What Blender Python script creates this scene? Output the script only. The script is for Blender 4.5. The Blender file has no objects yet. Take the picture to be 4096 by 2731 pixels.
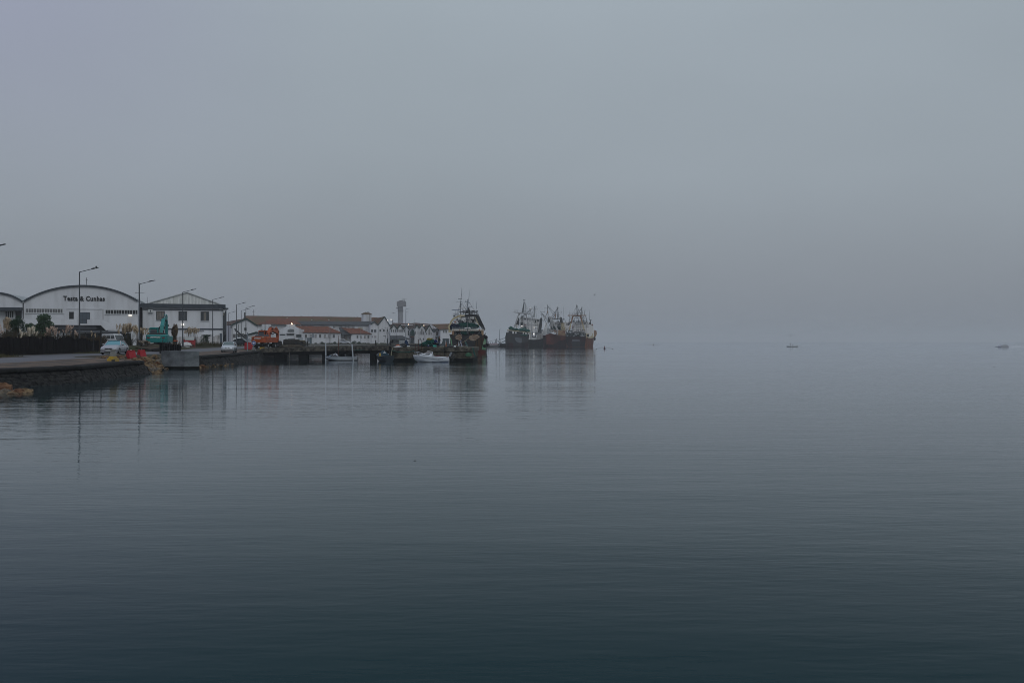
import bpy, math, random
from mathutils import Vector, Matrix
R = math.radians
sc = bpy.context.scene
COL = sc.collection
rnd = random.Random(11)

# ------------------------------------------------------------------ camera
H = 2.8            # eye height above the water
F = 3982.0         # focal length in photograph pixels (4096 wide)
cam = bpy.data.cameras.new("camera"); cam.lens = 35.0; cam.sensor_width = 36.0
cam.clip_end = 20000; cam.clip_start = 0.1
camo = bpy.data.objects.new("camera", cam); COL.objects.link(camo)
camo.location = (0, 0, H); camo.rotation_euler = (R(90), 0, 0)
sc.camera = camo

# ------------------------------------------------------------------ world
SUN_EL, SUN_AZ = 42, 158     # high, behind the camera, behind thick cloud
w = bpy.data.worlds.new("World"); sc.world = w; w.use_nodes = True
nt = w.node_tree; N = nt.nodes; L = nt.links
for n in list(N): N.remove(n)
out = N.new('ShaderNodeOutputWorld'); bg = N.new('ShaderNodeBackground'); bg.inputs[1].default_value = 0.1
sky = N.new('ShaderNodeTexSky'); sky.sky_type = 'NISHITA'; sky.sun_disc = False
sky.sun_elevation = R(SUN_EL); sky.sun_rotation = R(SUN_AZ); sky.air_density = 2; sky.dust_density = 5
tc = N.new('ShaderNodeTexCoord'); sep = N.new('ShaderNodeSeparateXYZ'); L.new(tc.outputs['Generated'], sep.inputs[0])
ramp = N.new('ShaderNodeValToRGB'); L.new(sep.outputs[2], ramp.inputs[0])
SKY = [(0.0, (.228, .256, .296)), (.05, (.262, .293, .334)), (.16, (.316, .362, .408)), (.30, (.352, .406, .456)),
       (.55, (.48, .555, .625)), (1.0, (.66, .75, .84))]
e = ramp.color_ramp.elements
while len(e) > 1: e.remove(e[-1])
e[0].position = SKY[0][0]; e[0].color = (*SKY[0][1], 1)
for p_, c_ in SKY[1:]:
    q = e.new(p_); q.color = (*c_, 1)
# thick cloud, slightly uneven
ns = N.new('ShaderNodeTexNoise'); ns.inputs['Scale'].default_value = 1.6; ns.inputs['Detail'].default_value = 3
mp = N.new('ShaderNodeMapping'); mp.inputs['Scale'].default_value = (1, 1, 2.2); mp.inputs['Location'].default_value = (.3, .2, 0)
L.new(tc.outputs['Generated'], mp.inputs[0]); L.new(mp.outputs[0], ns.inputs['Vector'])
mr = N.new('ShaderNodeMapRange'); mr.inputs['To Min'].default_value = .76 * 10; mr.inputs['To Max'].default_value = 1.08 * 10
L.new(ns.outputs[0], mr.inputs[0])
sc1 = N.new('ShaderNodeVectorMath'); sc1.operation = 'SCALE'; L.new(ramp.outputs[0], sc1.inputs[0]); L.new(mr.outputs[0], sc1.inputs['Scale'])
sc2 = N.new('ShaderNodeVectorMath'); sc2.operation = 'SCALE'; L.new(sky.outputs[0], sc2.inputs[0]); sc2.inputs['Scale'].default_value = .03
# faint violet cast of the cloud towards the left
def mrange(o, a0, a1):
    q = N.new('ShaderNodeMapRange'); q.interpolation_type = 'SMOOTHSTEP'; L.new(o, q.inputs[0]); q.inputs['From Min'].default_value = a0; q.inputs['From Max'].default_value = a1; return q.outputs[0]
vx = mrange(sep.outputs[0], -.12, -.5); vz = mrange(sep.outputs[2], .06, .34)
vm = N.new('ShaderNodeMath'); vm.operation = 'MULTIPLY'; L.new(vx, vm.inputs[0]); L.new(vz, vm.inputs[1])
tint = N.new('ShaderNodeMix'); tint.data_type = 'RGBA'; L.new(vm.outputs[0], tint.inputs['Factor']); tint.inputs['A'].default_value = (1, 1, 1, 1); tint.inputs['B'].default_value = (.86, .80, .935, 1)
tm_ = N.new('ShaderNodeVectorMath'); tm_.operation = 'MULTIPLY'; L.new(sc1.outputs[0], tm_.inputs[0]); L.new(tint.outputs['Result'], tm_.inputs[1])
ad = N.new('ShaderNodeVectorMath'); ad.operation = 'ADD'; L.new(tm_.outputs[0], ad.inputs[0]); L.new(sc2.outputs[0], ad.inputs[1])
L.new(ad.outputs[0], bg.inputs[0]); L.new(bg.outputs[0], out.inputs[0])

sl = bpy.data.lights.new("sun", 'SUN'); sl.energy = .5; sl.angle = R(30); sl.color = (1, .985, .965)
so = bpy.data.objects.new("sun", sl); COL.objects.link(so)
so.rotation_euler = (R(90 - SUN_EL), 0, R(180 - SUN_AZ))
so.location = (0, -40, 60)

sc.view_settings.view_transform = 'Standard'; sc.view_settings.look = 'None'
sc.view_settings.gamma = 1; sc.view_settings.exposure = 0
sc.view_settings.use_curve_mapping = False
sc.cycles.max_bounces = 6; sc.cycles.volume_bounces = 3; sc.cycles.diffuse_bounces = 3; sc.cycles.glossy_bounces = 3
sc.cycles.transparent_max_bounces = 8; sc.cycles.transmission_bounces = 3
sc.cycles.use_denoising = True; sc.cycles.filter_width = 0.9; sc.cycles.use_adaptive_sampling = False

# ------------------------------------------------------------------ materials
MATS = {}
def mat(name, col, rough=.8, var=.12, scale=3.0, bump=0.0, metal=0.0, col2=None, stretch=(1, 1, 1), det=5, lo=.42, hi=.62, spec=None, emit=0):
    """one procedural surface: base colour broken up by noise, a second colour in patches, a little bump"""
    if name in MATS: return MATS[name]
    m = bpy.data.materials.new(name); m.use_nodes = True; t = m.node_tree; n = t.nodes; l = t.links
    b = n['Principled BSDF']; b.inputs['Roughness'].default_value = rough; b.inputs['Metallic'].default_value = metal
    b.inputs['Specular IOR Level'].default_value = (.08 if rough > .68 else .35) if spec is None else spec
    co = n.new('ShaderNodeTexCoord'); ma = n.new('ShaderNodeMapping'); ma.inputs['Scale'].default_value = stretch
    l.new(co.outputs['Object'], ma.inputs[0])
    no = n.new('ShaderNodeTexNoise'); no.inputs['Scale'].default_value = scale; no.inputs['Detail'].default_value = det
    l.new(ma.outputs[0], no.inputs['Vector'])
    mx = n.new('ShaderNodeMix'); mx.data_type = 'RGBA'
    r = n.new('ShaderNodeMapRange'); r.inputs['From Min'].default_value = lo; r.inputs['From Max'].default_value = hi
    l.new(no.outputs[0], r.inputs[0]); l.new(r.outputs[0], mx.inputs['Factor'])
    c2 = col2 if col2 else tuple(c * (1 - var) for c in col)
    mx.inputs['A'].default_value = (*col, 1); mx.inputs['B'].default_value = (*c2, 1)
    no2 = n.new('ShaderNodeTexNoise'); no2.inputs['Scale'].default_value = scale * 7; no2.inputs['Detail'].default_value = 3
    l.new(co.outputs['Object'], no2.inputs['Vector'])
    r2 = n.new('ShaderNodeMapRange'); r2.inputs['To Min'].default_value = 1 - var; r2.inputs['To Max'].default_value = 1 + var
    l.new(no2.outputs[0], r2.inputs[0])
    hv = n.new('ShaderNodeVectorMath'); hv.operation = 'SCALE'; l.new(mx.outputs['Result'], hv.inputs[0]); l.new(r2.outputs[0], hv.inputs['Scale'])
    l.new(hv.outputs[0], b.inputs['Base Color'])
    if bump:
        bu = n.new('ShaderNodeBump'); bu.inputs['Distance'].default_value = bump
        l.new(no2.outputs[0], bu.inputs['Height']); l.new(bu.outputs[0], b.inputs['Normal'])
    if emit:
        b.inputs['Emission Color'].default_value = (*col, 1); b.inputs['Emission Strength'].default_value = emit
    MATS[name] = m
    return m

def glass(name, col, rough=.08):
    m = mat(name, col, rough, .15, 1.2, spec=.8); return m

# ------------------------------------------------------------------ mesh building
class MB:
    def __init__(s): s.v = []; s.f = []; s.sm = False
    def add(s, vs, fs):
        o = len(s.v); s.v += [tuple(v) for v in vs]; s.f += [tuple(i + o for i in f) for f in fs]; return s
    def box(s, c, d, rz=0, M=None):
        hx, hy, hz = d[0] / 2, d[1] / 2, d[2] / 2
        vs = [Vector((x, y, z)) for z in (-hz, hz) for x, y in ((-hx, -hy), (hx, -hy), (hx, hy), (-hx, hy))]
        if M is not None: vs = [M @ v for v in vs]
        if rz:
            q = Matrix.Rotation(rz, 3, 'Z'); vs = [q @ v for v in vs]
        c = Vector(c)
        return s.add([v + c for v in vs], [(3, 2, 1, 0), (4, 5, 6, 7), (0, 1, 5, 4), (1, 2, 6, 5), (2, 3, 7, 6), (3, 0, 4, 7)])
    def bb(s, x0, x1, y0, y1, z0, z1):
        return s.box(((x0 + x1) / 2, (y0 + y1) / 2, (z0 + z1) / 2), (abs(x1 - x0), abs(y1 - y0), abs(z1 - z0)))
    def bevbox(s, c, d, b=.05):
        """box with chamfered vertical and top edges"""
        hx, hy, hz = d[0] / 2, d[1] / 2, d[2] / 2
        def ring(ix, z):
            x, y = hx - ix, hy - ix
            return [(-x + b, -y, z), (x - b, -y, z), (x, -y + b, z), (x, y - b, z), (x - b, y, z), (-x + b, y, z), (-x, y - b, z), (-x, -y + b, z)]
        rings = [ring(0, -hz), ring(0, hz - b), ring(b, hz)]
        return s.rings([[Vector(p) + Vector(c) for p in r] for r in rings])
    def rings(s, rings, cap=True, closed=True):
        n = len(rings[0]); vs = [p for r in rings for p in r]; fs = []
        for i in range(len(rings) - 1):
            for j in range(n if closed else n - 1):
                k = (j + 1) % n
                fs.append((i * n + j, i * n + k, (i + 1) * n + k, (i + 1) * n + j))
        if cap and closed:
            fs.append(tuple(range(n - 1, -1, -1))); fs.append(tuple((len(rings) - 1) * n + j for j in range(n)))
        return s.add(vs, fs)
    def tube(s, p0, p1, r, r1=None, n=6):
        p0, p1 = Vector(p0), Vector(p1); d = p1 - p0
        if d.length < 1e-6: return s
        r1 = r if r1 is None else r1
        q = d.normalized().to_track_quat('Z', 'Y')
        A = [q @ Vector((math.cos(a), math.sin(a), 0)) for a in [2 * math.pi * i / n for i in range(n)]]
        return s.rings([[p0 + a * r for a in A], [p1 + a * r1 for a in A]])
    def path(s, pts, r, n=6):
        for a, b in zip(pts[:-1], pts[1:]): s.tube(a, b, r, n=n)
        return s
    def bar(s, p0, p1, w_, h_):
        """rectangular bar between two points"""
        p0, p1 = Vector(p0), Vector(p1); d = p1 - p0
        q = d.normalized().to_track_quat('Y', 'Z')
        cs = [q @ Vector((x, 0, z)) for x, z in ((-w_ / 2, -h_ / 2), (w_ / 2, -h_ / 2), (w_ / 2, h_ / 2), (-w_ / 2, h_ / 2))]
        return s.rings([[p0 + c for c in cs], [p1 + c for c in cs]])
    def lathe(s, c, prof, n=16, axis='Z'):
        c = Vector(c); rs = []
        for r, h in prof:
            ring = []
            for i in range(n):
                a = 2 * math.pi * i / n; x, y = r * math.cos(a), r * math.sin(a)
                ring.append(c + (Vector((x, y, h)) if axis == 'Z' else Vector((h, x, y)) if axis == 'X' else Vector((y, h, x))))
            rs.append(ring)
        return s.rings(rs)
    def prism(s, poly, fn0, fn1):
        """extrude a 2-D polygon between two maps (u,z)->point"""
        n = len(poly); a = [fn0(*p) for p in poly]; b = [fn1(*p) for p in poly]
        fs = [tuple(range(n - 1, -1, -1)), tuple(range(n, 2 * n))]
        for i in range(n):
            j = (i + 1) % n; fs.append((i, j, n + j, n + i))
        return s.add(a + b, fs)
    def slab(s, pts, th):
        """thickened polygon in 3-D, th along its normal's opposite (down)"""
        P = [Vector(p) for p in pts]; nrm = (P[1] - P[0]).cross(P[2] - P[0]).normalized()
        if nrm.z < 0: nrm = -nrm
        Q = [p - nrm * th for p in P]; n = len(P)
        fs = [tuple(range(n)), tuple(range(2 * n - 1, n - 1, -1))]
        for i in range(n): j = (i + 1) % n; fs.append((i, n + i, n + j, j))
        return s.add(P + Q, fs)
    def blob(s, c, r, seed=0, n=10, m=6, j=.25, flat=0):
        """a rock or heap: noisy ball"""
        g = random.Random(seed); c = Vector(c); rs = []
        for i in range(m + 1):
            t = math.pi * i / m; ring = []
            for k in range(n):
                a = 2 * math.pi * k / n + .3 * i; q = 1 + g.uniform(-j, j)
                rr = math.sin(t) * q if 0 < i < m else .05
                z = math.cos(t) * (1 + g.uniform(-j, j) * .6)
                if flat and z < -flat: z = -flat
                ring.append(c + Vector((r[0] * rr * math.cos(a), r[1] * rr * math.sin(a), r[2] * z)))
            rs.append(ring)
        return s.rings(rs)
    def build(s, name, m, parent=None, label=None, cat=None, group=None, kind=None, world=False, smooth=False, bevel=0):
        me = bpy.data.meshes.new(name)
        vs = s.v
        if world and parent is not None:
            ox, oy, oz = parent.location; vs = [(x - ox, y - oy, z - oz) for x, y, z in vs]
        elif parent is None and world != 'origin':
            # put the origin at the base centre
            xs = [v[0] for v in vs]; ys = [v[1] for v in vs]; zs = [v[2] for v in vs]
            c = ((min(xs) + max(xs)) / 2, (min(ys) + max(ys)) / 2, min(zs))
            vs = [(x - c[0], y - c[1], z - c[2]) for x, y, z in vs]
        else: c = None
        me.from_pydata(vs, [], s.f); me.update()
        ms = m if isinstance(m, (list, tuple)) else [m]
        for q in ms: me.materials.append(q)
        if smooth: me.shade_smooth()
        o = bpy.data.objects.new(name, me); COL.objects.link(o)
        if parent is not None: o.parent = parent
        elif world != 'origin': o.location = c
        tag(o, label, cat, group, kind)
        if bevel:
            b = o.modifiers.new('bevel', 'BEVEL'); b.width = bevel; b.segments = 2; b.limit_method = 'ANGLE'
        return o

def tag(o, label=None, cat=None, group=None, kind=None):
    if label: o['label'] = label
    if cat: o['category'] = cat
    if group: o['group'] = group
    if kind: o['kind'] = kind
    return o
def thing(name, label, cat, loc=(0, 0, 0), rz=0, group=None):
    o = bpy.data.objects.new(name, None); COL.objects.link(o); o.empty_display_size = .3
    o.location = loc; o.rotation_euler = (0, 0, rz)
    return tag(o, label, cat, group)
def children(o): return [c for c in bpy.data.objects if c.parent == o]
def copy_tree(o, parent=None):
    kids = children(o); c = o.copy(); COL.objects.link(c); c.parent = parent
    for k in kids: copy_tree(k, c)
    return c
def text_mesh(txt, size, name, m, parent, M, extrude=.03, bold=.0, align='CENTER', shear=0, spacing=1.0):
    cu = bpy.data.curves.new(name, 'FONT'); cu.body = txt; cu.size = size; cu.extrude = extrude; cu.offset = bold
    cu.align_x = align; cu.align_y = 'CENTER'; cu.shear = shear; cu.space_character = spacing; cu.resolution_u = 2
    t = bpy.data.objects.new(name + "_src", cu); COL.objects.link(t)
    dg = bpy.context.evaluated_depsgraph_get()
    me = bpy.data.meshes.new_from_object(t.evaluated_get(dg)); bpy.data.objects.remove(t)
    me.transform(M); me.name = name
    me.materials.clear(); me.materials.append(m)
    o = bpy.data.objects.new(name, me); COL.objects.link(o)
    if parent: o.parent = parent
    return o

# a pixel of the photograph at a distance d from the camera -> metres
def PX(px, d): return (px - 2048) / F * d
def PZ(py, d): return H - (py - 1365.5) / F * d
def PT(px, py, d): return Vector((PX(px, d), d, PZ(py, d)))
def lerp(tab, x):
    if x <= tab[0][0]: return tab[0][1]
    for (a, va), (b, vb) in zip(tab[:-1], tab[1:]):
        if x <= b: return va + (vb - va) * (x - a) / (b - a)
    return tab[-1][1]

# ------------------------------------------------------------------ terrain
EDGE = [(20, -42), (42, -36), (52, -33), (60.8, -31.3), (64.8, -30.4), (67.6, -29.9), (79.2, -31.6), (86, -32), (88, -34.5), (92, -36.6), (104, -37), (107, -35),
        (109, -34.4), (122, -34.9), (145, -38.1), (152, -39), (200, -42), (300, -43), (388, -44), (392, -13), (496, -11), (506, -40), (2600, -300)]
EZ = [(20, 1.1), (84, 1.12), (109, 1.2), (152, 1.35), (200, 1.6), (390, 1.6), (2600, 2.4)]
SST = [0, 2, 4, 9.5, 11, 14, 25, 45, 120, 600, 1500]
def gz(x, y):
    s = lerp(EDGE, y) - x
    return gzs(s, y)
def gzs(s, y):
    ez = lerp(EZ, y)
    far = lerp([(60, 1.9), (110, 1.95), (150, 2.0), (390, 1.75), (600, 2.2), (2600, 2.6)], y)
    rd = lerp([(60, 1.42), (103, 1.5), (130, 1.55), (200, 1.9), (390, 1.72), (2600, 2.5)], y)
    return lerp([(0, ez), (2, ez + (rd - ez) * .45), (4, ez + (rd - ez) * .75), (9.5, rd), (11, rd + .06), (14, rd + .1), (30, far), (2000, far)], max(s, 0))
YST = sorted(set([e_[0] for e_ in EDGE] + [70, 73, 76, 82, 96, 100, 113, 118, 128, 134, 140, 147, 160, 170, 180, 190, 220, 250, 350, 400, 430, 470, 600, 900, 1500]))

def sheet(name, s0, s1, y0, y1, dz, m, **k):
    ss = [s_ for s_ in SST if s0 <= s_ <= s1]; ys = [y for y in YST if y0 <= y <= y1]
    b = MB(); vs = []; fs = []
    for y in ys:
        xe = lerp(EDGE, y)
        for s_ in ss: vs.append((xe - s_, y, gzs(s_, y) + dz))
    n = len(ss)
    for i in range(len(ys) - 1):
        for j in range(n - 1): fs.append((i * n + j + 1, i * n + j, (i + 1) * n + j, (i + 1) * n + j + 1))
    b.add(vs, fs)
    return b.build(name, m, world='origin', **k)

M_earth = mat('earth', (.052, .043, .033), .95, .3, .35, .05, col2=(.035, .040, .020))
M_grassy = mat('verge_grass', (.03, .034, .016), .95, .35, .8, .05, col2=(.055, .045, .028))
M_asph = mat('asphalt', (.048, .050, .058), .6, .15, .5, .01, col2=(.066, .066, .076), stretch=(1, .25, 1))
M_gravel = mat('gravel', (.13, .098, .078), .95, .35, .9, .03, col2=(.065, .058, .054), stretch=(1, .4, 1))
sheet('ground', 0, 1500, 20, 2600, 0, M_earth, kind='structure')
sheet('road', 4, 9.5, 20, 350, .008, M_asph, kind='structure')
sheet('pavement', 0, 4, 20, 86, .006, M_gravel, kind='structure')
sheet('pavement', 0, 4, 109, 152, .006, M_gravel, kind='structure')
# the bank under the land's edge, down into the water
b = MB(); vs = []; fs = []
for y in YST:
    xe = lerp(EDGE, y); z = lerp(EZ, y); vs += [(xe, y, z), (xe + 1.3, y, -.5)]
for i in range(len(YST) - 1): fs.append((2 * i, 2 * i + 1, 2 * i + 3, 2 * i + 2))
b.add(vs, fs).build('embankment', mat('bank', (.016, .015, .014), .95, .4, 1.5, .1), world='origin', kind='structure')

# ------------------------------------------------------------------ water
def water_mat():
    m = bpy.data.materials.new('water'); m.use_nodes = True; t = m.node_tree; n = t.nodes; l = t.links
    n.remove(n['Principled BSDF']); mo = n['Material Output']
    body = n.new('ShaderNodeBsdfDiffuse'); body.inputs['Color'].default_value = (.0012, .0215, .0275, 1)
    gl = n.new('ShaderNodeBsdfGlossy'); gl.inputs['Roughness'].default_value = .03; gl.inputs['Color'].default_value = (.97, .985, 1, 1)
    ms = n.new('ShaderNodeMixShader'); l.new(body.outputs[0], ms.inputs[1]); l.new(gl.outputs[0], ms.inputs[2]); l.new(ms.outputs[0], mo.inputs[0])
    g = n.new('ShaderNodeNewGeometry')
    hs = None
    for (sx, sy, rz, scl, amp, det) in ((.10, .5, .10, 1.0, .022, 2), (.35, 1.5, -.12, 1.0, .013, 3), (1.0, 3.4, .22, 1.0, .0062, 2), (2.4, 7.0, -.30, 1.0, .0042, 2)):
        mp = n.new('ShaderNodeMapping'); mp.inputs['Scale'].default_value = (sx, sy, 1); mp.inputs['Rotation'].default_value = (0, 0, rz)
        l.new(g.outputs['Position'], mp.inputs[0])
        no = n.new('ShaderNodeTexNoise'); no.inputs['Scale'].default_value = scl; no.inputs['Detail'].default_value = det
        l.new(mp.outputs[0], no.inputs['Vector'])
        mu = n.new('ShaderNodeMath'); mu.operation = 'MULTIPLY'; mu.inputs[1].default_value = amp; l.new(no.outputs[0], mu.inputs[0])
        if hs is None: hs = mu
        else:
            a = n.new('ShaderNodeMath'); a.operation = 'ADD'; l.new(hs.outputs[0], a.inputs[0]); l.new(mu.outputs[0], a.inputs[1]); hs = a
    mp = n.new('ShaderNodeMapping'); mp.inputs['Scale'].default_value = (.012, .035, 1); mp.inputs['Rotation'].default_value = (0, 0, .2)
    l.new(g.outputs['Position'], mp.inputs[0])
    pn = n.new('ShaderNodeTexNoise'); pn.inputs['Scale'].default_value = 1.0; pn.inputs['Detail'].default_value = 4; l.new(mp.outputs[0], pn.inputs['Vector'])
    pr = n.new('ShaderNodeMapRange'); pr.inputs['From Min'].default_value = .36; pr.inputs['From Max'].default_value = .64; pr.inputs['To Min'].default_value = .35; pr.inputs['To Max'].default_value = 1.5; l.new(pn.outputs[0], pr.inputs[0])
    mu = n.new('ShaderNodeMath'); mu.operation = 'MULTIPLY'; l.new(hs.outputs[0], mu.inputs[0]); l.new(pr.outputs[0], mu.inputs[1]); hs = mu
    bu = n.new('ShaderNodeBump'); bu.inputs['Distance'].default_value = 1.0; bu.inputs['Strength'].default_value = 1.0
    l.new(hs.outputs[0], bu.inputs['Height']); l.new(bu.outputs[0], gl.inputs['Normal'])
    # mirror share falls off quickly as one looks down into the water: exp(-14 c^1.33)
    dt = n.new('ShaderNodeVectorMath'); dt.operation = 'DOT_PRODUCT'; l.new(bu.outputs[0], dt.inputs[0]); l.new(g.outputs['Incoming'], dt.inputs[1])
    def mth(op, x, y=None):
        q = n.new('ShaderNodeMath'); q.operation = op; l.new(x, q.inputs[0])
        if y is not None: q.inputs[1].default_value = y
        return q.outputs[0]
    c = mth('MAXIMUM', dt.outputs['Value'], .0); c = mth('POWER', c, 1.33); c = mth('MULTIPLY', c, -14.1); c = mth('EXPONENT', c)
    l.new(c, ms.inputs[0])
    return m
MB().add([(-7000, -60, 0), (7000, -60, 0), (7000, 9000, 0), (-7000, 9000, 0)], [(0, 1, 2, 3)]).build('water', water_mat(), world='origin', kind='structure')

# ------------------------------------------------------------------ fog
hz = bpy.data.materials.new('haze'); hz.use_nodes = True; hn = hz.node_tree
for n_ in list(hn.nodes): hn.nodes.remove(n_)
ho = hn.nodes.new('ShaderNodeOutputMaterial'); hv_ = hn.nodes.new('ShaderNodeVolumePrincipled')
hv_.inputs['Color'].default_value = (.87, .885, .905, 1); hv_.inputs['Density'].default_value = .00027; hv_.inputs['Anisotropy'].default_value = .2
hn.links.new(hv_.outputs[0], ho.inputs['Volume'])
MB().bb(-7200, 7200, -80, 9200, -1.6, 62).build('haze', hz, world='origin', kind='stuff')

# ================================================================== BUILDINGS
class Frame:
    """a facade plane seen in the photograph: pixels map onto it; depth runs inward along its normal"""
    def __init__(s, px, d, yaw=0):
        s.p = Vector((PX(px, d), d)); s.u = Vector((math.cos(R(yaw)), math.sin(R(yaw)))); s.n = Vector((-s.u.y, s.u.x))
    def t(s, px):
        k = (px - 2048) / F
        return (k * s.p.y - s.p.x) / (s.u.x - k * s.u.y)
    def d(s, px): return (s.p + s.u * s.t(px)).y
    def tz(s, px, py): t = s.t(px); return t, PZ(py, (s.p + s.u * t).y)
    def at(s, t, z, b=0):
        q = s.p + s.u * t + s.n * b; return Vector((q.x, q.y, z))
    def pt(s, px, py, b=0): t, z = s.tz(px, py); return s.at(t, z, b)
    def root(s, name, px, label, cat, group=None, z=1.9):
        q = s.at(s.t(px), z); o = thing(name, label, cat, q, 0, group); return o
    def prism(s, mb, poly, b0, b1):
        """poly of (t,z)"""
        return mb.prism(poly, lambda t, z: s.at(t, z, b0), lambda t, z: s.at(t, z, b1))
    def rect(s, mb, x0, x1, y0, y1, b0, b1):
        t0, z1 = s.tz(x0, y0); t1, z0 = s.tz(x1, y1)
        return s.prism(mb, [(t0, z0), (t1, z0), (t1, z1), (t0, z1)], b0, b1)
    def P(s, pts): return [s.tz(*p) for p in pts]

white = dict(rough=.85, stretch=(1, 1, .25), det=6)
M_wall = mat('painted_render', (.59, .605, .635), .85, .05, .7, .01, col2=(.46, .47, .49), stretch=(1, 1, .2), lo=.45, hi=.75)
M_wall2 = mat('old_white_render', (.57, .585, .615), .88, .06, .5, .01, col2=(.40, .40, .41), stretch=(1, 1, .22), lo=.45, hi=.72)
M_wall3 = mat('worn_white_render', (.51, .52, .545), .9, .08, .45, .01, col2=(.28, .275, .28), stretch=(1, 1, .25), lo=.5, hi=.75)
M_trim = mat('dark_blue_trim', (.035, .045, .058), .6, .15, 1.5)
M_dark = mat('near_black', (.012, .013, .015), .6, .2, 2)
M_glass = glass('window_glass', (.022, .030, .036))
M_glass2 = glass('curtained_glass', (.10, .10, .105), .3)
M_curt = mat('curtain', (.22, .20, .18), .8, .25, 1.5, stretch=(6, 6, 1))
M_frame = mat('window_frame', (.05, .055, .06), .5, .1, 3)
M_fwhite = mat('white_frame', (.50, .52, .52), .5, .1, 3)
M_steel = mat('galvanised_steel', (.22, .25, .28), .5, .15, 4, metal=.4)
M_lamp = mat('lamp_post_paint', (.055, .062, .072), .55, .2, 3)
M_tile = mat('orange_roof_tile', (.150, .052, .028), .9, .25, 1.2, .05, col2=(.085, .042, .028), stretch=(1, .4, 1))
M_moss = mat('mossy_roof_tile', (.108, .055, .034), .92, .25, .35, .05, col2=(.072, .058, .028), stretch=(1, .5, 1))
M_brown = mat('brown_roof_tile', (.085, .053, .042), .92, .25, .5, .05, col2=(.06, .045, .038))
M_grey_roof = mat('grey_fibre_roof', (.052, .056, .060), .85, .2, .5, .03, col2=(.04, .046, .05), stretch=(1, .3, 1))
M_conc = mat('concrete', (.20, .20, .19), .92, .25, 1.3, .02, col2=(.12, .12, .115))
M_conc_d = mat('dark_concrete', (.105, .098, .085), .95, .4, 1.5, .05, col2=(.045, .042, .036))
M_door = mat('blue_grey_door', (.075, .095, .12), .6, .15, 1, stretch=(1, 1, 4))
M_green_d = mat('dark_green_paint', (.018, .045, .040), .7, .2, 2)
M_corr = mat('corrugated_sheet', (.64, .65, .63), .8, .1, .8, .02, col2=(.46, .47, .45), stretch=(3, 3, .4))
M_light = mat('lit_lamp', (1, .93, .82), .5, 0, 1, emit=1.6)
M_lightw = mat('lit_lamp_warm', (1, .72, .48), .5, 0, 1, emit=3)

def window(fr, root, x0, x1, y0, y1, mull=2, frame=M_frame, glass_=M_glass, open_=False, sill=True, name='window', th=.1, bars=0):
    t0, z1 = fr.tz(x0, y0); t1, z0 = fr.tz(x1, y1)
    f = MB(); o = th
    fr.prism(f, [(t0, z0), (t1, z0), (t1, z0 + o), (t0, z0 + o)], -.06, 0); fr.prism(f, [(t0, z1 - o), (t1, z1 - o), (t1, z1), (t0, z1)], -.06, 0)
    fr.prism(f, [(t0, z0 + o), (t0 + o, z0 + o), (t0 + o, z1 - o), (t0, z1 - o)], -.06, 0); fr.prism(f, [(t1 - o, z0 + o), (t1, z0 + o), (t1, z1 - o), (t1 - o, z1 - o)], -.06, 0)
    for k in range(1, mull):
        c = t0 + (t1 - t0) * k / mull; fr.prism(f, [(c - o / 2, z0 + o), (c + o / 2, z0 + o), (c + o / 2, z1 - o), (c - o / 2, z1 - o)], -.055, 0)
    for k in range(1, bars):
        c = z0 + (z1 - z0) * k / bars; fr.prism(f, [(t0 + o, c - .03), (t1 - o, c - .03), (t1 - o, c + .03), (t0 + o, c + .03)], -.05, 0)
    w_ = f.build(name, frame, root, world=True)
    g = MB(); fr.prism(g, [(t0 + o, z0 + o), (t1 - o, z0 + o), (t1 - o, z1 - o), (t0 + o, z1 - o)], -.02, .0)
    g_ = g.build('pane', glass_, w_, world=False)
    g_.data.transform(Matrix.Translation(-Vector(root.location)))
    if open_:
        k = MB(); zc = z0 + (z1 - z0) * .5
        k.slab([fr.at(t0 + .1, zc + (z1 - z0) * .4, -.08), fr.at(t1 - .1, zc + (z1 - z0) * .4, -.08), fr.at(t1 - .1 + .12, z0 + .08, -.5), fr.at(t0 + .22, z0 + .08, -.5)], .05)
        k_ = k.build('open_sash', M_glass2, w_); k_.data.transform(Matrix.Translation(-Vector(root.location)))
    if sill:
        s_ = MB(); fr.prism(s_, [(t0 - .1, z0 - .1), (t1 + .1, z0 - .1), (t1 + .1, z0 - .003), (t0 - .1, z0 - .003)], -.12, 0)
        s2 = s_.build('sill', M_wall2, w_); s2.data.transform(Matrix.Translation(-Vector(root.location)))
    return w_

def fbox(fr, root, name, m, x0, x1, y0, y1, b0=-.1, b1=0, label=None):
    b = MB(); fr.rect(b, x0, x1, y0, y1, b0, b1); return b.build(name, m, root, label=label, world=True)

M_sheet = mat('pale_roof_sheet', (.30, .32, .33), .7, .15, .6, .01, stretch=(3, 3, 1))
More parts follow.
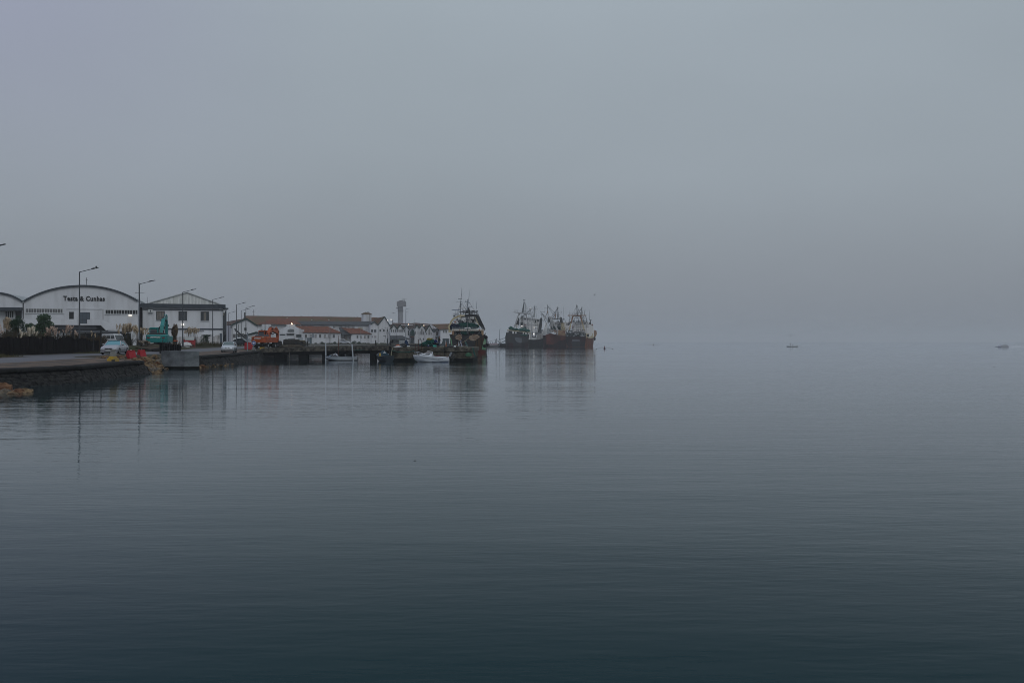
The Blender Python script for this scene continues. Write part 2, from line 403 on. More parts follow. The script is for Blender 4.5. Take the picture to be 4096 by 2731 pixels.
# ---------------------------------------------------------------- arched hall with the company name
def arc(x0, y0, x1, y1, xa, ya, n=24):
    """circle-like arc through the two ends and the top"""
    pts = []
    for i in range(n + 1):
        x = x0 + (x1 - x0) * i / n
        q = (x - xa) / ((xa - x0) if x < xa else (x1 - xa))
        yb = y0 if x < xa else y1
        pts.append((x, ya + (yb - ya) * (q * q * (.86 + .14 * q * q))))
    return pts
A = Frame(330, 195, 15)
OF = Frame(735, 203, 20)
GZ = 1.9
def hall(fr, name, label, pts, back, base=GZ):
    r = fr.root(name, (pts[0][0] + pts[-1][0]) / 2, label, 'warehouse', z=base)
    top = fr.P(pts)
    b = MB(); poly = [(top[0][0], base - .3)] + [(top[-1][0], base - .3)] + [(t, z - .02) for t, z in top[::-1]]
    fr.prism(b, poly, 0, back); b.build('wall', M_wall, r, world=True)
    # roof skin with a dark edge
    b = MB(); vs = []; fs = []
    for bk in (-.25, back + .2):
        for t, z in top: vs.append(fr.at(t, z, bk))
        for t, z in top: vs.append(fr.at(t, z + .32, bk))
    n = len(top)
    for i in range(n - 1):
        fs += [(i, i + 1, n + i + 1, n + i), (2 * n + i + 1, 2 * n + i, 3 * n + i, 3 * n + i + 1), (n + i, n + i + 1, 3 * n + i + 1, 3 * n + i), (i + 1, i, 2 * n + i, 2 * n + i + 1)]
    fs += [(0, n, 3 * n, 2 * n), (2 * n - 1, n - 1, 3 * n - 1, 4 * n - 1)]
    b.add(vs, fs).build('roof', M_sheet, r, world=True)
    b = MB()
    for (ta, za), (tb, zb) in zip(top[:-1], top[1:]): b.bar(fr.at(ta, za + .14, -.3), fr.at(tb, zb + .14, -.3), .12, .30)
    b.build('fascia', M_trim, r, world=True)
    return r
hallA = hall(A, 'arched_warehouse', 'large white warehouse with a dark arched roof edge and black company lettering', arc(95, 1208, 551, 1206, 330, 1146), 14)
def win_strip(x0, x1, y0, y1, n, gl, fr=A, root=hallA):
    window(fr, root, x0, x1, y0, y1, n, M_fwhite, gl, th=.09, name='window_strip')
win_strip(103, 252, 1233, 1253, 14, M_glass2); win_strip(421, 552, 1238, 1258, 12, M_dark)
# raised frame round the loading bay
b = MB()
A.rect(b, 258, 264, 1234, 1277, -.12, 0); A.rect(b, 409, 415, 1236, 1277, -.12, 0); A.rect(b, 264, 409, 1234, 1237, -.12, 0)
b.build('bay_surround', M_wall2, hallA, world=True)
wb = window(A, hallA, 276.5, 295.5, 1247, 1276, 1, M_frame, M_dark)
# tall loading door with metal leaves and glazed lower panels
d_ = fbox(A, hallA, 'loading_door', M_door, 316, 360, 1248.5, 1294, -.05, 0)
b = MB()
for x in (316, 330.5, 345, 359): A.rect(b, x, x + 1.2, 1248.5, 1294, -.09, -.05)
for y in (1248.5, 1279): A.rect(b, 317.2, 359, y, y + 1, -.085, -.05)
q = b.build('door_frame', M_frame, d_); q.data.transform(Matrix.Translation(-Vector(hallA.location)))
# ramp parapet: level, then running down to the right
b = MB(); A.prism(b, A.P([(95, 1277), (316, 1277), (316, 1295.5), (355, 1295.5), (355, 1279), (415, 1279), (476, 1311), (430, 1322), (409, 1301), (108, 1299)]), -2.2, -1.9)
b.build('ramp_parapet', M_wall, hallA, world=True)
b = MB(); A.prism(b, A.P([(108, 1299.2), (409, 1301.2), (434, 1320), (434, 1324), (108, 1324)]), -1.0, -.4); b.build('dark_opening', M_dark, hallA, world=True)
b = MB(); A.rect(b, 216, 389, 1304, 1318, -1.3, -1.05); b.build('shutter', mat('grey_shutter', (.10, .105, .115), .7, .1, 2), hallA, world=True)
for (x, y, s_) in ((521, 1261.5, 6.5), (332, 1302.5, 1.6)):
    fbox(A, hallA, 'wall_lamp', M_light, x - s_, x + s_, y - 1.3, y + 1.3, -.3, -.02)
# antenna on the roof
b = MB(); b.path([A.pt(337, 1144, 3), A.pt(337, 1108, 3)], .05); b.path([A.pt(333, 1116, 3), A.pt(342, 1116, 3)], .03); b.path([A.pt(335, 1108, 3), A.pt(340, 1108, 3)], .03)
b.build('roof_antenna', M_frame, hallA, world=True)
# company lettering
ltr = MATS.get('letters') or mat('letters', (.012, .013, .016), .5, .1, 2)
t0, z0 = A.tz(337, 1195)
Mx = Matrix.Rotation(R(90), 4, 'X')
tx = text_mesh('Testa & Cunhas', 1.27, 'sign_lettering', ltr, hallA, Mx, .05, .042, spacing=1.12)
wdt = max(v.co.x for v in tx.data.vertices) - min(v.co.x for v in tx.data.vertices)
cx = (max(v.co.x for v in tx.data.vertices) + min(v.co.x for v in tx.data.vertices)) / 2
want = A.t(420.5) - A.t(254.5)
for v in tx.data.vertices: v.co.x = (v.co.x - cx) * want / wdt
tx.data.transform(Matrix.Translation(A.at(t0, z0, -.07) - Vector(hallA.location)) @ Matrix.Rotation(R(15), 4, 'Z'))

hallB = hall(A, 'arched_warehouse', 'partly seen white arched warehouse at the left end with a dark flat canopy', arc(-200, 1255, 90, 1209, -20, 1174), 45)
b = MB(); A.prism(b, A.P([(-60, 1230), (20, 1230), (90, 1230.5), (92, 1240), (86, 1243), (20, 1243), (-60, 1240)]), -1.6, 0); b.build('canopy', M_trim, hallB, world=True)
window(A, hallB, 20, 56, 1243, 1273, 4, M_fwhite, M_dark); window(A, hallB, 62, 87, 1243, 1273, 1, M_frame, M_dark, name='window')
for x, y, h_ in ((55, 1190, 7), (62, 1193, 7), (68, 1195, 6)):
    b = MB(); b.tube(A.pt(x, y, 4), A.pt(x, y - h_, 4), .05); b.build('roof_rod', M_frame, hallB, world=True)
b = MB(); A.prism(b, A.P([(52, 1190), (95, 1205), (95, 1212), (52, 1196)]), .6, 30); b.build('valley_roof', M_corr, hallB, world=True)

# low open shed in front of the ramp
S = Frame(350, 176)
shed = S.root('low_shed', 350, 'low flat-roofed shed with white panels below the warehouse ramp', 'shed')
b = MB(); b.slab([S.pt(235, 1326, 0), S.pt(485, 1329, 0), S.pt(455, 1323, 7), S.pt(235, 1319.5, 7)], .18); b.build('roof', M_grey_roof, shed, world=True)
b = MB(); S.rect(b, 240, 470, 1331, 1385, 6, 6.3); b.build('back_wall', M_trim, shed, world=True)
for x0, x1, y0, y1 in ((390, 417, 1336, 1358), (420, 444, 1334, 1356), (446, 468, 1337, 1356)):
    fbox(S, shed, 'white_panel', M_wall3, x0, x1, y0, y1, 2, 2.3)
for x in (237, 290, 340, 388, 418.5, 447, 480):
    b = MB(); b.tube(S.pt(x, 1330, .3), S.at(S.t(x), 1.8, .3), .07); b.build('post', M_frame, shed, world=True)

# ---------------------------------------------------------------- two-storey office
office = OF.root('office_building', 735, 'two-storey white office block with dark parapet band and grey gabled roof', 'office building')
tL, tR = OF.t(568), OF.t(893); zt = OF.tz(735, 1232)[1]
# plan with a rounded right corner; outline used for wall, bands and parapet
def plan(out, t0=tL, back=32):
    pts = [(t0, -out), (tR - 1.0, -out)]
    rr = 1.0 + out
    for k in range(1, 7):
        a = R(90 - 15 * k); pts.append((tR - 1.0 + rr * math.cos(a), 1.0 - rr * math.sin(a)))
    pts += [(tR + out, back), (t0, back)]
    return pts
def ring_solid(b, pl, z0, z1):
    b.rings([[OF.at(t, z0, bk) for t, bk in pl], [OF.at(t, z1, bk) for t, bk in pl]])
b = MB(); ring_solid(b, plan(0), 1.6, zt); b.build('wall', M_wall, office, world=True)
b = MB(); ring_solid(b, plan(.55, tL - .3), zt + .002, OF.tz(735, 1216)[1]); b.build('parapet', M_trim, office, world=True)
b = MB(); ring_solid(b, plan(.10), OF.tz(735, 1241)[1], OF.tz(735, 1237)[1]); b.build('upper_band', M_trim, office, world=True)
b = MB(); ring_solid(b, plan(.14), OF.tz(735, 1318)[1], OF.tz(735, 1313)[1]); b.build('lower_band', M_trim, office, world=True)
for i, (x0, x1, y0, y1) in enumerate(((624.5, 659, 1243.5, 1280.5), (714, 748.5, 1244.5, 1282), (802.5, 836.5, 1246, 1283.5))):
    window(OF, office, x0, x1, y0, y1, 3, M_frame, M_curt if i == 0 else M_glass, th=.14)
fbox(OF, office, 'curtain', M_curt, 815, 824, 1249, 1281, -.03, -.021)
ac = fbox(OF, office, 'air_conditioner', M_fwhite, 592.5, 611, 1238.5, 1249.5, -.55, -.05)
b = MB(); c_ = OF.pt(600, 1244, -.56); b.lathe(c_, [(.02, 0), (.2, 0), (.22, .03)], 14, 'Y'); q = b.build('fan', M_frame, ac); q.data.transform(Matrix.Translation(-Vector(office.location)))
for x in (569.5, 892):
    b = MB(); b.path([OF.pt(x, 1238, -.2), OF.pt(x, 1380, -.2)], .06); b.build('drainpipe', M_frame, office, world=True)
# ground-floor fittings
b = MB(); OF.prism(b, OF.P([(812, 1336), (843, 1336), (845, 1339), (810, 1339)]), -1.0, 0); b.build('awning', M_fwhite, office, world=True)
fbox(OF, office, 'dark_hatch', M_dark, 815, 841, 1339.5, 1360, -.03, 0)
fbox(OF, office, 'lintel', M_frame, 770, 816, 1323, 1325, -.12, 0)
fbox(OF, office, 'service_door', M_door, 879, 888, 1333, 1374, -.05, 0)
l_ = MB(); l_.blob(OF.pt(731, 1298, -.35), (.22, .22, .22), 1, 8, 6, 0); l_.build('wall_lamp', M_light, office, world=True)
# side: glazed stair shaft and pipes
def sidebox(b, t0, t1, b0, b1, z0, z1): OF.prism(b, [(t0, z0), (t1, z0), (t1, z1), (t0, z1)], b0, b1)
g = MB(); sidebox(g, tR + .01, tR + .7, 1.6, 7.5, 1.9, 9.2); g.build('stair_glazing', M_glass, office, world=True)
g = MB()
for k in range(5): sidebox(g, tR + .7, tR + .78, 1.6 + k * 1.4, 1.72 + k * 1.4, 1.9, 9.2)
for k in range(4): sidebox(g, tR + .7, tR + .77, 1.6, 7.5, 2.5 + k * 2.1, 2.6 + k * 2.1)
g.build('glazing_bars', M_steel, office, world=True)
g = MB(); sidebox(g, tR - .5, tR + 1.6, 8, 14, 9.7, 10.0); g.build('side_canopy', M_trim, office, world=True)
fbox(OF, office, 'bracket_box', mat('beige_box', (.35, .33, .27), .7, .1, 2), 893.5, 899, 1245, 1261, 1.5, 2.4)
g = MB(); g.blob(OF.pt(896, 1248, -.3), (.2, .2, .25), 2, 8, 6, 0); g.build('camera_dome', M_fwhite, office, world=True)
# gabled sheet roof behind the parapet
G2 = Frame(735, 222, 20)
b = MB(); G2.prism(b, G2.P([(583, 1218), (890, 1222), (748, 1168.5)]), 0, 28)
b.build('gable_sheeting', M_corr, office, world=True)
b = MB()
for (a, c) in (((580, 1214), (748, 1166.5)), ((748, 1166.5), (893, 1219))):
    b.slab([G2.pt(*a, -.3), G2.pt(*c, -.3), G2.pt(*c, 28.3), G2.pt(*a, 28.3)], .18)
for x in range(600, 890, 13):
    yy = 1214 + (x - 580) / 168 * (1166.5 - 1214) if x < 748 else 1166.5 + (x - 748) / 145 * (1219 - 1166.5)
    G2.rect(b, x, x + 1.3, yy + 1.5, 1219, -.06, 0)
b.build('sheet_ribs', M_fwhite, office, world=True)

# television aerials between the two buildings
aer = thing('aerial_mast', 'tall lattice television aerial with horizontal arms between hall and office', 'aerial', A.at(A.t(551), 9.5, 2))
b = MB(); p0 = A.pt(551, 1220, 2)
b.path([A.pt(551.5, 1225, 2), A.pt(551.5, 1127, 2)], .06); b.path([A.pt(554.5, 1220, 2), A.pt(554.5, 1160, 2)], .05)
b.path([A.pt(537, 1169, 2), A.pt(574, 1169, 2)], .03)
for x in (538, 543, 548, 560): b.path([A.pt(x, 1167, 2), A.pt(x, 1171.5, 2)], .025)
b.path([A.pt(549.5, 1127.5, 2), A.pt(554, 1127.5, 2)], .04)
b.build('mast', M_frame, aer, world=True)
b = MB(); b.path([A.pt(583.5, 1220, 3), A.pt(583.5, 1186, 3)], .03); b.build('whip_aerial', M_frame, label='thin whip aerial standing on the office roof edge', cat='aerial')

# stained garden wall in front of the office
Wf = Frame(800, 190, 15)
b = MB(); Wf.prism(b, Wf.P([(714, 1347), (858, 1346), (864, 1340), (880, 1340), (880, 1388), (714, 1388)]), 0, .3)
M_stain = mat('stained_white_wall', (.50, .49, .50), .9, .1, 1.5, .01, col2=(.17, .165, .16), stretch=(1.6, 1.6, .25), lo=.45, hi=.68)
gw = b.build('garden_wall', M_stain, label='low white boundary wall streaked with grime in front of the office', cat='wall')
b = MB(); Wf.rect(b, 600, 713, 1349, 1388, 1.5, 1.8); b.build('garden_wall', M_stain, label='stained wall section behind the turquoise excavator', cat='wall')

# ---------------------------------------------------------------- gable warehouse right of the office
C = Frame(985, 300, 22)
def gable_house(fr, name, label, xL, yL, xP, yP, xR, yR, back, wallm=M_wall2, roofm=M_brown, base=None, edge=None, over=.3, group=None, cat='warehouse'):
    base = base if base is not None else 1.8
    r = fr.root(name, (xL + xR) / 2, label, cat, group, z=base)
    (tl, zl), (tp, zp), (tr, zr) = fr.P([(xL, yL), (xP, yP), (xR, yR)])
    b = MB(); fr.prism(b, [(tl, base - .4), (tr, base - .4), (tr, zr), (tp, zp), (tl, zl)], 0, back); b.build('wall', wallm, r, world=True)
    b = MB()
    for (ta, za), (tb, zb) in (((tl, zl), (tp, zp)), ((tp, zp), (tr, zr))):
        b.slab([fr.at(ta, za + .22, -over), fr.at(tb, zb + .22, -over), fr.at(tb, zb + .22, back + .2), fr.at(ta, za + .22, back + .2)], .2)
    rf = b.build('roof', roofm, r, world=True)
    b = MB(); em = edge or M_green_d
    for (ta, za), (tb, zb) in (((tl, zl), (tp, zp)), ((tp, zp), (tr, zr))):
        b.bar(fr.at(ta, za + .1, -over - .05), fr.at(tb, zb + .1, -over - .05), .08, .34)
    q = b.build('bargeboard', em, rf); q.data.transform(Matrix.Translation(-Vector(r.location)))
    return r, (tl, zl, tp, zp, tr, zr)
gh, _ = gable_house(C, 'gable_warehouse', 'white gable-ended warehouse with dark brown roof just right of the office block', 925, 1301, 986, 1275.5, 1029, 1304, 60, M_wall2, M_brown, base=1.8)
window(C, gh, 931.5, 942.5, 1336, 1349.5, 2, M_frame, M_glass2)
b = MB(); b.path([C.pt(928, 1302, -.3), C.pt(928, 1372, -.3)], .07); b.path([C.pt(954, 1297, -.5), C.pt(954, 1372, -.5)], .07); b.build('drainpipe', M_frame, gh, world=True)
fbox(C, gh, 'chimney', M_frame, 979.5, 983.5, 1249, 1279, 1, 2)
fbox(C, gh, 'door_canopy', M_conc, 948, 975, 1334, 1339, -1.2, 0)
fbox(C, gh, 'dark_door', M_dark, 975, 987, 1337, 1362, -.04, 0)
fbox(C, gh, 'bracket', M_frame, 921.8, 926, 1302.5, 1312.5, -.3, -.2)

# low dark-roofed lean-to in front of it
D = Frame(1015, 265)
lt, _ = gable_house(D, 'low_annexe', 'low white annexe with a shallow dark roof behind the orange excavator', 992, 1340, 1026, 1330.5, 1052, 1336, 12, M_wall2, M_grey_roof, base=1.8)

# inclined conveyor / loading chutes by the gable warehouse
K = Frame(960, 240)
for i, (a, c) in enumerate((((938.5, 1314), (996, 1369)), ((944, 1320), (981, 1345)))):
    b = MB(); b.bar(K.pt(*a, -i), K.pt(*c, -i), .28, .28)
    b.build('loading_boom', M_frame, label=('long slanting steel boom leaning across the white gable' if i == 0 else 'shorter slanting steel boom above the longer one'), cat='boom')

# ---------------------------------------------------------------- long sheds with stepped parapets
E = Frame(1200, 420, 6)
def part_of(r, b, name, m, label=None): return b.build(name, m, r, world=True, label=label)
st = E.root('stepped_gable_warehouse', 1166, 'white warehouse front with stepped parapet and arched window', 'warehouse')
b = MB(); E.prism(b, E.P([(1112, 1378), (1216, 1378), (1216, 1317.5), (1207, 1317.5), (1180, 1305.5), (1180, 1297), (1146, 1297), (1146, 1305), (1126, 1316), (1112, 1316)]), 0, 1.0)
part_of(st, b, 'wall', M_wall2)
b = MB(); E.prism(b, E.P([(1150.5, 1328), (1177, 1328), (1177, 1319.5), (1172, 1317), (1164, 1315.5), (1156, 1317), (1150.5, 1319.5)]), -.06, 0)
aw = part_of(st, b, 'arched_window', M_glass)
b = MB()
for x in range(1154, 1177, 4): E.rect(b, x, x + .5, 1317.5, 1328, -.1, -.06)
q = b.build('glazing_bars', M_fwhite, aw); q.data.transform(Matrix.Translation(-Vector(st.location)))
for x0, x1, y0, y1 in ((1119, 1140, 1336, 1341.5), (1185, 1206, 1337, 1349)): window(E, st, x0, x1, y0, y1, 4, M_frame, M_glass, sill=False)
b = MB(); E.prism(b, E.P([(1146, 1332.5), (1179, 1332.5), (1177, 1335), (1148, 1335)]), -1.2, 0); part_of(st, b, 'door_hood', M_conc)
fbox(E, st, 'metal_shutter', mat('grey_metal_shutter', (.21, .22, .23), .6, .1, 2, stretch=(1, 1, 6)), 1148, 1176, 1335.2, 1343, -.05, 0)
fbox(E, st, 'gate_leaf', mat('pale_gate', (.30, .33, .36), .6, .1, 2), 1194, 1213, 1349, 1364, -2, -1.8)
fl = MB(); fl.blob(E.pt(1167.5, 1294.7, -.5), (.34, .3, .3), 3, 8, 6, 0); fl.build('floodlight', M_lightw, st, world=True)
st2 = E.root('stepped_gable_warehouse', 1060, 'white warehouse front with stepped parapet behind the orange excavator', 'warehouse')
E2 = Frame(1060, 405, 6)
b = MB(); E2.prism(b, E2.P([(1018, 1378), (1112, 1378), (1112, 1318), (1083, 1305), (1082, 1296.5), (1047, 1296.5), (1047, 1306), (1020, 1318)]), 0, 1.0); part_of(st2, b, 'wall', M_wall2)
b = MB(); b.path([E2.pt(1061, 1340, -.4), E2.pt(1061, 1285, -.4)], .12); part_of(st2, b, 'flue_pipe', M_frame)
# enclosure wall in front
b = MB(); E.rect(b, 1119, 1193, 1343.5, 1378, -9, -8.6); b.build('yard_wall', M_wall2, label='plain white yard wall in front of the arched-window warehouse', cat='wall')
b = MB(); E.rect(b, 1162, 1190, 1354.5, 1357.5, -10.5, -9.0); E.rect(b, 1163, 1165, 1357.5, 1364, -9.6, -9.1); b.build('bus_shelter_roof', M_frame, label='small flat dark canopy fixed to the yard wall', cat='canopy')

def long_shed(fr, name, label, xL, xR, yE, yEr, rl, rr, yR, back, wins, roofm=M_tile, hip=True, group=None, hw=4):
    r = fr.root(name, (xL + xR) / 2, label, 'warehouse', group)
    (t0, z0), (t1, z1) = fr.P([(xL, yE), (xR, yEr)])
    b = MB(); fr.prism(b, [(t0, 1.4), (t1, 1.4), (t1, z1), (t0, z0)], 0, back); part_of(r, b, 'wall', M_wall2)
    # ridge from the photograph: its height with the slope set back
    dr = fr.d((rl + rr) / 2) + back / 2
    a = Vector((PX(rl, dr), dr, PZ(yR, dr))); c = Vector((PX(rr, dr), dr, PZ(yR + 2, dr)))
    b = MB(); A0, A1 = fr.at(t0 - .3, z0 + .05, -.5), fr.at(t1 + .3, z1 + .05, -.5); B0, B1 = fr.at(t0 - .3, z0 + .05, back + .5), fr.at(t1 + .3, z1 + .05, back + .5)
    b.slab([A0, A1, c, a], .2); b.slab([B1, B0, a, c], .2)
    b.add([A0, a, B0, A1, c, B1], [(0, 1, 2), (3, 5, 4)])
    part_of(r, b, 'roof', roofm)
    for i, x in enumerate(wins):
        window(fr, r, x - hw, x + hw, 1337.5 if hw > 3.5 else 1341, 1350.5 if hw > 3.5 else 1352.5, 2, M_frame, M_glass2, open_=(i % 3 != 0), sill=False, th=.12)
    return r
ls1 = long_shed(E, 'long_shed', 'long low white shed with bright orange tiled roof and seven small windows', 1216, 1362, 1329, 1332, 1160, 1310, 1303, 16, [1223.5, 1243.5, 1262.5, 1281, 1299.5, 1318, 1335])
b = MB()
for x, y in ((1270, 1317), (1297, 1318)):
    pass
E3 = Frame(1440, 424, 6)
ls2 = long_shed(E3, 'long_shed', 'shorter white shed with orange roof and four small windows beside the silver estate car', 1404, 1482, 1334, 1335, 1365, 1438, 1311, 14, [1430, 1445, 1459.5, 1473.5], hw=3.3)
# recessed link between the two sheds, with a grey roof and tall door
r = E3.root('link_building', 1383, 'recessed white link with grey lean-to roof and tall door between two sheds', 'warehouse')
b = MB(); E3.rect(b, 1360, 1405, 1336, 1378, 2, 6); part_of(r, b, 'wall', M_wall3)
b = MB(); b.slab([E3.pt(1364, 1337, 0), E3.pt(1406, 1338, 0), E3.pt(1374, 1306, 16), E3.pt(1345, 1306, 16)], .25); part_of(r, b, 'roof', M_grey_roof)
fbox(E3, r, 'tall_door', mat('weathered_door', (.32, .29, .26), .8, .2, 2, stretch=(4, 4, 1)), 1378, 1389, 1340, 1367, 1.9, 2)
fbox(E3, r, 'door_surround', M_frame, 1376.5, 1378, 1339, 1367, 1.85, 2)
for x in (1371, 1396): fbox(E3, r, 'red_box', mat('dull_red', (.12, .02, .02), .7, .1, 2), x - 1.1, x + 1.1, 1349, 1355, 1.7, 2)
fbox(E3, r, 'fascia', M_frame, 1362, 1408, 1336.5, 1339, -.4, -.1)
# orange hipped roof behind the stepped fronts
r = E.root('hip_roof_building', 1120, 'building with a big orange hipped roof behind the stepped fronts', 'warehouse', z=2)
Q = Frame(1120, 445, 4)
b = MB(); Q.rect(b, 1050, 1200, 1296, 1376, 1, 22); part_of(r, b, 'wall', M_wall3)
b = MB(); p = [Q.pt(1038, 1295.5, -.5), Q.pt(1204, 1297.5, -.5), Q.pt(1204, 1297.5, 23), Q.pt(1038, 1295.5, 23)]
a1, a2 = PT(1090, 1272.5, 457), PT(1150, 1272.5, 457)
b.add(p + [a1, a2], [(0, 1, 5, 4), (1, 2, 5), (2, 3, 4, 5), (3, 0, 4), (3, 2, 1, 0)]); part_of(r, b, 'roof', M_tile)

# ---------------------------------------------------------------- the great mossy-roofed hall with its tower
Bk = Frame(1300, 478, 4)
big = Bk.root('long_mossy_roofed_hall', 1250, 'very long hall with brown mossy roof and gulls along its ridge', 'warehouse')
b = MB(); Bk.rect(b, 1000, 1500, 1296, 1378, 3, 30); part_of(big, b, 'wall', M_wall3)
yr = lambda x: 1262.5 + (x - 985) * .006
b = MB(); b.slab([Bk.pt(960, 1297, 2), Bk.pt(1500, 1299, 2), PT(1510, yr(1510) + 3.5, 495), PT(978, yr(985), 495)], .3)
b.slab([Vector(PT(1510, yr(1510) + 3.5, 495)), Vector(PT(978, yr(985), 495)), Vector(PT(970, 1292, 512)), Vector(PT(1510, 1294, 512))], .3)
part_of(big, b, 'roof', M_moss)
for x, y in ((1148.5, 1273), (1247, 1279), (1315, 1279)):
    b = MB(); b.box(PT(x, y, 486), (.45, .45, .45)); b.build('roof_vent', M_fwhite, big, world=True)
# lower grey roof and the white wall below
low = Frame(1400, 452, 4)
lg = low.root('grey_roofed_range', 1400, 'long white range with dark grey roof in front of the mossy hall', 'warehouse')
b = MB(); low.rect(b, 1250, 1482, 1300, 1378, 0, 12); part_of(lg, b, 'wall', M_wall3)
b = MB(); b.slab([low.pt(1180, 1298, -.5), low.pt(1484, 1300, -.5), PT(1498, 1284.5, 465), PT(1180, 1284, 465)], .3); part_of(lg, b, 'roof', M_grey_roof)
M_patch = mat('peeling_paint', (.40, .39, .40), .9, .3, .8, .02, col2=(.16, .16, .165), lo=.4, hi=.6)
fbox(low, lg, 'peeling_render', M_patch, 1332, 1418, 1303, 1312, -.05, 0)
b = MB(); low.rect(b, 1433, 1450, 1309, 1316, -.1, 0); part_of(lg, b, 'faded_panel', mat('faded_yellow', (.38, .34, .26), .9, .1, 1))
# two gables at its right end
V = Frame(1498, 446, 14)
g1, q1 = gable_house(V, 'small_gable_house', 'narrower white gable with twin upper windows at the end of the grey range', 1482, 1299, 1498, 1287.5, 1511, 1301, 26, M_wall2, M_grey_roof)
V2 = Frame(1538, 448, 14)
g2, q2 = gable_house(V2, 'tall_gable_house', 'tallest white gable house with mossy roof at the end of the long hall', 1511, 1302, 1538.5, 1267.5, 1561, 1306, 44, M_wall2, M_moss)
for fr, rt, ws in ((V, g1, ((1484.5, 1493, 1318, 1328.5), (1496.5, 1505.5, 1318, 1328.5))), (V2, g2, ((1518, 1524, 1317, 1326), (1532, 1538.5, 1317, 1326), (1547, 1552, 1317, 1326)))):
    for x0, x1, y0, y1 in ws: window(fr, rt, x0, x1, y0, y1, 2, M_frame, M_glass, th=.12)
for x0, x1 in ((1485, 1493), (1497, 1505.5)): fbox(V, g1, 'blocked_window', mat('grey_infill', (.33, .32, .34), .9, .1, 1), x0, x1, 1342, 1351.5, -.04, 0)
fbox(V2, g2, 'lintel', M_frame, 1533, 1544, 1342.5, 1344, -.1, 0)
b = MB(); b.path([V2.pt(1511.5, 1302, -.5), V2.pt(1511.5, 1371, -.5)], .14); part_of(g2, b, 'drainpipe', M_frame)
# water tower on the hall
tw = thing('roof_tower', 'squat white round tower with domed mossy cap rising from the long hall', 'tower', (PX(1466, 476), 476, 10))
b = MB(); c0 = Vector((PX(1466, 476), 476, 0)); rr = 20 / F * 476
b.lathe(c0, [(rr, 10), (rr, PZ(1257, 476))], 20); b.build('drum', M_wall2, tw, world=True)
b = MB(); b.lathe(c0, [(rr + .25, PZ(1257, 476)), (rr * .95, PZ(1254, 476)), (rr * .6, PZ(1251, 476)), (.2, PZ(1249.5, 476))], 20); b.build('cap', M_moss, tw, world=True)
b = MB(); b.path([c0 + Vector((rr * .8, -rr * .75, 10)), c0 + Vector((rr * .8, -rr * .75, PZ(1258, 476)))], .12); b.build('drainpipe', M_brown, tw, world=True)

# ---------------------------------------------------------------- the row of small gables
row_group = 'gabled houses in the row by the quay'
ROW = [  # xL,yL,xP,yP,xR,yR, label
    (1562, 1317.5, 1575.5, 1299, 1588, 1317, 'first small white gable right of the tallest one, three square windows'),
    (1588, 1317, 1601, 1299.5, 1613, 1318, 'second small white gable of the row, three square windows'),
    (1613, 1318, 1626, 1302, 1637.5, 1321.5, 'third small white gable of the row, with a tall narrow window'),
    (1658, 1316, 1668, 1301, 1676, 1315, 'narrow white gable right of the dark green hoist'),
    (1677, 1315, 1688, 1297.5, 1700, 1317, 'white gable with one tall arched window between two slanted ones, left of the matching pair'),
    (1701, 1329, 1717.5, 1301, 1733, 1329, 'white gable with tall arched window between slanted ones, right of the matching pair'),
    (1734, 1330, 1749, 1316, 1764, 1332, 'lower white gable with a brown door high up and a balcony')]
rowroots = []
for i, (xL, yL, xP, yP, xR, yR, lb) in enumerate(ROW):
    fr = Frame((xL + xR) / 2, 446, 16)
    r, q = gable_house(fr, 'gabled_house', lb, xL, yL, xP, yP, xR, yR, 22, M_wall3 if i > 3 else M_wall2, M_brown if i != 6 else M_grey_roof, group=row_group, cat='house')
    rowroots.append((fr, r))
for i, ws in ((0, (1566, 1574, 1582)), (1, (1591.5, 1600, 1608)), (2, (1617,))):
    fr, r = rowroots[i]
    for x in ws: window(fr, r, x - 2.3, x + 2.3, 1318.5, 1328, 1, M_frame, M_glass2, th=.12, sill=False)
fr, r = rowroots[2]; window(fr, r, 1631, 1636, 1321, 1341.5, 1, M_frame, M_glass, th=.14, sill=False)
fr, r = rowroots[3]
for x in (1662, 1672): window(fr, r, x - 1, x + 1, 1325, 1337, 1, M_frame, M_glass, th=.1, sill=False)
for i, xs in ((4, (1687.5, 1680.5, 1694)), (5, (1716.5, 1707, 1724.5))):
    fr, r = rowroots[i]; c, l, rt = xs
    b = MB(); fr.prism(b, fr.P([(c - 2.6, 1339), (c + 2.6, 1339), (c + 2.6, 1317), (c + 1.6, 1314.8), (c, 1314), (c - 1.6, 1314.8), (c - 2.6, 1317)]), -.05, 0); b.build('arched_window', M_glass2, r, world=True)
    for x, sgn in ((l, -1), (rt, 1)):
        b = MB(); o = 4 if i == 5 else 0
        fr.prism(b, fr.P([(x - 2, 1339), (x + 2, 1339), (x + 2, 1326 + o - (3 if sgn < 0 else -2)), (x - 2, 1326 + o - (3 if sgn > 0 else -2))]), -.05, 0); b.build('slanted_window', M_glass2, r, world=True)
    for x in (c - 7, c + 6):
        if i == 4: window(fr, r, x - 2, x + 2, 1352, 1360, 1, M_frame, M_glass, th=.1, sill=False)
fr, r = rowroots[6]; fbox(fr, r, 'loft_door', mat('brown_door', (.11, .085, .075), .8, .15, 2), 1744, 1752, 1326, 1341, -.06, 0)
fbox(fr, r, 'balcony', M_frame, 1741, 1756, 1344.5, 1347, -1.2, 0)
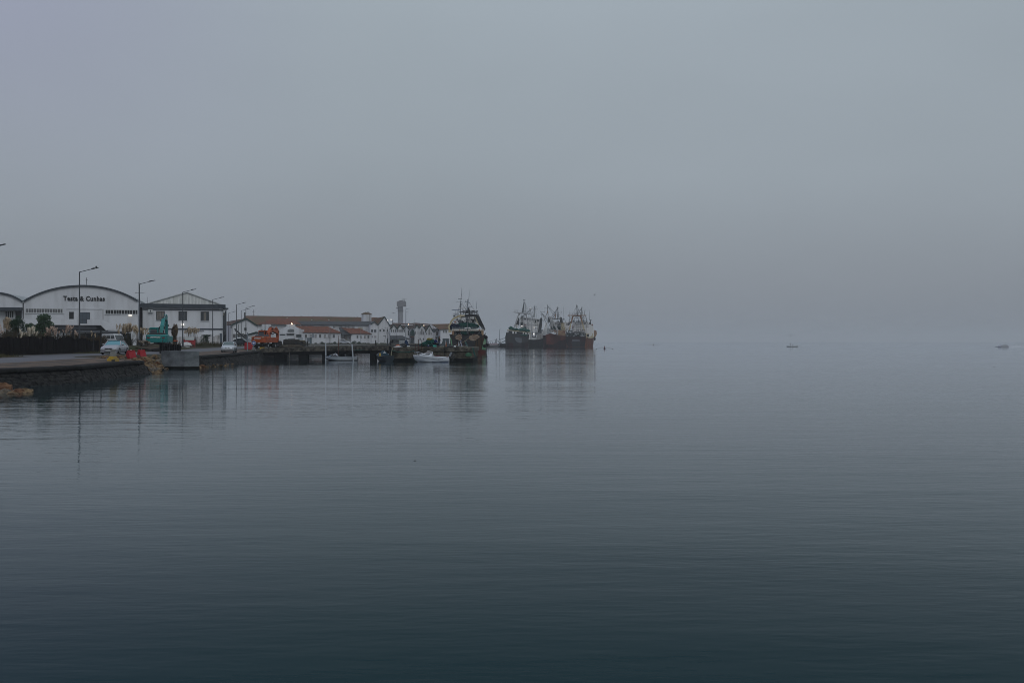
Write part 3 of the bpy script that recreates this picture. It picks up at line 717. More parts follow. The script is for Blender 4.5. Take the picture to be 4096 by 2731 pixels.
# roofs that run on behind the row
r = thing('row_rear_building', 'long brown-roofed building running behind the small gables', 'warehouse', (PX(1660, 480), 480, 2))
b = MB(); b.add([PT(1562, 1300, 470), PT(1660, 1298, 470), PT(1800, 1300, 470), PT(1562, 1375, 470), PT(1660, 1375, 470), PT(1800, 1375, 470),
                 PT(1562, 1300, 500), PT(1660, 1298, 500), PT(1800, 1300, 500), PT(1562, 1375, 500), PT(1660, 1375, 500), PT(1800, 1375, 500)],
                [(0, 1, 4, 3), (1, 2, 5, 4), (6, 9, 10, 7), (7, 10, 11, 8), (0, 3, 9, 6), (2, 8, 11, 5), (0, 6, 7, 1), (1, 7, 8, 2)]); b.build('wall', M_wall3, r, world=True)
b = MB(); e_ = [(1552, 1318), (1640, 1318), (1700, 1318), (1760, 1318), (1842, 1318)]; rd_ = [(1571, 1291), (1640, 1293.2), (1663, 1290.8), (1725, 1296), (1815, 1300)]
v = [PT(x, y, 469) for x, y in e_] + [PT(x, y, 484) for x, y in rd_] + [PT(x, y, 500) for x, y in e_]
b.add(v, [(i, i + 1, 6 + i, 5 + i) for i in range(4)] + [(5 + i, 6 + i, 11 + i, 10 + i) for i in range(4)] + [(0, 5, 10), (4, 14, 9)]); b.build('roof', M_brown, r, world=True)
# building behind the trawler's left side
Z = Frame(1785, 440, 10)
r = Z.root('quay_end_building', 1790, 'white two-storey building with brown roof behind the yellow ship crane', 'warehouse')
b = MB(); Z.rect(b, 1762, 1850, 1315, 1378, 0, 22); part_of(r, b, 'wall', M_wall2)
b = MB(); b.slab([Z.pt(1755, 1316, -.5), Z.pt(1852, 1315.5, -.5), PT(1852, 1294, 456), PT(1728, 1296, 456)], .3); part_of(r, b, 'roof', M_moss)
for x in (1775, 1784.5): window(Z, r, x - 2.5, x + 2.5, 1322, 1331, 1, M_frame, M_glass2, th=.12, sill=False)
r = Z.root('grey_gable_building', 1800, 'grey gable roof rising behind the quay end building', 'warehouse', z=2)
b = MB(); q = Frame(1810, 500)
q.prism(b, q.P([(1768, 1375), (1835, 1375), (1835, 1298), (1812, 1292), (1768, 1298)]), 0, 20); b.build('gable', mat('grey_wall', (.09, .095, .10), .9, .1, 1), r, world=True)
# dark green hoist housing
HZ = Frame(1650, 444, 10)
r = HZ.root('hoist_house', 1651, 'dark green timber hoist housing on legs between the white gables', 'hoist')
b = MB(); HZ.prism(b, HZ.P([(1641, 1343), (1659, 1343), (1659, 1329), (1651, 1315.5), (1642, 1330)]), -1, 6); part_of(r, b, 'housing', M_green_d)
b = MB(); HZ.prism(b, HZ.P([(1640, 1344), (1658, 1344), (1653, 1350), (1646, 1350)]), -1, 4); part_of(r, b, 'hopper', M_brown)
for x in (1645.5, 1649, 1653):
    b = MB(); HZ.rect(b, x, x + 1, 1350, 1371, 0, .4); part_of(r, b, 'leg', M_green_d)
# lean-to in front of the first gables
LT = Frame(1595, 440, 10)
r = LT.root('open_lean_to', 1595, 'open shed with grey pitched roof under the first small gables', 'shed')
b = MB(); b.slab([LT.pt(1561, 1356, -3), LT.pt(1636, 1355, -3), LT.pt(1612, 1342, 3), LT.pt(1561, 1342, 3)], .3); part_of(r, b, 'roof', M_grey_roof)
b = MB(); LT.rect(b, 1561, 1615, 1352, 1374, 2, 2.5); part_of(r, b, 'back_wall', M_conc)
for x in (1587, 1612):
    b = MB(); LT.rect(b, x, x + .7, 1354, 1374, -2.6, -2.4); part_of(r, b, 'post', M_frame)

# ---------------------------------------------------------------- control tower in the fog
ct = thing('control_tower', 'tall concrete tower with boxy head and aerials, fading in the fog', 'tower', (PX(1606, 1080), 1080, 2))
M_ct = mat('tower_concrete', (.21, .21, .225), .9, .08, .2)
k_ = 1080 / F; c0 = Vector((PX(1602, 1080), 1080, 0))
b = MB(); b.lathe(c0, [(11 * k_, 1), (10.6 * k_, PZ(1224, 1080))], 18); b.build('shaft', M_ct, ct, world=True)
b = MB(); x0, x1 = PX(1589, 1080), PX(1623, 1080); b.bb(x0, x1, 1075, 1085, PZ(1226, 1080), PZ(1206, 1080)); b.bb(PX(1596, 1080), PX(1612, 1080), 1077, 1083, PZ(1206, 1080), PZ(1202, 1080)); b.build('head', mat('tower_head', (.15, .147, .155), .9, .08, .2), ct, world=True)
b = MB(); b.lathe(c0, [(11 * k_, PZ(1243, 1080)), (15 * k_, PZ(1243, 1080)), (15 * k_, PZ(1242, 1080)), (11 * k_, PZ(1242, 1080))], 18); b.lathe(c0, [(14.8 * k_, PZ(1238, 1080)), (15 * k_, PZ(1238, 1080)), (15 * k_, PZ(1237, 1080))], 18); b.build('gallery', M_ct, ct, world=True)
b = MB()
for x, y0, y1 in ((1596, 1206, 1190), (1609, 1206, 1198), (1616, 1206, 1196), (1619, 1206, 1200)): b.tube(PT(x, y0, 1080), PT(x, y1, 1080), .35 if y1 > 1192 else .18)
b.tube(PT(1607, 1196, 1080), PT(1626, 1196, 1080), .15); b.blob(PT(1588, 1232, 1080), (.8, .8, 1.0), 2, 8, 6, 0)
b.build('aerials', M_ct, ct, world=True)

# ================================================================== STREET THINGS
def gp(x, y): return Vector((x, y, gz(x, y)))
LAMPS = [(318, 1088, 110, 1, 'nearest street lamp, in front of the arched warehouse with a gull on its arm'),
         (558, 1136, 132.6, 1, 'second street lamp, standing where the hall and the office meet'),
         (731, 1168.5, 155, 1, 'third street lamp, in front of the middle office window'),
         (851, 1198.5, 182, 1, 'fourth street lamp, before the right end of the office front'),
         (945.8, 1218.5, 207, 1, 'fifth street lamp, first to the right of the office block'),
         (983.7, 1231.5, 227, 1, 'sixth street lamp, in front of the white gable with a box on its pole'),
         (965, 1242.5, 247, 1, 'seventh street lamp, between two nearer ones by the gable warehouse')]
ARM = 2.05
def make_lamp(zt, zb):
    r = thing('street_lamp', None, 'street lamp', (0, 0, 0))
    h = zt - zb
    b = MB(); b.tube((0, 0, 0), (0, 0, h), .11, .06, 8); b.build('pole', M_lamp, r)
    b = MB(); b.box((0, 0, .5), (.24, .24, .9)); b.build('base', M_lamp, r)
    b = MB(); b.tube((-.03, 0, h - .02), (1.25, .15, h + .32), .045, .035); b.build('arm', M_lamp, r)
    b = MB(); M_ = Matrix.Rotation(-R(14), 3, 'Y'); b.box((1.62, .2, h + .415), (.80, .24, .06), M=M_); b.box((1.42, .18, h + .42), (.34, .16, .08), M=M_); b.build('lamp_head', M_lamp, r)
    return r
for i, (px, py, d, s_, lb) in enumerate(LAMPS):
    x = PX(px, d); zb = gz(x, d) - .05
    if i < 3: zb = {0: 1.60, 1: 1.62, 2: 1.95}[i]
    r = make_lamp(PZ(py, d), zb); r.location = (x, d, zb); tag(r, lb, 'street lamp', 'street lamps along the quay road')
r = make_lamp(PZ(1000, 83) , 1.5); r.location = (PX(-80, 83), 83, 1.5); tag(r, 'lamp head reaching in at the left edge of the view', 'street lamp', 'street lamps along the quay road')
r = make_lamp(PZ(1252, 262), 2); r.location = (PX(915, 262), 262, 2); tag(r, 'farthest street lamp, its head poking out behind the office corner', 'street lamp', 'street lamps along the quay road')
b = MB(); b.box((PX(983, 226.7), 226.5, PZ(1317, 227)), (.45, .4, .7)); b.build('pole_box', M_frame, label='small dark box strapped to the sixth lamp pole', cat='box')
# tall lit lamp by the gables: swan neck
def swan(px, pyt, d, pyb, label, arms, lit=True):
    r = thing('street_lamp', label, 'street lamp', (PX(px, d), d, PZ(pyb, d))); k = d / F
    h = (pyb - pyt) * k
    b = MB(); b.tube((0, 0, 0), (0, 0, h * .5), .16, .12); b.tube((0, 0, h * .5), (0, 0, h * .985), .12, .08); b.build('pole', M_steel, r)
    for (dy, w_) in arms:
        z = h - dy * k
        b = MB(); b.path([(0, 0, z - 3 * k), (w_ * .2 * k, 0, z - .8 * k), (w_ * .6 * k, 0, z), (w_ * k, 0, z + .3 * k)], .07); b.build('arm', M_steel, r)
        b = MB(); b.box((w_ * k * .9, 0, z + .3 * k), (w_ * k * .45, .3, .16)); b.build('lamp_head', M_fwhite if lit else M_steel, r)
    return r
swan(1623.5, 1234, 330, 1376, 'tall swan-necked street lamp with two arms in front of the small gables', [(0, 14), (14, 8)])
swan(1998, 1316, 500, 1383, 'slim swan-necked lamp on the far jetty left of the trawlers', [(0, 4)])
for (x, y) in ((1634, 1297.7), (1695.5, 1301.8)):
    b = MB(); b.blob(PT(x, y, 440), (.18, .18, .18), 4, 8, 6, 0)
    o = b.build('floodlight', M_lightw, label='glowing floodlight above the %s of the small gables' % ('dark hoist house' if x < 1650 else 'arched window pair'), cat='floodlight')
for (x, y) in ((1564, 1278), (1551, 1281.5)):
    b = MB(); b.blob(PT(x, y, 470), (.22, .22, .22), 5, 8, 6, 0)
    o = b.build('small_lamp', M_light, label='tiny bright lamp %s the tall gable slope' % ('in the air right of' if x > 1560 else 'fixed on'), cat='lamp')
# thin telegraph poles and aerials against the white sheds
POLES = [(1319.5, 1300, 1374, 330, .09, 'thin grey pole in front of the seven-window orange shed'), (1443.5, 1300, 1373, 330, .09, 'thin grey pole in front of the four-window orange shed'),
         (1585.5, 1340, 1372, 420, .1, 'grey post in front of the open lean-to'), (1549, 1308, 1372, 400, .12, 'dark wooden pole with stays before the tallest gable'),
         (1639.7, 1278, 1371, 430, .05, 'thin whip aerial above the dark hoist house'), (1657.6, 1276, 1371, 430, .05, 'taller thin whip aerial right of the hoist house'),
         (1240.8, 1338, 1379, 200, .07, 'green-grey post between the first two shed windows')]
for px, y0, y1, d, r_, lb in POLES:
    b = MB(); b.tube(PT(px, y1, d), PT(px, y0, d), r_, r_ * .7); b.build('pole', M_steel if r_ < .1 else M_frame, label=lb, cat='pole')
for (x, y, d, px2, py2, lb) in ((1549, 1309, 400, 1523, 1318, 'slack cable from the stayed pole towards the twin-window gable'), (1549, 1320, 400, 1536, 1372, 'left stay wire of the dark wooden pole'), (1549, 1322, 400, 1566, 1352, 'right stay wire of the dark wooden pole')):
    b = MB(); b.tube(PT(x, y, d), PT(px2, py2, d), .05); b.build('cable', M_dark, label=lb, cat='cable')
# roof aerials
def aerial(px, y0, y1, d, w_, lb):
    b = MB(); b.tube(PT(px, y1, d), PT(px, y0, d), .10); b.tube(PT(px - w_, y0 + 8, d), PT(px + w_, y0 + 9, d), .06)
    b.tube(PT(px - w_ * .5, y0 + 18, d), PT(px + w_ * .8, y0 + 18, d), .06); b.blob(PT(px, y0 + 1, d), (.35, .35, .2), 3, 8, 5, 0); b.build('roof_aerial', M_frame, label=lb, cat='aerial')
aerial(1015, 1240, 1264, 470, 6, 'aerial mast with dish and crossbars on the long hall ridge')
aerial(1570, 1281, 1293, 480, 4, 'small cross-barred aerial left of the fogged tower')

# road signs
def round_sign(px, py, d, ground, r_, m, lb, arrow=False, yaw=0):
    base = Vector((PX(px, d), d, ground)); t = thing('road_sign', lb, 'road sign', base, R(yaw)); z = PZ(py, d) - ground
    b = MB(); b.tube((0, .03, 0), (0, .03, z), .035); b.build('post', M_steel, t)
    b = MB(); b.lathe((0, 0, z), [(.02, .012), (r_, .012), (r_, -.012), (.02, -.012)], 20, 'Y'); b.build('rim', M_fwhite, t)
    b = MB(); b.lathe((0, -.02, z), [(.01, 0), (r_ * .88, 0), (r_ * .88, -.006), (.01, -.006)], 20, 'Y'); p = b.build('plate', m, t)
    if arrow:
        b = MB()
        pl = [(-.62, 0), (-.1, .42), (-.1, .14), (.6, .14), (.6, -.14), (-.1, -.14), (-.1, -.42)]
        b.prism([(x * r_, zz * r_) for x, zz in pl], lambda u, v: Vector((u, -.033, z + v)), lambda u, v: Vector((u, -.027, z + v))); b.build('arrow', mat('sign_white', (.8, .8, .8), .5, .03, 1), p)
    return t
round_sign(1015, 1372, 147, 1.55, .33, mat('sign_blue', (.012, .055, .22), .5, .1, 1), 'round blue sign with white arrow pointing left beside the orange excavator', True, 12)
round_sign(1145, 1361, 300, 1.8, .55, M_steel, 'small grey sign seen from behind, in front of the yard wall')
round_sign(1252, 1338.5, 330, 1.8, .42, M_steel, 'double round sign seen from behind, upper disc, before the orange shed')
b = MB(); b.lathe(PT(1252, 1346, 329.9), [(.01, 0), (.42, 0), (.42, -.05), (.01, -.05)], 16, 'Y'); b.build('sign_disc', M_steel, label='lower of two grey round discs on the post before the orange shed', cat='road sign')
for o in [o for o in bpy.data.objects if o.name.startswith('rim')]: pass
# tall bare post by the end of the quay
b = MB(); b.tube(PT(990, 1407, 146), PT(990, 1330, 146), .085, .085); b.build('pole', M_steel, label='plain galvanised pole at the corner of the quay beside the round blue sign', cat='pole')
# chevron board
q = PT(999.5, 1371, 235)
cb = thing('chevron_board', 'small orange and black chevron board on two legs behind the red barrier', 'road sign', (q.x, q.y, 1.95))
b = MB(); b.box((0, 0, PZ(1361, 235) - 1.95), (.78, .05, .36)); b.build('board', mat('board_orange', (.30, .09, .015), .6, .1, 2), cb)
for k in range(3):
    b = MB(); x = -.24 + k * .24; z = PZ(1361, 235) - 1.95
    b.prism([(x - .08, z - .16), (x, z - .16), (x + .1, z), (x, z + .16), (x - .08, z + .16), (x + .02, z)], lambda u, v: Vector((u, -.035, v)), lambda u, v: Vector((u, -.026, v))); b.build('chevron', M_dark, cb)
for x in (-.3, .3):
    b = MB(); b.tube((x, .03, 0), (x, .03, .7), .03); b.build('leg', M_steel, cb)

# ================================================================== CARS
M_tyre = mat('tyre_rubber', (.012, .012, .013), .9, .2, 4)
M_rim = mat('alloy_rim', (.28, .29, .30), .35, .1, 3, metal=.6)
M_hl = mat('headlight_glass', (.42, .45, .48), .12, .1, 5, spec=.8)
M_black = mat('black_plastic', (.014, .015, .017), .6, .2, 4)
M_red = mat('red_lens', (.20, .008, .008), .3, .1, 4)
M_plate = mat('number_plate', (.50, .52, .52), .5, .05, 3)
def paint(name, c, rough=.28): return mat(name, c, rough, .04, 1.0, metal=.25, spec=.6)
def make_car(name, label, body, sec, cab, Wd, wheels, wr=.32, roofm=None, glassm=None, kind='sedan', group=None, trim=None, plate_txt=None):
    """forward is -Y.  sec: (y, half width, z bottom, z shoulder, z top) ; cab: side outline of the glasshouse (y,z)"""
    r = thing(name, label, 'car', (0, 0, 0), 0, group)
    glassm = glassm or M_glass
    b = MB(); rings = []
    for y, hw, z0, zs, zt in sec:
        rings.append([Vector((-hw * .86, y, z0)), Vector((hw * .86, y, z0)), Vector((hw * .98, y, z0 + .12)), Vector((hw, y, (z0 + zs) / 2)), Vector((hw * .965, y, zs)),
                      Vector((hw * .86, y, zt - .01)), Vector((hw * .45, y, zt + .012)), Vector((-hw * .45, y, zt + .012)), Vector((-hw * .86, y, zt - .01)), Vector((-hw * .965, y, zs)), Vector((-hw, y, (z0 + zs) / 2)), Vector((-hw * .98, y, z0 + .12))])
    b.rings(rings); bo = b.build('body', body, r, smooth=True)
    bo.data.shade_smooth(); md = bo.modifiers.new('edge', 'EDGE_SPLIT'); md.split_angle = R(38)
    # glasshouse: windscreen base, roof front, roof rear, rear base
    (y0, z0), (y1, z1), (y2, z2), (y3, z3) = cab; hb, ht = Wd / 2 * .93, Wd / 2 * .70
    rr = [[Vector((-hb * .97, y0, z0 - .03)), Vector((hb * .97, y0, z0 - .03)), Vector((hb * .95, y3, z3 - .03)), Vector((-hb * .95, y3, z3 - .03))],
          [Vector((-ht, y1, z1)), Vector((ht, y1, z1)), Vector((ht, y2, z2)), Vector((-ht, y2, z2))]]
    b = MB(); b.rings(rr); gh_ = b.build('window_glass', glassm, r)
    b = MB(); b.rings([[Vector((-ht * 1.01, y1 - .03, z1)), Vector((ht * 1.01, y1 - .03, z1)), Vector((ht * 1.01, y2 + .03, z2)), Vector((-ht * 1.01, y2 + .03, z2))],
                       [Vector((-ht * .9, y1 + .12, z1 + .055)), Vector((ht * .9, y1 + .12, z1 + .055)), Vector((ht * .9, y2 - .1, z2 + .05)), Vector((-ht * .9, y2 - .1, z2 + .05))]])
    b.build('roof', roofm or body, r)
    # pillars
    b = MB()
    for s_ in (-1, 1):
        b.bar((s_ * hb * .96, y0, z0 - .03), (s_ * ht, y1, z1), .07, .07); b.bar((s_ * hb * .94, y3, z3 - .03), (s_ * ht, y2, z2), .09, .16)
        b.bar((s_ * ht, y1, z1), (s_ * ht, y2, z2), .05, .05)
        ym = y1 + (y2 - y1) * .52; b.bar((s_ * hb * .965, ym + .05, z0 - .02), (s_ * ht * 1.01, ym, z1), .08, .03)
    b.build('pillars', body, gh_)
    for s_ in (-1, 1):
        m_ = MB(); m_.blob((s_ * (Wd / 2 + .06), y0 + .28, z0 + .06), (.13, .09, .08), 2, 10, 6, 0); m_.build('wing_mirror', trim if trim else body, r, smooth=True)
    for y in wheels:
        for s_ in (-1, 1):
            wb_ = MB(); x = s_ * (Wd / 2 - .11)
            wb_.lathe((x, y, wr), [(.01, -.1), (wr * .9, -.1), (wr, -.06), (wr, .06), (wr * .9, .1), (.01, .1)], 20, 'X'); wh = wb_.build('wheel', M_tyre, r)
            rm = MB(); rm.lathe((x + s_ * .1, y, wr), [(.01, -.01), (wr * .62, -.01), (wr * .62, .012), (.01, .03)], 14, 'X'); rm.build('rim', M_rim, wh)
            ar = MB()
            for k in range(12):
                a0, a1 = math.pi * k / 12, math.pi * (k + 1) / 12; R0 = wr + .05
                xx = s_ * (Wd / 2 - .012)
                ar.add([(xx, y + R0 * math.cos(a0), wr + R0 * math.sin(a0)), (xx, y + R0 * math.cos(a1), wr + R0 * math.sin(a1)), (xx + s_ * .012, y + (R0) * math.cos(a1), wr + R0 * math.sin(a1)), (xx + s_ * .012, y + R0 * math.cos(a0), wr + R0 * math.sin(a0)),
                        (xx + s_ * .012, y, wr)], [(2, 3, 4) if s_ > 0 else (3, 2, 4)])
            ar.build('wheel_arch', M_black, wh)
    front = min(s_[0] for s_ in sec); rear = max(s_[0] for s_ in sec)
    return r, front, rear
# silver four-door saloon with twin round headlamps
sv = paint('silver_paint', (.30, .30, .33))
sec = [(-2.36, .66, .32, .50, .58), (-2.28, .80, .24, .62, .68), (-2.0, .88, .20, .70, .80), (-1.4, .905, .20, .76, .90), (-.85, .91, .20, .82, .97), (.4, .91, .20, .85, .98), (1.3, .90, .22, .86, 1.0), (1.7, .89, .24, .86, 1.01), (2.2, .85, .30, .84, .98), (2.40, .72, .40, .72, .86)]
c1, f_, r_ = make_car('parked_car', 'silver saloon with four round headlamps parked by the verge under the first lamp', sv, sec, [(-.92, .96), (-.18, 1.40), (.85, 1.40), (1.62, 1.0)], 1.82, (-1.45, 1.42), .33, roofm=M_black, glassm=glass('cyan_tinted_glass', (.05, .22, .27), .06))
for s_ in (-1, 1):
    for x, rr_ in ((.70, .125), (.49, .095)):
        b = MB(); b.lathe((s_ * x, -2.30 + (x - .5) * .28, .57), [(.01, .0), (rr_, .02), (rr_ * .9, -.05), (.01, -.075)], 14, 'Y'); b.build('headlight', M_hl, c1, smooth=True)
b = MB(); b.prism([(-.37, .64), (.37, .64), (.33, .49), (-.33, .49)], lambda u, v: Vector((u, -2.385, v)), lambda u, v: Vector((u, -2.3, v))); gr = b.build('grille', M_black, c1)
b = MB(); b.box((0, -2.395, .565), (.03, .02, .15)); b.build('grille_bar', M_rim, gr)
b = MB(); b.bevbox((0, -2.20, .30), (1.70, .30, .16), .10); b.build('bumper', sv, c1)
b = MB(); b.box((0, -2.405, .30), (.8, .02, .07)); b.build('lower_intake', M_black, c1)
b = MB(); b.box((0, -2.41, .405), (.52, .02, .11)); b.build('licence_plate', M_plate, c1)
for s_ in (-1, 1):
    for y in (-.15, .85): b = MB(); b.box((s_ * .915, y, .80), (.02, .18, .03)); b.build('door_handle', sv, c1)
    for s2, y in ((1, -.62), (1, .32), (1, 1.2)):
        b = MB(); b.box((s_ * .909, y, .58), (.006, .012, .5)); b.build('door_seam', M_black, c1)
    b = MB(); b.box((s_ * .60, 2.36, .72), (.36, .08, .16)); b.build('tail_light', M_red, c1)
c1.location = gp(PX(459, 105.2), 105.2); c1.location.z += .012; c1.rotation_euler.z = R(6.5)
# pale hatchback
pw = paint('pale_paint', (.42, .45, .48))
sec = [(-2.0, .60, .30, .50, .60), (-1.92, .78, .22, .62, .70), (-1.6, .84, .18, .72, .82), (-1.0, .85, .18, .82, .96), (.2, .85, .18, .86, .98), (1.2, .85, .2, .88, 1.0), (1.85, .82, .24, .86, 1.0), (2.02, .72, .34, .74, .9)]
c2, _, _ = make_car('parked_car', 'pale hatchback facing the camera on the quay road beyond the concrete block', pw, sec, [(-.95, .94), (-.12, 1.40), (1.35, 1.38), (1.95, .95)], 1.70, (-1.28, 1.3), .29, trim=M_black, glassm=glass('teal_glass', (.035, .07, .075), .06))
for s_ in (-1, 1):
    b = MB(); b.prism([(s_ * .38, .56), (s_ * .70, .56), (s_ * .76, .70), (s_ * .55, .70)], lambda u, v: Vector((u, -1.965, v)), lambda u, v: Vector((u, -1.80, v))); b.build('headlight', M_hl, c2)
    b = MB(); b.prism([(s_ * .06, .65), (s_ * .27, .67), (s_ * .30, .60), (s_ * .12, .58)], lambda u, v: Vector((u, -2.01, v)), lambda u, v: Vector((u, -1.9, v))); b.build('grille', M_black, c2)
b = MB(); b.bevbox((0, -1.93, .34), (1.62, .26, .24), .1); b.build('bumper', mat('grey_plastic', (.16, .17, .18), .6, .1, 3), c2)
b = MB(); b.box((0, -2.065, .40), (.9, .02, .05)); b.build('lower_intake', M_black, c2)
b = MB(); b.box((0, -2.07, .475), (.50, .02, .10)); b.build('licence_plate', M_plate, c2)
for s_ in (-1, 1):
    b = MB(); b.box((s_ * .855, .15, .45), (.02, 2.2, .06)); b.build('rubbing_strip', M_black, c2)
    b = MB(); b.box((s_ * .68, 1.98, .75), (.14, .08, .3)); b.build('tail_light', M_red, c2)
c2.location = gp(PX(906, 131), 132.2); c2.rotation_euler.z = R(9.5)
# far estate car, side on
sv2 = paint('grey_silver_paint', (.36, .38, .40))
c3, _, _ = make_car('parked_car', 'silver saloon seen side-on in front of the long white sheds', sv2, [(-2.2, .7, .3, .5, .6), (-1.9, .86, .2, .66, .78), (-1, .87, .2, .8, .95), (1.2, .87, .2, .84, 1.0), (2.1, .85, .3, .84, 1.0), (2.3, .7, .4, .7, .85)], [(-.95, .94), (-.2, 1.40), (.9, 1.40), (1.75, 1.0)], 1.76, (-1.35, 1.38), .34)
for s_ in (-1, 1):
    b = MB(); b.box((s_ * .68, 2.2, .78), (.34, .12, .2)); b.build('tail_light', M_red, c3)
    b = MB(); b.box((s_ * .62, -2.15, .58), (.3, .12, .14)); b.build('headlight', M_hl, c3)
c3.location = (PX(1381.5, 390), 390, 1.76); c3.location.z = gz(c3.location.x - 40, 385); c3.rotation_euler.z = R(-82 + 180 + 0)
c3.rotation_euler.z = R(80)
# van body behind it
def van(name, label, m, loc, rz, L_=4.2, Hh=2.0):
    r = thing(name, label, 'van', loc, rz)
    prof = [(-L_ / 2, .35), (-L_ / 2, .85), (-L_ / 2 + .7, 1.05), (-L_ / 2 + 1.3, Hh - .1), (-L_ / 2 + 1.7, Hh), (L_ / 2 - .1, Hh - .02), (L_ / 2, Hh - .3), (L_ / 2, .35)]
    b = MB(); b.prism(prof, lambda u, v: Vector((-.85, u, v)), lambda u, v: Vector((.85, u, v))); b.build('body', m, r, bevel=.05)
    b = MB(); b.prism([(-L_ / 2 + .78, 1.1), (-L_ / 2 + 1.3, Hh - .2), (-L_ / 2 + 1.24, Hh - .18), (-L_ / 2 + .72, 1.12)], lambda u, v: Vector((-.75, u - .03, v)), lambda u, v: Vector((.75, u - .03, v))); b.build('windscreen', M_glass, r)
    for s_ in (-1, 1):
        for y0, y1 in ((-L_ / 2 + 1.2, -L_ / 2 + 2.0), (-L_ / 2 + 2.15, .9)):
            b = MB(); b.box((s_ * .853, (y0 + y1) / 2, Hh - .55), (.02, y1 - y0, .5)); b.build('side_window', M_glass, r)
        for y in (-L_ / 2 + .8, L_ / 2 - .8):
            b = MB(); b.lathe((s_ * .78, y, .32), [(.01, -.1), (.32, -.1), (.32, .1), (.01, .1)], 16, 'X'); wh = b.build('wheel', M_tyre, r)
            b = MB(); b.lathe((s_ * .88, y, .32), [(.01, 0), (.2, 0), (.01, .02)], 12, 'X'); b.build('rim', M_rim, wh)
    return r
van('parked_van', 'small white van parked beyond the side-on silver saloon', paint('white_van_paint', (.52, .53, .54)), (PX(1374, 400), 400, 1.8), R(84), 3.3, 1.95)
# pick-up half hidden by pampas behind the silver saloon
van('parked_van', 'white van half hidden by pampas grass behind the silver saloon', paint('white_van_paint', (.5, .5, .52)), (PX(458, 165), 165, 1.9), R(60), 4.4, 2.15)
# dark cars beyond the hatchback
for (x, d, rz, c, lb) in ((971, 215, 80, (.045, .055, .065), 'dark grey car parked beyond the hatchback behind the lamp poles'), (990, 222, 75, (.10, .12, .14), 'blue-grey car parked just right of the dark grey one')):
    cc, _, _ = make_car('parked_car', lb, paint('car_%d' % x, c), [(-2.1, .66, .32, .5, .6), (-1.8, .83, .2, .66, .78), (-1, .85, .2, .8, .95), (1.2, .85, .2, .84, 1.0), (1.95, .82, .3, .84, 1.0), (2.1, .7, .4, .7, .85)], [(-.95, .94), (-.2, 1.42), (1.0, 1.42), (1.8, 1.0)], 1.72, (-1.3, 1.3), .31)
    for s_ in (-1, 1):
        b = MB(); b.box((s_ * .6, -2.0, .6), (.3, .14, .14)); b.build('headlight', M_hl, cc)
    xx = PX(x, d); cc.location = (xx, d, gz(xx, d)); cc.rotation_euler.z = R(rz)
# pale tarpaulined trailer roof behind
b = MB(); b.slab([PT(940, 1358, 245), PT(972, 1361, 245), PT(960, 1350, 250), PT(936, 1353, 250)], .2); b.build('tarpaulin', M_fwhite, label='pale sagging tarpaulin behind the parked dark cars', cat='tarpaulin')

# ================================================================== BARRIERS AND ROAD WORKS
M_redp = mat('red_barrier_plastic', (.27, .004, .010), .5, .12, 2.5, .01)
def red_barrier(loc, rz, L_, label, Wb=.62, Hh=.88):
    r = thing('road_barrier', label, 'barrier', loc, rz, 'red plastic water-filled barriers')
    b = MB(); rings = []
    for x, k in ((-L_ / 2, .93), (-L_ / 2 + .04, 1), (L_ / 2 - .04, 1), (L_ / 2, .93)):
        rings.append([Vector((x, -Wb / 2 * k, 0)), Vector((x, Wb / 2 * k, 0)), Vector((x, Wb / 2 * k, .12)), Vector((x, .09, Hh * .96 * k)), Vector((x, -.09, Hh * .96 * k)), Vector((x, -Wb / 2 * k, .12))])
    b.rings(rings)
    b.build('body', M_redp, r)
    b = MB()
    for k in range(5):
        x = -L_ / 2 + (k + .5) * L_ / 5
        b.slab([(x - .04, -Wb / 2 - .02, .1), (x + .04, -Wb / 2 - .02, .1), (x + .04, -.11, Hh * .93), (x - .04, -.11, Hh * .93)], .03)
    b.build('ribs', M_redp, r)
    b = MB(); b.bb(-L_ / 2 + .02, L_ / 2 - .02, -.11, .11, Hh * .955, Hh * 1.02); b.build('top_rail', M_redp, r)
    b = MB(); b.lathe((0, 0, Hh * 1.02), [(.01, 0), (.06, 0), (.06, .04), (.01, .04)], 10); b.build('filler_cap', M_fwhite, r)
    return r
def at_ground(px, py, zg):
    for _ in range(12): d_ = (H - zg) * F / (py - 1365.5); zg = .5 * zg + .5 * gz(PX(px, d_), d_)
    d = (H - zg) * F / (py - 1365.5); return Vector((PX(px, d), d, zg))
q = at_ground(524, 1434.5, 1.16); red_barrier(q, R(62), .82, 'left of the two red barriers by the rubble, nearer the yellow-footed block', .66, .80)
q = at_ground(566, 1430, 1.2); red_barrier(q, R(66), .80, 'right of the two red barriers by the rubble, nearer the concrete block', .64, .78)
for x, rz in ((994, 4), (1010, 14)):
    q = Vector((PX(x, 158 if x < 1000 else 160), 158, 1.5))
    red_barrier(q, R(rz), 1.1 if x > 1000 else 1.2, 'red barrier beside the round blue sign, %s of the joined pair' % ('left' if x < 1000 else 'right'), .5, 1.15)
q = PT(755, 1395, 170); bz = gz(q.x, 170)
bb = red_barrier((q.x, 170, bz), R(10), 2.2, 'red barrier with faded white patches on the verge beyond the turquoise excavator', .5, 1.2)
b = MB(); b.box((.15, -.05, 1.45), (1.5, .25, .55)); b.build('white_panel', M_fwhite, bb)
b = MB(); b.blob(PT(746, 1380, 166), (.95, .5, .5), 8, 12, 8, .2); b.build('white_bag', mat('white_sack', (.50, .50, .50), .8, .15, 2), label='crumpled white sack lying against the faded red barrier', cat='sack')
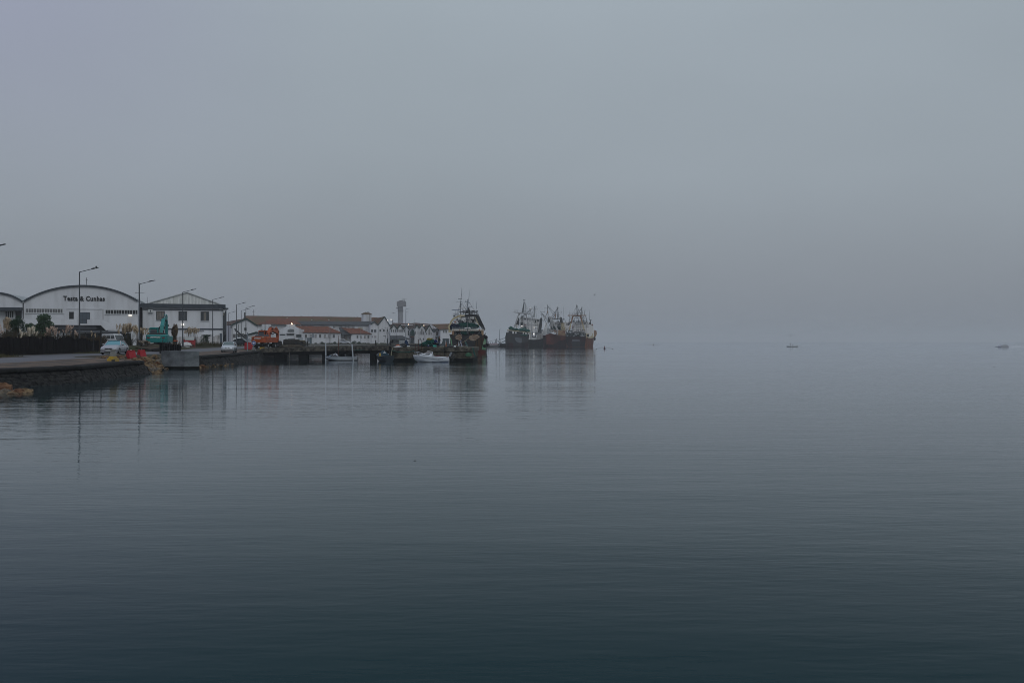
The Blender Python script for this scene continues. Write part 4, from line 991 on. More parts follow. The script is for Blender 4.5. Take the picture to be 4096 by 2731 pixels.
# concrete barrier with yellow feet
q = at_ground(452, 1444, 1.13)
jb = thing('concrete_barrier', 'grey concrete barrier block with yellow painted feet at the quay edge', 'barrier', q, R(24))
M_y = mat('yellow_paint_worn', (.42, .27, .025), .8, .2, 2, .01, col2=(.26, .20, .08))
prof = lambda k: [(-.5 * k, 0), (.5 * k, 0), (.5 * k, .10), (.42 * k, .16), (.22 * k, .42)]
Lh = .34
b = MB(); pl = [(-.46, 0), (.46, 0), (.46, .14), (.24, .40), (-.24, .40), (-.46, .14)]
b.prism(pl, lambda u, v: Vector((u, -Lh, v)), lambda u, v: Vector((u, Lh, v))); b.build('foot', M_y, jb)
b = MB(); pl = [(-.25, .402), (.25, .402), (.26, .62), (.16, .80), (.17, .86), (-.17, .86), (-.16, .80), (-.26, .62)]
b.prism(pl, lambda u, v: Vector((u, -Lh, v)), lambda u, v: Vector((u, Lh, v))); b.build('upper_block', M_conc, jb)
b = MB(); b.bb(-.21, .21, -Lh - .04, Lh + .04, .862, .96); b.build('cap', M_conc, jb)
b = MB(); b.prism([(-.13, -.005), (.13, -.005), (.13, .12), (-.13, .12)], lambda u, v: Vector((u, -Lh - .02, v)), lambda u, v: Vector((u, -Lh + .01, v))); b.build('drain_notch', M_dark, jb)
q = at_ground(1015, 1402, 1.5)
b = MB(); b.prism([(-.35, 0), (.35, 0), (.2, .25), (.2, .55), (-.2, .55), (-.2, .25)], lambda u, v: q + Vector((u, -.2, v)), lambda u, v: q + Vector((u, .2, v))); b.build('concrete_weight', M_conc, label='small pale concrete weight below the round blue sign', cat='concrete weight')

# ================================================================== EXCAVATORS
def excavator(name, label, col, loc, rz, wheeled, txt, boom, stick, dark, boomw=.46):
    r = thing(name, label, 'excavator', loc, rz)
    P_ = col
    yz = lambda b, poly, x0, x1: b.prism(poly, lambda u, v: Vector((x0, u, v)), lambda u, v: Vector((x1, u, v)))
    # counterweight, rounded at the back
    b = MB(); pl = []
    for k in range(9):
        a = R(180 + 180 * k / 8); c_, s_ = math.cos(a), math.sin(a)
        pl.append((1.42 * (abs(c_) ** .35) * (1 if c_ > 0 else -1), -1.55 + .95 * (abs(s_) ** .8) * (-1)))
    pl += [(1.42, -.6), (-1.42, -.6)]
    def scaled(k, dy): return [Vector((x * k, -.6 + (y + .6) * k + dy, 0)) for x, y in pl]
    rg = []
    for z, k in ((1.02, .955), (1.10, .99), (1.55, 1.0), (1.60, .985), (1.95, .985), (2.06, .955), (2.10, .90)):
        rg.append([p + Vector((0, 0, z)) for p in scaled(k, 0)])
    b.rings(rg); cw = b.build('counterweight', P_, r)
    # body sides
    b = MB(); b.bb(-1.38, -.45, -.6, .55, 1.08, 1.98); b.bb(.5, 1.38, -.6, 1.9, 1.08, 1.92); b.bb(-.45, .5, -.6, 1.2, 1.08, 1.75); b.build('engine_housing', P_, r, bevel=.05)
    b = MB(); b.bevbox((-.1, -.75, 2.2), (2.0, 1.3, .26), .12); b.build('engine_hood', M_black if not wheeled else M_trim, r)
    b = MB(); b.tube((.55, -.2, 2.1), (.55, -.2, 2.65), .07); b.build('exhaust', M_black, r)
    # cab
    cab = thing('cab_group', None, None); bpy.data.objects.remove(cab)
    x0, x1, y0, y1 = -1.34, -.38, .55, 2.0; z0, z1 = 1.1, 2.98
    b = MB(); yz(b, [(y0, z0), (y1 + .1, z0), (y1 + .15, 1.7), (y1 - .25, z1 - .06), (y0 + .1, z1 - .06), (y0, z1 - .3)], x0 + .04, x1 - .04); cg = b.build('cab', M_glass, r)
    b = MB()
    for x in (x0, x1):
        b.bar((x, y0, z0), (x, y0 + .03, z1), .10, .10); b.bar((x, y1 + .12, z0), (x, y1 - .2, z1), .09, .09); b.bar((x, y0, z1 - .04), (x, y1 - .2, z1 - .04), .10, .12); b.bar((x, y0, 1.95), (x, y1, 1.95), .08, .08)
        b.bar((x, y0 + .75, z0), (x, y0 + .75, z1), .08, .08)
    b.bar((x0, y0, z1 - .04), (x1, y0, z1 - .04), .14, .14); b.bar((x0, y0, 2.02), (x1, y0, 2.02), .12, .12); b.bar((x0, y1 - .2, z1 - .04), (x1, y1 - .2, z1 - .04), .1, .1)
    b.bb(x0 - .04, x1 + .04, y0 - .03, y1 - .1, z1, z1 + .08); b.bb(x0, x1, y0, y1, z0 - .02, 1.75)
    b.build('cab_frame', P_, cg)
    # under parts
    b = MB(); b.lathe((0, 0, .82), [(.01, 0), (.75, 0), (.75, .26), (.01, .26)], 18); b.build('slew_ring', M_black, r)
    if wheeled:
        b = MB(); b.bb(-.55, .55, -1.9, 1.9, .55, .9); b.bb(-1.2, 1.2, -1.5, -1.2, .42, .62); b.bb(-1.2, 1.2, 1.2, 1.5, .42, .62); b.build('chassis', M_dark, r)
        for s_ in (-1, 1):
            for y in (-1.35, 1.35):
                b = MB()
                for q_ in (0,): b.lathe((s_ * 1.02, y, .58), [(.01, -.28), (.52, -.28), (.58, -.2), (.58, .2), (.52, .28), (.01, .28)], 20, 'X')
                w_ = b.build('wheel', dark, r)
                b = MB(); b.lathe((s_ * (1.02 + .27), y, .58), [(.01, -.02), (.26, -.02), (.22, .02), (.01, .02)], 14, 'X'); b.build('rim', M_rim, w_)
            b = MB(); b.bb(s_ * .72, s_ * 1.34, -2.0, -.8, 1.03, 1.08); b.slab([(s_ * .72, -2.0, 1.08), (s_ * 1.34, -2.0, 1.08), (s_ * 1.34, -2.25, .9), (s_ * .72, -2.25, .9)], .04); b.build('mudguard', M_conc, r)
    else:
        for s_ in (-1, 1):
            b = MB(); pl = []
            for k in range(9): a = R(-90 - 180 * k / 8); pl.append((-1.5 + .42 * math.cos(a), .44 + .42 * math.sin(a)))
            for k in range(9): a = R(90 - 180 * k / 8); pl.append((1.5 + .42 * math.cos(a), .44 + .42 * math.sin(a)))
            yz(b, pl, s_ * .80, s_ * 1.32); tr = b.build('track', dark, r)
            b = MB()
            for k in range(14):
                y = -1.6 + k * .245; b.box((s_ * 1.06, y, .88), (.56, .07, .05)); b.box((s_ * 1.06, y, .02), (.56, .07, .04))
            for k in range(3): b.box((s_ * 1.06, -1.95, .25 + .18 * k), (.56, .05, .07))
            b.build('grousers', dark, tr)
        b = MB(); b.bb(-.8, .8, -1.0, 1.0, .38, .82); b.build('chassis', M_dark, r)
    # boom: plate along a bent profile
    def arm(pts, wds, x, w_, name, m, parent=r):
        b = MB()
        for (p, q), (wa, wb_) in zip(zip(pts[:-1], pts[1:]), zip(wds[:-1], wds[1:])):
            p, q = Vector((0, *p)), Vector((0, *q)); d = (q - p).normalized(); n = Vector((0, -d.z, d.y)); ov = d * .06
            b.rings([[p - ov + n * wa / 2 + Vector((x - w_ / 2, 0, 0)), p - ov - n * wa / 2 + Vector((x - w_ / 2, 0, 0)), p - ov - n * wa / 2 + Vector((x + w_ / 2, 0, 0)), p - ov + n * wa / 2 + Vector((x + w_ / 2, 0, 0))],
                     [q + ov + n * wb_ / 2 + Vector((x - w_ / 2, 0, 0)), q + ov - n * wb_ / 2 + Vector((x - w_ / 2, 0, 0)), q + ov - n * wb_ / 2 + Vector((x + w_ / 2, 0, 0)), q + ov + n * wb_ / 2 + Vector((x + w_ / 2, 0, 0))]])
        return b.build(name, m, parent)
    bo = arm(boom[0], boom[1], .05, boomw, 'boom', P_); sk = arm(stick[0], stick[1], .05, .34, 'stick', P_)
    # rams
    def ram(p, q, name='ram', x=0):
        p, q = Vector((x, *p)), Vector((x, *q)); m_ = p + (q - p) * .6
        b = MB(); b.tube(p, m_, .085); o = b.build(name, P_, r); b = MB(); b.tube(m_, q, .05); b.build('ram_rod', M_rim, o)
    for x in (-.3, .4): ram((1.3, 1.25), (boom[0][1][0] - .1, boom[0][1][1] - .35), x=x)
    ram((boom[0][1][0] - .1, boom[0][1][1] + .30), (stick[0][0][0] - .05, stick[0][0][1] + .12), 'stick_ram', .05)
    ram((stick[0][1][0] + .28, stick[0][1][1] + .3), (stick[0][-1][0] + .35, stick[0][-1][1] + .2), 'bucket_ram', .05)
    b = MB(); n_ = len(boom[0])
    for (y_, z_) in boom[0][1:3]: b.tube((-.34, y_, z_), (.44, y_, z_), .13)
    b.tube((-.24, stick[0][1][0], stick[0][1][1]), (.34, stick[0][1][0], stick[0][1][1]), .12)
    for x in (-.12, .0, .2):
        pp = [Vector((x, y + .0, z + boom[1][i] / 2 + .05)) for i, (y, z) in enumerate(boom[0])]; b.path(pp, .028)
    b.build('hoses', M_black, bo)
    # bucket
    ex, ez = stick[0][-1]
    b = MB(); pl = [(ex - .1, ez + .15), (ex + .42, ez + .1), (ex + .58, ez - .35), (ex + .35, ez - .85), (ex - .15, ez - .95), (ex - .75, ez - .65), (ex - .45, ez - .5), (ex - .1, ez - .35)]
    yz(b, pl, -.5, .6); bk = b.build('bucket', M_black if not wheeled else mat('worn_bucket_steel', (.035, .032, .034), .7, .3, 3, metal=.3), r)
    b = MB()
    for k in range(5): b.box((-.42 + k * .235, ex - .78, ez - .64), (.09, .22, .07))
    b.build('teeth', M_rim, bk)
    # lettering on the counterweight
    Mx = Matrix.Translation((-.05, -2.515 if True else 0, 1.74)) @ Matrix.Rotation(R(90), 4, 'X')
    tm = text_mesh(txt, .25, 'lettering', mat('white_letters', (.62, .62, .60), .6, .05, 2), cw, Mx, .015, .012)
    return r, cw

M_teal = mat('turquoise_paint', (.003, .165, .160), .42, .15, 1.5, .0, col2=(.004, .15, .145))
M_org = mat('orange_paint', (.33, .062, .010), .5, .22, 1.8, .0, col2=(.20, .04, .012))
M_mud = mat('muddy_rubber', (.018, .016, .015), .95, .3, 3, .02)
te, cw = excavator('tracked_excavator', 'turquoise tracked excavator seen from behind on the earth verge', M_teal, (PX(638, 134), 134, 1.62), R(9), False, 'SUNWARD',
    ([(1.0, 1.5), (1.7, 3.1), (2.7, 4.05), (4.3, 4.6)], [.5, .72, .55, .32]), ([(4.2, 4.85), (4.9, 3.4), (4.9, 1.5)], [.26, .5, .28]), M_mud)
for x in (-.95, .95):
    b = MB(); b.box((x, -2.46, 1.66), (.34, .06, .13)); b.build('tail_light', M_red, cw)
b = MB(); b.bar((-1.2, -2.41, 1.83), (1.2, -2.41, 1.83), .02, .02); b.build('panel_groove', M_green_d, cw)
b = MB(); b.box((1.36, -1.5, 1.5), (.02, .2, .45)); b.build('warning_sticker', M_y, cw)
oe, cw = excavator('wheeled_excavator', 'orange wheeled excavator seen from behind at the start of the jetty', M_org, (PX(1059, 164), 164, 1.55), R(-12), True, 'DOOSAN',
    ([(.8, 1.4), (1.5, 2.6), (2.1, 3.35), (4.4, 2.8)], [.6, .8, .62, .5]), ([(4.0, 3.55), (4.7, 2.9), (4.7, 1.2)], [.34, .5, .32]), M_mud, .5)
for x in (-1.12, .85):
    b = MB(); b.box((x, -2.44, 1.93), (.32, .04, .14)); b.build('light_panel', mat('cream_panel', (.36, .32, .22), .6, .1, 3), cw)
b = MB(); b.box((1.36, -1.35, 1.6), (.02, .22, .25)); b.build('service_sticker', M_fwhite, cw)
b = MB()
for x in (-1.1, -.85, -.6): b.blob((x, 1.0, 3.12), (.07, .07, .08), 2, 8, 5, 0)
b.build('beacons', M_black, oe)
q = Vector((PX(1058, 160), 160, 1.56))
b = MB(); b.bb(-.62, .0, 160 - 1, 160, 0, .18)
b = MB(); b.bevbox(q + Vector((-.35, 0, .16)), (.75, .45, .3), .04); b.build('yellow_case', M_y, label='yellow case lying between the wheels of the orange excavator', cat='case')
b = MB(); b.bevbox(q + Vector((.28, 0, .17)), (.42, .5, .32), .08); b.build('grey_tub', M_conc, label='grey tub beside the yellow case under the orange excavator', cat='tub')

# ================================================================== QUAY WALLS, BLOCK, RUBBLE
M_cob = mat('dark_quay_stone', (.032, .031, .030), .8, .5, 2.2, .09, col2=(.008, .008, .008), stretch=(1, 1, 2.5))
M_cap = mat('quay_edge_concrete', (.020, .020, .020), .85, .4, 2.2, .04)
def quay_wall(y0, y1, label, rows=7):
    ys = [y0] + [e_[0] for e_ in EDGE if y0 < e_[0] < y1] + [y1]
    t = thing('quay_wall', label, 'quay wall', (lerp(EDGE, (y0 + y1) / 2), (y0 + y1) / 2, 0))
    g = random.Random(int(y0)); b = MB()
    # sloped face in courses of stone, each course a little uneven
    n = int((y1 - y0) / .55)
    for k in range(rows):
        f0, f1 = k / rows, (k + 1) / rows
        for i in range(n):
            ya, yb = y0 + (y1 - y0) * i / n, y0 + (y1 - y0) * (i + 1) / n
            if k % 2: ya += .27; yb += .27
            if yb > y1: yb = y1
            if yb - ya < .1: continue
            o = g.uniform(0, .07)
            pts = []
            for (yy, ff) in ((ya + .015, f0), (yb - .015, f0), (yb - .015, f1 - .01), (ya + .015, f1 - .01)):
                xe = lerp(EDGE, yy); z = lerp(EZ, yy) - .28; pts.append((xe + .24 + o + 1.15 * (1 - ff), yy, -.5 + (z + .5) * ff))
            b.slab([pts[0], pts[1], pts[2], pts[3]], .16)
    b.build('stone_courses', M_cob, t, world=True)
    b = MB()
    m = int((y1 - y0) / 2.2)
    for i in range(m):
        ya, yb = y0 + (y1 - y0) * i / m, y0 + (y1 - y0) * (i + 1) / m - .02
        dz = g.uniform(-.012, .012)
        xa, xb = lerp(EDGE, ya), lerp(EDGE, yb); za, zb = lerp(EZ, ya) + dz, lerp(EZ, yb) + dz
        pr = lambda x, y, z: [Vector((x - .45, y, z - .25)), Vector((x + .30, y, z - .30)), Vector((x + .42, y, z - .18)), Vector((x + .40, y, z - .04)), Vector((x + .30, y, z + .03)), Vector((x - .45, y, z + .05))]
        b.rings([pr(xa, ya, za), pr(xb, yb, zb)])
    b.build('coping', M_cap, t, world=True)
quay_wall(40, 86.2, 'near stretch of dark stone quay wall left of the rubble gap')
quay_wall(109, 152, 'far stretch of dark stone quay wall between concrete block and jetty')
# big cast block standing at the gap
q = Vector((PX(738, 101), 101, 0))
M_blk = mat('block_concrete', (.16, .175, .185), .9, .22, .9, .02, col2=(.08, .088, .094), stretch=(1, 1, 1.6), lo=.35, hi=.65)
b = MB(); u1 = Vector((-.93, .36, 0)); u2 = Vector((.62, .78, 0)); a = q; c_ = q + u1 * 2.95; d_ = q + u2 * 1.75; e2 = q + u1 * 2.95 + u2 * 1.75
for z0, z1, k in ((-.6, 1.0, 0), (1.0, 1.83, .0)):
    pass
b.rings([[a + Vector((0, 0, z)) for a in (q, d_, e2, c_)] for z in (-.6, 1.82)])
b.build('concrete_block', M_blk, label='big cast concrete block standing in the water at the quay gap', cat='concrete block', bevel=.03)
blk = bpy.data.objects['concrete_block']
b = MB(); kk = .012
q2, dd2, ee2, cc2 = q - u1 * kk - u2 * kk, d_ - u1 * kk + u2 * kk, e2 + u1 * kk + u2 * kk, c_ + u1 * kk - u2 * kk
b.rings([[p_ + Vector((0, 0, z)) for p_ in (q2, dd2, ee2, cc2)] for z in (-.5, .24)]); b.build('tide_band', mat('black_tide_band', (.006, .007, .006), .95, .4, 2, .03), blk, world=True)
# dark mesh screen bristling behind the block
q = Vector((PX(638, 112), 112, 1.2)); p2 = Vector((PX(724, 112), 112, 1.2))
sn = thing('mesh_screen', 'near-black mesh screen with spikes standing behind the concrete block', 'screen', q)
M_net = mat('black_netting', (.006, .0062, .007), .95, .3, 6)
ztop = PZ(1374, 112)
b = MB(); b.add([], []); g = random.Random(4)
L_ = p2.x - q.x; nb = 60
for i in range(nb):
    x = q.x + L_ * i / nb; b.bb(x, x + L_ / nb * 1.02, 112 + g.uniform(-.02, .02), 112.05 + g.uniform(0, .02), .9, ztop - .12 + g.uniform(-.05, .07))
b.build('netting', M_net, sn, world=True)
b = MB()
for i in range(9):
    x = q.x + L_ * (i + .3) / 9; b.tube((x, 111.95, 1.0), (x, 111.95, PZ(1363 + g.uniform(-4, 4), 112)), .028)
b.build('rods', M_dark, sn, world=True)
b = MB(); b.blob(Vector((PX(655, 123), 123, 1.55)), (2.0, 1.5, .45), 9, 18, 8, .12); b.build('shadow_heap', mat('track_shadow_black', (.012, .011, .010), .95, .4, 2, .05), label='dark heap in place of the track shadow under the turquoise excavator', cat='heap')  # near-black heap carries the shadow under the tracks in its colour
b = MB(); b.blob(PT(702, 1363.5, 125), (.28, .2, .10), 3, 10, 6, .2); b.build('orange_marker', mat('orange_scrap', (.45, .10, .04), .7, .1, 3), label='bit of bright orange plastic above the black mesh screen', cat='plastic scrap')
# rocks
ROCKM = [mat('ochre_rock', (.18, .125, .07), .95, .4, 3, .05, col2=(.09, .062, .04)), mat('grey_rock', (.15, .125, .095), .95, .4, 3, .05, col2=(.06, .055, .05)), mat('red_brown_rock', (.135, .075, .042), .95, .4, 3, .05, col2=(.08, .04, .025))]
protos = []
for k in range(8):
    b = MB(); g = random.Random(40 + k); b.blob((0, 0, 0), (.5 * g.uniform(.8, 1.3), .4 * g.uniform(.8, 1.2), .3 * g.uniform(.8, 1.3)), 50 + k, 9, 6, .20)
    protos.append(b)
rocks_mesh = {}
def rock(x, y, z, s_, mi, label, group, i, rot=None):
    k = i % 8; key = (k, mi)
    if key not in rocks_mesh:
        me = bpy.data.meshes.new('rock'); me.from_pydata([tuple(v) for v in protos[k].v], [], protos[k].f); me.materials.append(ROCKM[mi]); rocks_mesh[key] = me
    o = bpy.data.objects.new('rock', rocks_mesh[key]); COL.objects.link(o); o.location = (x, y, z); o.scale = (s_, s_, s_)
    o.rotation_euler = rot if rot else (rnd.uniform(-.6, .6), rnd.uniform(-.6, .6), rnd.uniform(0, 6.28)); tag(o, label if mi == 0 or group is None or 'earth bank' in group else label.replace('ochre', ('', 'grey', 'red-brown')[mi]).replace('larger', ('', 'larger grey', 'larger red-brown')[mi]).replace('small stone', ('', 'small grey stone', 'small red-brown stone')[mi]).replace('small rock', ('', 'small grey rock', 'small red-brown rock')[mi]), 'rock', group)
g = random.Random(8)
for i in range(95):
    # scattered down the gap in the quay
    y = g.uniform(86.5, 108); s_ = g.uniform(-.6, 2.6) if y < 100 else g.uniform(-1.0, 1.0)
    if y < 89: s_ = g.uniform(-1.4, 1.2) + 1.5
    xe = lerp(EDGE, y); x = xe + 1.0 - s_ * 1.1; f_ = max(0, min(1, (x - (xe - .3)) / 1.8)); z = gz(xe - .5, y) * (1 - f_) + -.15 * f_
    rock(x, y, z + g.uniform(-.05, .12), g.uniform(.45, .95), g.choice((0, 0, 1, 2)), 'ochre rock in the rubble spilling through the quay gap beside the concrete block', 'rocks in the rubble at the quay gap', i)
for i in range(130):
    y = g.uniform(86.8, 103); t_ = g.uniform(0, 1); x = lerp([(87, -31.6), (103, -35.0)], y) - 2.4 + t_ * 3.0
    if x / y * F + 2048 > 634 + (4 if y < 98 else 0): continue
    rock(x, y, 1.10 * (1 - t_) ** 1.2 - .12 + g.uniform(-.08, .08), g.uniform(.5, 1.1), g.choice((0, 0, 1, 2)), 'larger broken rock tumbling from the quay gap down to the water', 'larger rocks tumbling into the quay gap', i)
for i in range(40):
    y = g.uniform(84, 100); x = lerp(EDGE, y) - g.uniform(.4, 3.4) + (1.5 if y > 88 else 0); rock(x, y, gz(x, y) + .02, g.uniform(.16, .38), g.choice((0, 1, 2)), 'small stone strewn on the quay surface by the red barriers', 'stones strewn by the red barriers', i)
for i, (px, py, s_, mi, lb) in enumerate(((8, 1542, 3.0, 2, 'tall brown rock cut by the left edge at the water'), (22, 1566, 2.2, 1, 'second large brown rock from the left edge'), (48, 1561, 1.8, 2, 'mid-sized brown rock behind the pale wet one'), (47, 1571, 2.0, 0, 'pale wet rock nearest the camera at the left'),
    (78, 1560, 2.1, 2, 'reddish rock in the middle of the left-hand group'), (98, 1556, 2.3, 0, 'pointed ochre rock near the tip of the left-hand group'), (112, 1563, 1.5, 0, 'outermost ochre rock tapering into the water'), (62, 1552, 1.4, 1, 'grey rock at the back of the left-hand group'), (2, 1575, 1.6, 1, 'wet rock low at the left frame edge'))):
    d = 54 + (1566 - py) * .12; p = PT(px, py, d)
    rock(p.x, p.y, max(-.25, p.z - .25), s_ * .50, mi, lb, None, i + 3)
# rubble in front of jetty start
for i in range(26):
    y = g.uniform(109, 118); x = lerp(EDGE, y) + g.uniform(.8, 1.8); rock(x, y, g.uniform(-.1, .25), g.uniform(.2, .45), g.choice((0, 1)), 'small rock at the waterline right of the concrete block', 'rocks at the foot of the far quay wall', i)

# ================================================================== JETTY
J = [Vector((-39.2, 155.5, 0)), Vector((PX(1300, 152), 152, 0)), Vector((PX(1562, 143), 143, 0))]
JZ = [1.62, 1.90, 2.06]; bw = Vector((.25, 1, 0)).normalized()
jt = thing('jetty', 'long concrete jetty deck on dark square piles', 'jetty', J[1])
M_deck = mat('jetty_concrete', (.125, .115, .092), .95, .45, 1.8, .04, col2=(.035, .032, .028), lo=.35, hi=.6)
M_under = mat('jetty_underside', (.012, .012, .012), .95, .3, 2)
def jp(i, f, b_, z): p = J[i].lerp(J[i + 1], f); return Vector((p.x, p.y, 0)) + bw * b_ + Vector((0, 0, z))
def jz(i, f): return JZ[i] + (JZ[i + 1] - JZ[i]) * f
for nm, m_, b0, b1, dz0, dz1 in (('deck_edge_beam', M_deck, 0, 9.0, -.55, 0), ('under_beam', M_under, .35, 8.6, -1.0, -.552)):
    b = MB(); rs = []
    for i, f in ((0, 0), (0, 1), (1, 1)):
        z = jz(i, f); rs.append([jp(i, f, b0, z + dz0), jp(i, f, b1, z + dz0), jp(i, f, b1, z + dz1), jp(i, f, b0, z + dz1)])
    b.rings(rs); b.build(nm, m_, jt, world=True)
b = MB()
for i, f0, f1 in ((0, 0, 1), (1, 0, 1)):
    b.slab([jp(i, f0, .0, jz(i, f0) + .13), jp(i, f1, 0, jz(i, f1) + .13), jp(i, f1, .35, jz(i, f1) + .13), jp(i, f0, .35, jz(i, f0) + .13)], .126)
b.build('kerb', M_conc_d, jt, world=True)
for px0, px1 in ((1087, 1131), (1186, 1221), (1282, 1303), (1378, 1404), (1473, 1495)):
    c_ = (px0 + px1) / 2; i = 0 if c_ < 1300 else 1
    best = min((abs((lambda p: p.x / p.y * F + 2048)(J[i].lerp(J[i + 1], k / 200)) - c_), k / 200) for k in range(201))[1]
    p = J[i].lerp(J[i + 1], best) + bw * 1.0; w_ = (px1 - px0) / F * p.y
    for bk in (0,):
        b = MB(); b.box((p.x + bw.x * bk, p.y + bk, .4), (w_ * (.9 if bk else 1), 1.1, 2.0), rz=R(-8)); b.build('pile', M_under, jt, world=True)
b = MB(); b.path([PT(1156, 1398, 151), PT(1159, 1438, 151)], .05); b.build('pipe_stub', M_conc_d, jt, world=True)
# far kerbs and edge walls behind the jetty
for i, (d, y0, y1, x0, x1, lb) in enumerate(((385, 1377.5, 1380.5, 1240, 1560, 'upper'), (330, 1383, 1388, 1230, 1500, 'lower'))):
    b = MB(); b.bb(PX(x0, d), PX(x1, d), d, d + 1.5, PZ(y1, d), PZ(y0, d)); b.build('sea_wall', M_conc_d, label='%s low dark sea wall crossing behind the jetty deck' % lb, cat='sea wall')
for i, (x0, x1, y0, y1) in enumerate(((1319, 1331, 1384.5, 1390), (1394, 1412, 1383.5, 1388.5), (1470, 1486, 1382.5, 1386))):
    b = MB(); d = 152.2 - i * 2.2; b.bb(PX(x0, d), PX(x1, d), d, d + .5, PZ(y1, d), PZ(y0, d)); b.build('pale_kerb_stone', M_conc, label='pale kerb stone on the jetty edge, %s' % ('left of the white posts pair', 'just left of the leaning white post', 'right of the leaning white post')[i], cat='kerb stone', bevel=.03)
b = MB(); b.bb(PX(1238, 158), PX(1256, 158), 158, 158.7, 1.75, PZ(1380, 158)); b.build('concrete_cube', M_conc, label='grey concrete cube on the deck right of the wire fencing', cat='concrete block', bevel=.03)
# solid pier head
Hd = Frame(1562, 142, 0)
ph = thing('pier_head', 'massive concrete pier head, weathered and tide-stained, with a rounded right corner', 'pier', (PX(1730, 142), 142, 0))
M_tide = mat('tide_stained_concrete', (.10, .088, .066), .95, .45, 1.0, .05, col2=(.03, .028, .022), stretch=(1, 1, 1.5), lo=.4, hi=.6)
M_alg = mat('black_tide_band', (.006, .007, .006), .95, .4, 2, .03)
xl, xr = PX(1562, 142), PX(1890, 142)
def phr(o, z): return [Vector((xl - o, 142 - o, z)), Vector((xr - 1.2, 142 - o, z)), Vector((xr - .35 + o * .7, 142.35 - o * .7, z)), Vector((xr + o, 143.2, z)), Vector((xr + o, 163, z)), Vector((xl - o, 163, z))]
b = MB(); b.rings([phr(0, -.8), phr(0, .42)]); b.build('tide_band', M_alg, ph, world=True)
b = MB(); b.rings([phr(.004, .421), phr(.0, 1.38)]); b.build('wall', M_tide, ph, world=True)
b = MB(); b.rings([phr(.22, 1.381), phr(.22, 1.86), phr(.14, 1.97)]); b.build('cap', M_deck, ph, world=True)
b = MB(); b.blob((xr - .55, 142.02, .93), (.42, .05, .28), 4, 12, 8, .25); b.build('paint_patch', mat('green_paint_splash', (.06, .15, .09), .8, .25, 2), ph, world=True, label='pale green paint splash')
b = MB(); b.bb(PX(1778, 141.6), PX(1781.5, 141.6), 141.55, 141.75, PZ(1421, 141.6), PZ(1379, 141.6)); b.build('fender_post', M_under, ph, world=True)
b = MB(); b.bb(PX(1554, 141), PX(1562, 141), 141.2, 141.9, -.6, 2.1); b.build('corner_pile', M_under, ph, world=True)
# posts standing in the water
def post(px0, py0, px1, py1, d, r_, m, label, name='mooring_post'):
    b = MB(); b.tube(PT(px1, py1, d), PT(px0, py0, d), r_, r_ * .95, 8); return b.build(name, m, label=label, cat='post')
M_wpost = mat('pale_plastic_pipe', (.38, .42, .45), .6, .12, 2)
post(1302.5, 1370, 1303.5, 1442, 149, .10, M_wpost, 'upright pale pipe post at the bow of the open boat')
post(1408, 1376, 1413, 1442, 146, .10, M_wpost, 'leaning pale pipe post behind the stern of the open boat')
post(1355.5, 1341, 1351.5, 1444, 148.5, .045, mat('rusty_branch', (.085, .035, .025), .9, .3, 3), 'thin crooked brown pole rising behind the open boat')
post(1428.5, 1400, 1429, 1452, 145, .035, M_dark, 'thin dark stake at the stern of the open boat')
post(1502.8, 1360, 1504, 1384, 149, .09, M_dark, 'short dark bollard post on the jetty edge left of the taller one')
post(1549.5, 1353.5, 1549.5, 1386, 146, .085, M_trim, 'taller dark blue post on the jetty near the pier head')
post(1562, 1366, 1562, 1390, 143.5, .13, M_dark, 'thick black hooked bollard at the corner of the pier head')
b = MB(); b.path([PT(1560, 1368, 143.5), PT(1563, 1363.5, 143.5), PT(1567, 1366, 143.5), PT(1567, 1370, 143.5)], .06); b.build('bollard_hook', M_dark, label='curved black hook on top of the thick corner bollard', cat='hook')
post(1571.5, 1359, 1568, 1374, 145, .11, M_dark, 'black leaning post stump behind the corner bollard'); 
M_rust = mat('rusty_iron', (.060, .022, .016), .9, .3, 3)
lad = thing('rusty_frame', 'rusty upright bars joined by rails at the pier edge left of the speedboat', 'rail', (PX(1674, 141.4), 141.4, 1.2))
for x, y0 in ((1673, 1358), (1687.5, 1359), (1663, 1374)):
    b = MB(); b.tube(PT(x, 1402, 141.4), PT(x, y0, 141.4), .05 if x > 1665 else .04); b.build('upright', M_rust, lad, world=True)
b = MB(); b.path([PT(1667, 1388, 141.4), PT(1742, 1388, 141.4)], .03); b.path([PT(1673, 1394, 141.4), PT(1687, 1394, 141.4)], .03); b.build('rails', M_rust, lad, world=True)
# hanging cream fender cloth and ropes
b = MB(); g = random.Random(3); rs = []
for k in range(9):
    f = k / 8; x = 1569 - 7 * f + math.sin(k * 1.3) * .9; y = 1390 + 46 * f; w_ = (2.4 - abs(f - .6) * 1.6) * .036
    c_ = PT(x, y, 141.3); rs.append([c_ + Vector((w_ * math.cos(a_), w_ * .7 * math.sin(a_), 0)) for a_ in [k2 * 1.047 + k * .2 for k2 in range(6)]])
b.rings(rs); b.build('rope_bundle', mat('cream_rope', (.27, .26, .19), .95, .3, 8, .01), label='frayed cream rope bundle hanging down at the pier head corner', cat='rope')
M_grope = mat('green_rope', (.02, .10, .09), .9, .2, 5)
def sag(p, q, s_, r_, m, label, n=10, name='mooring_rope', cat='rope'):
    b = MB(); pts = [Vector(p).lerp(Vector(q), k / n) - Vector((0, 0, 4 * s_ * (k / n) * (1 - k / n))) for k in range(n + 1)]
    b.path(pts, r_, 5); return b.build(name, m, label=label, cat=cat)
sag(PT(1564, 1400, 141.2), PT(1660, 1402, 141.2), .28, .035, M_grope, 'green rope sagging along the face of the pier head')
sag(PT(1420, 1400, 147), PT(1490, 1387, 146), .15, .03, M_grope, 'green rope slung along the jetty edge beam')
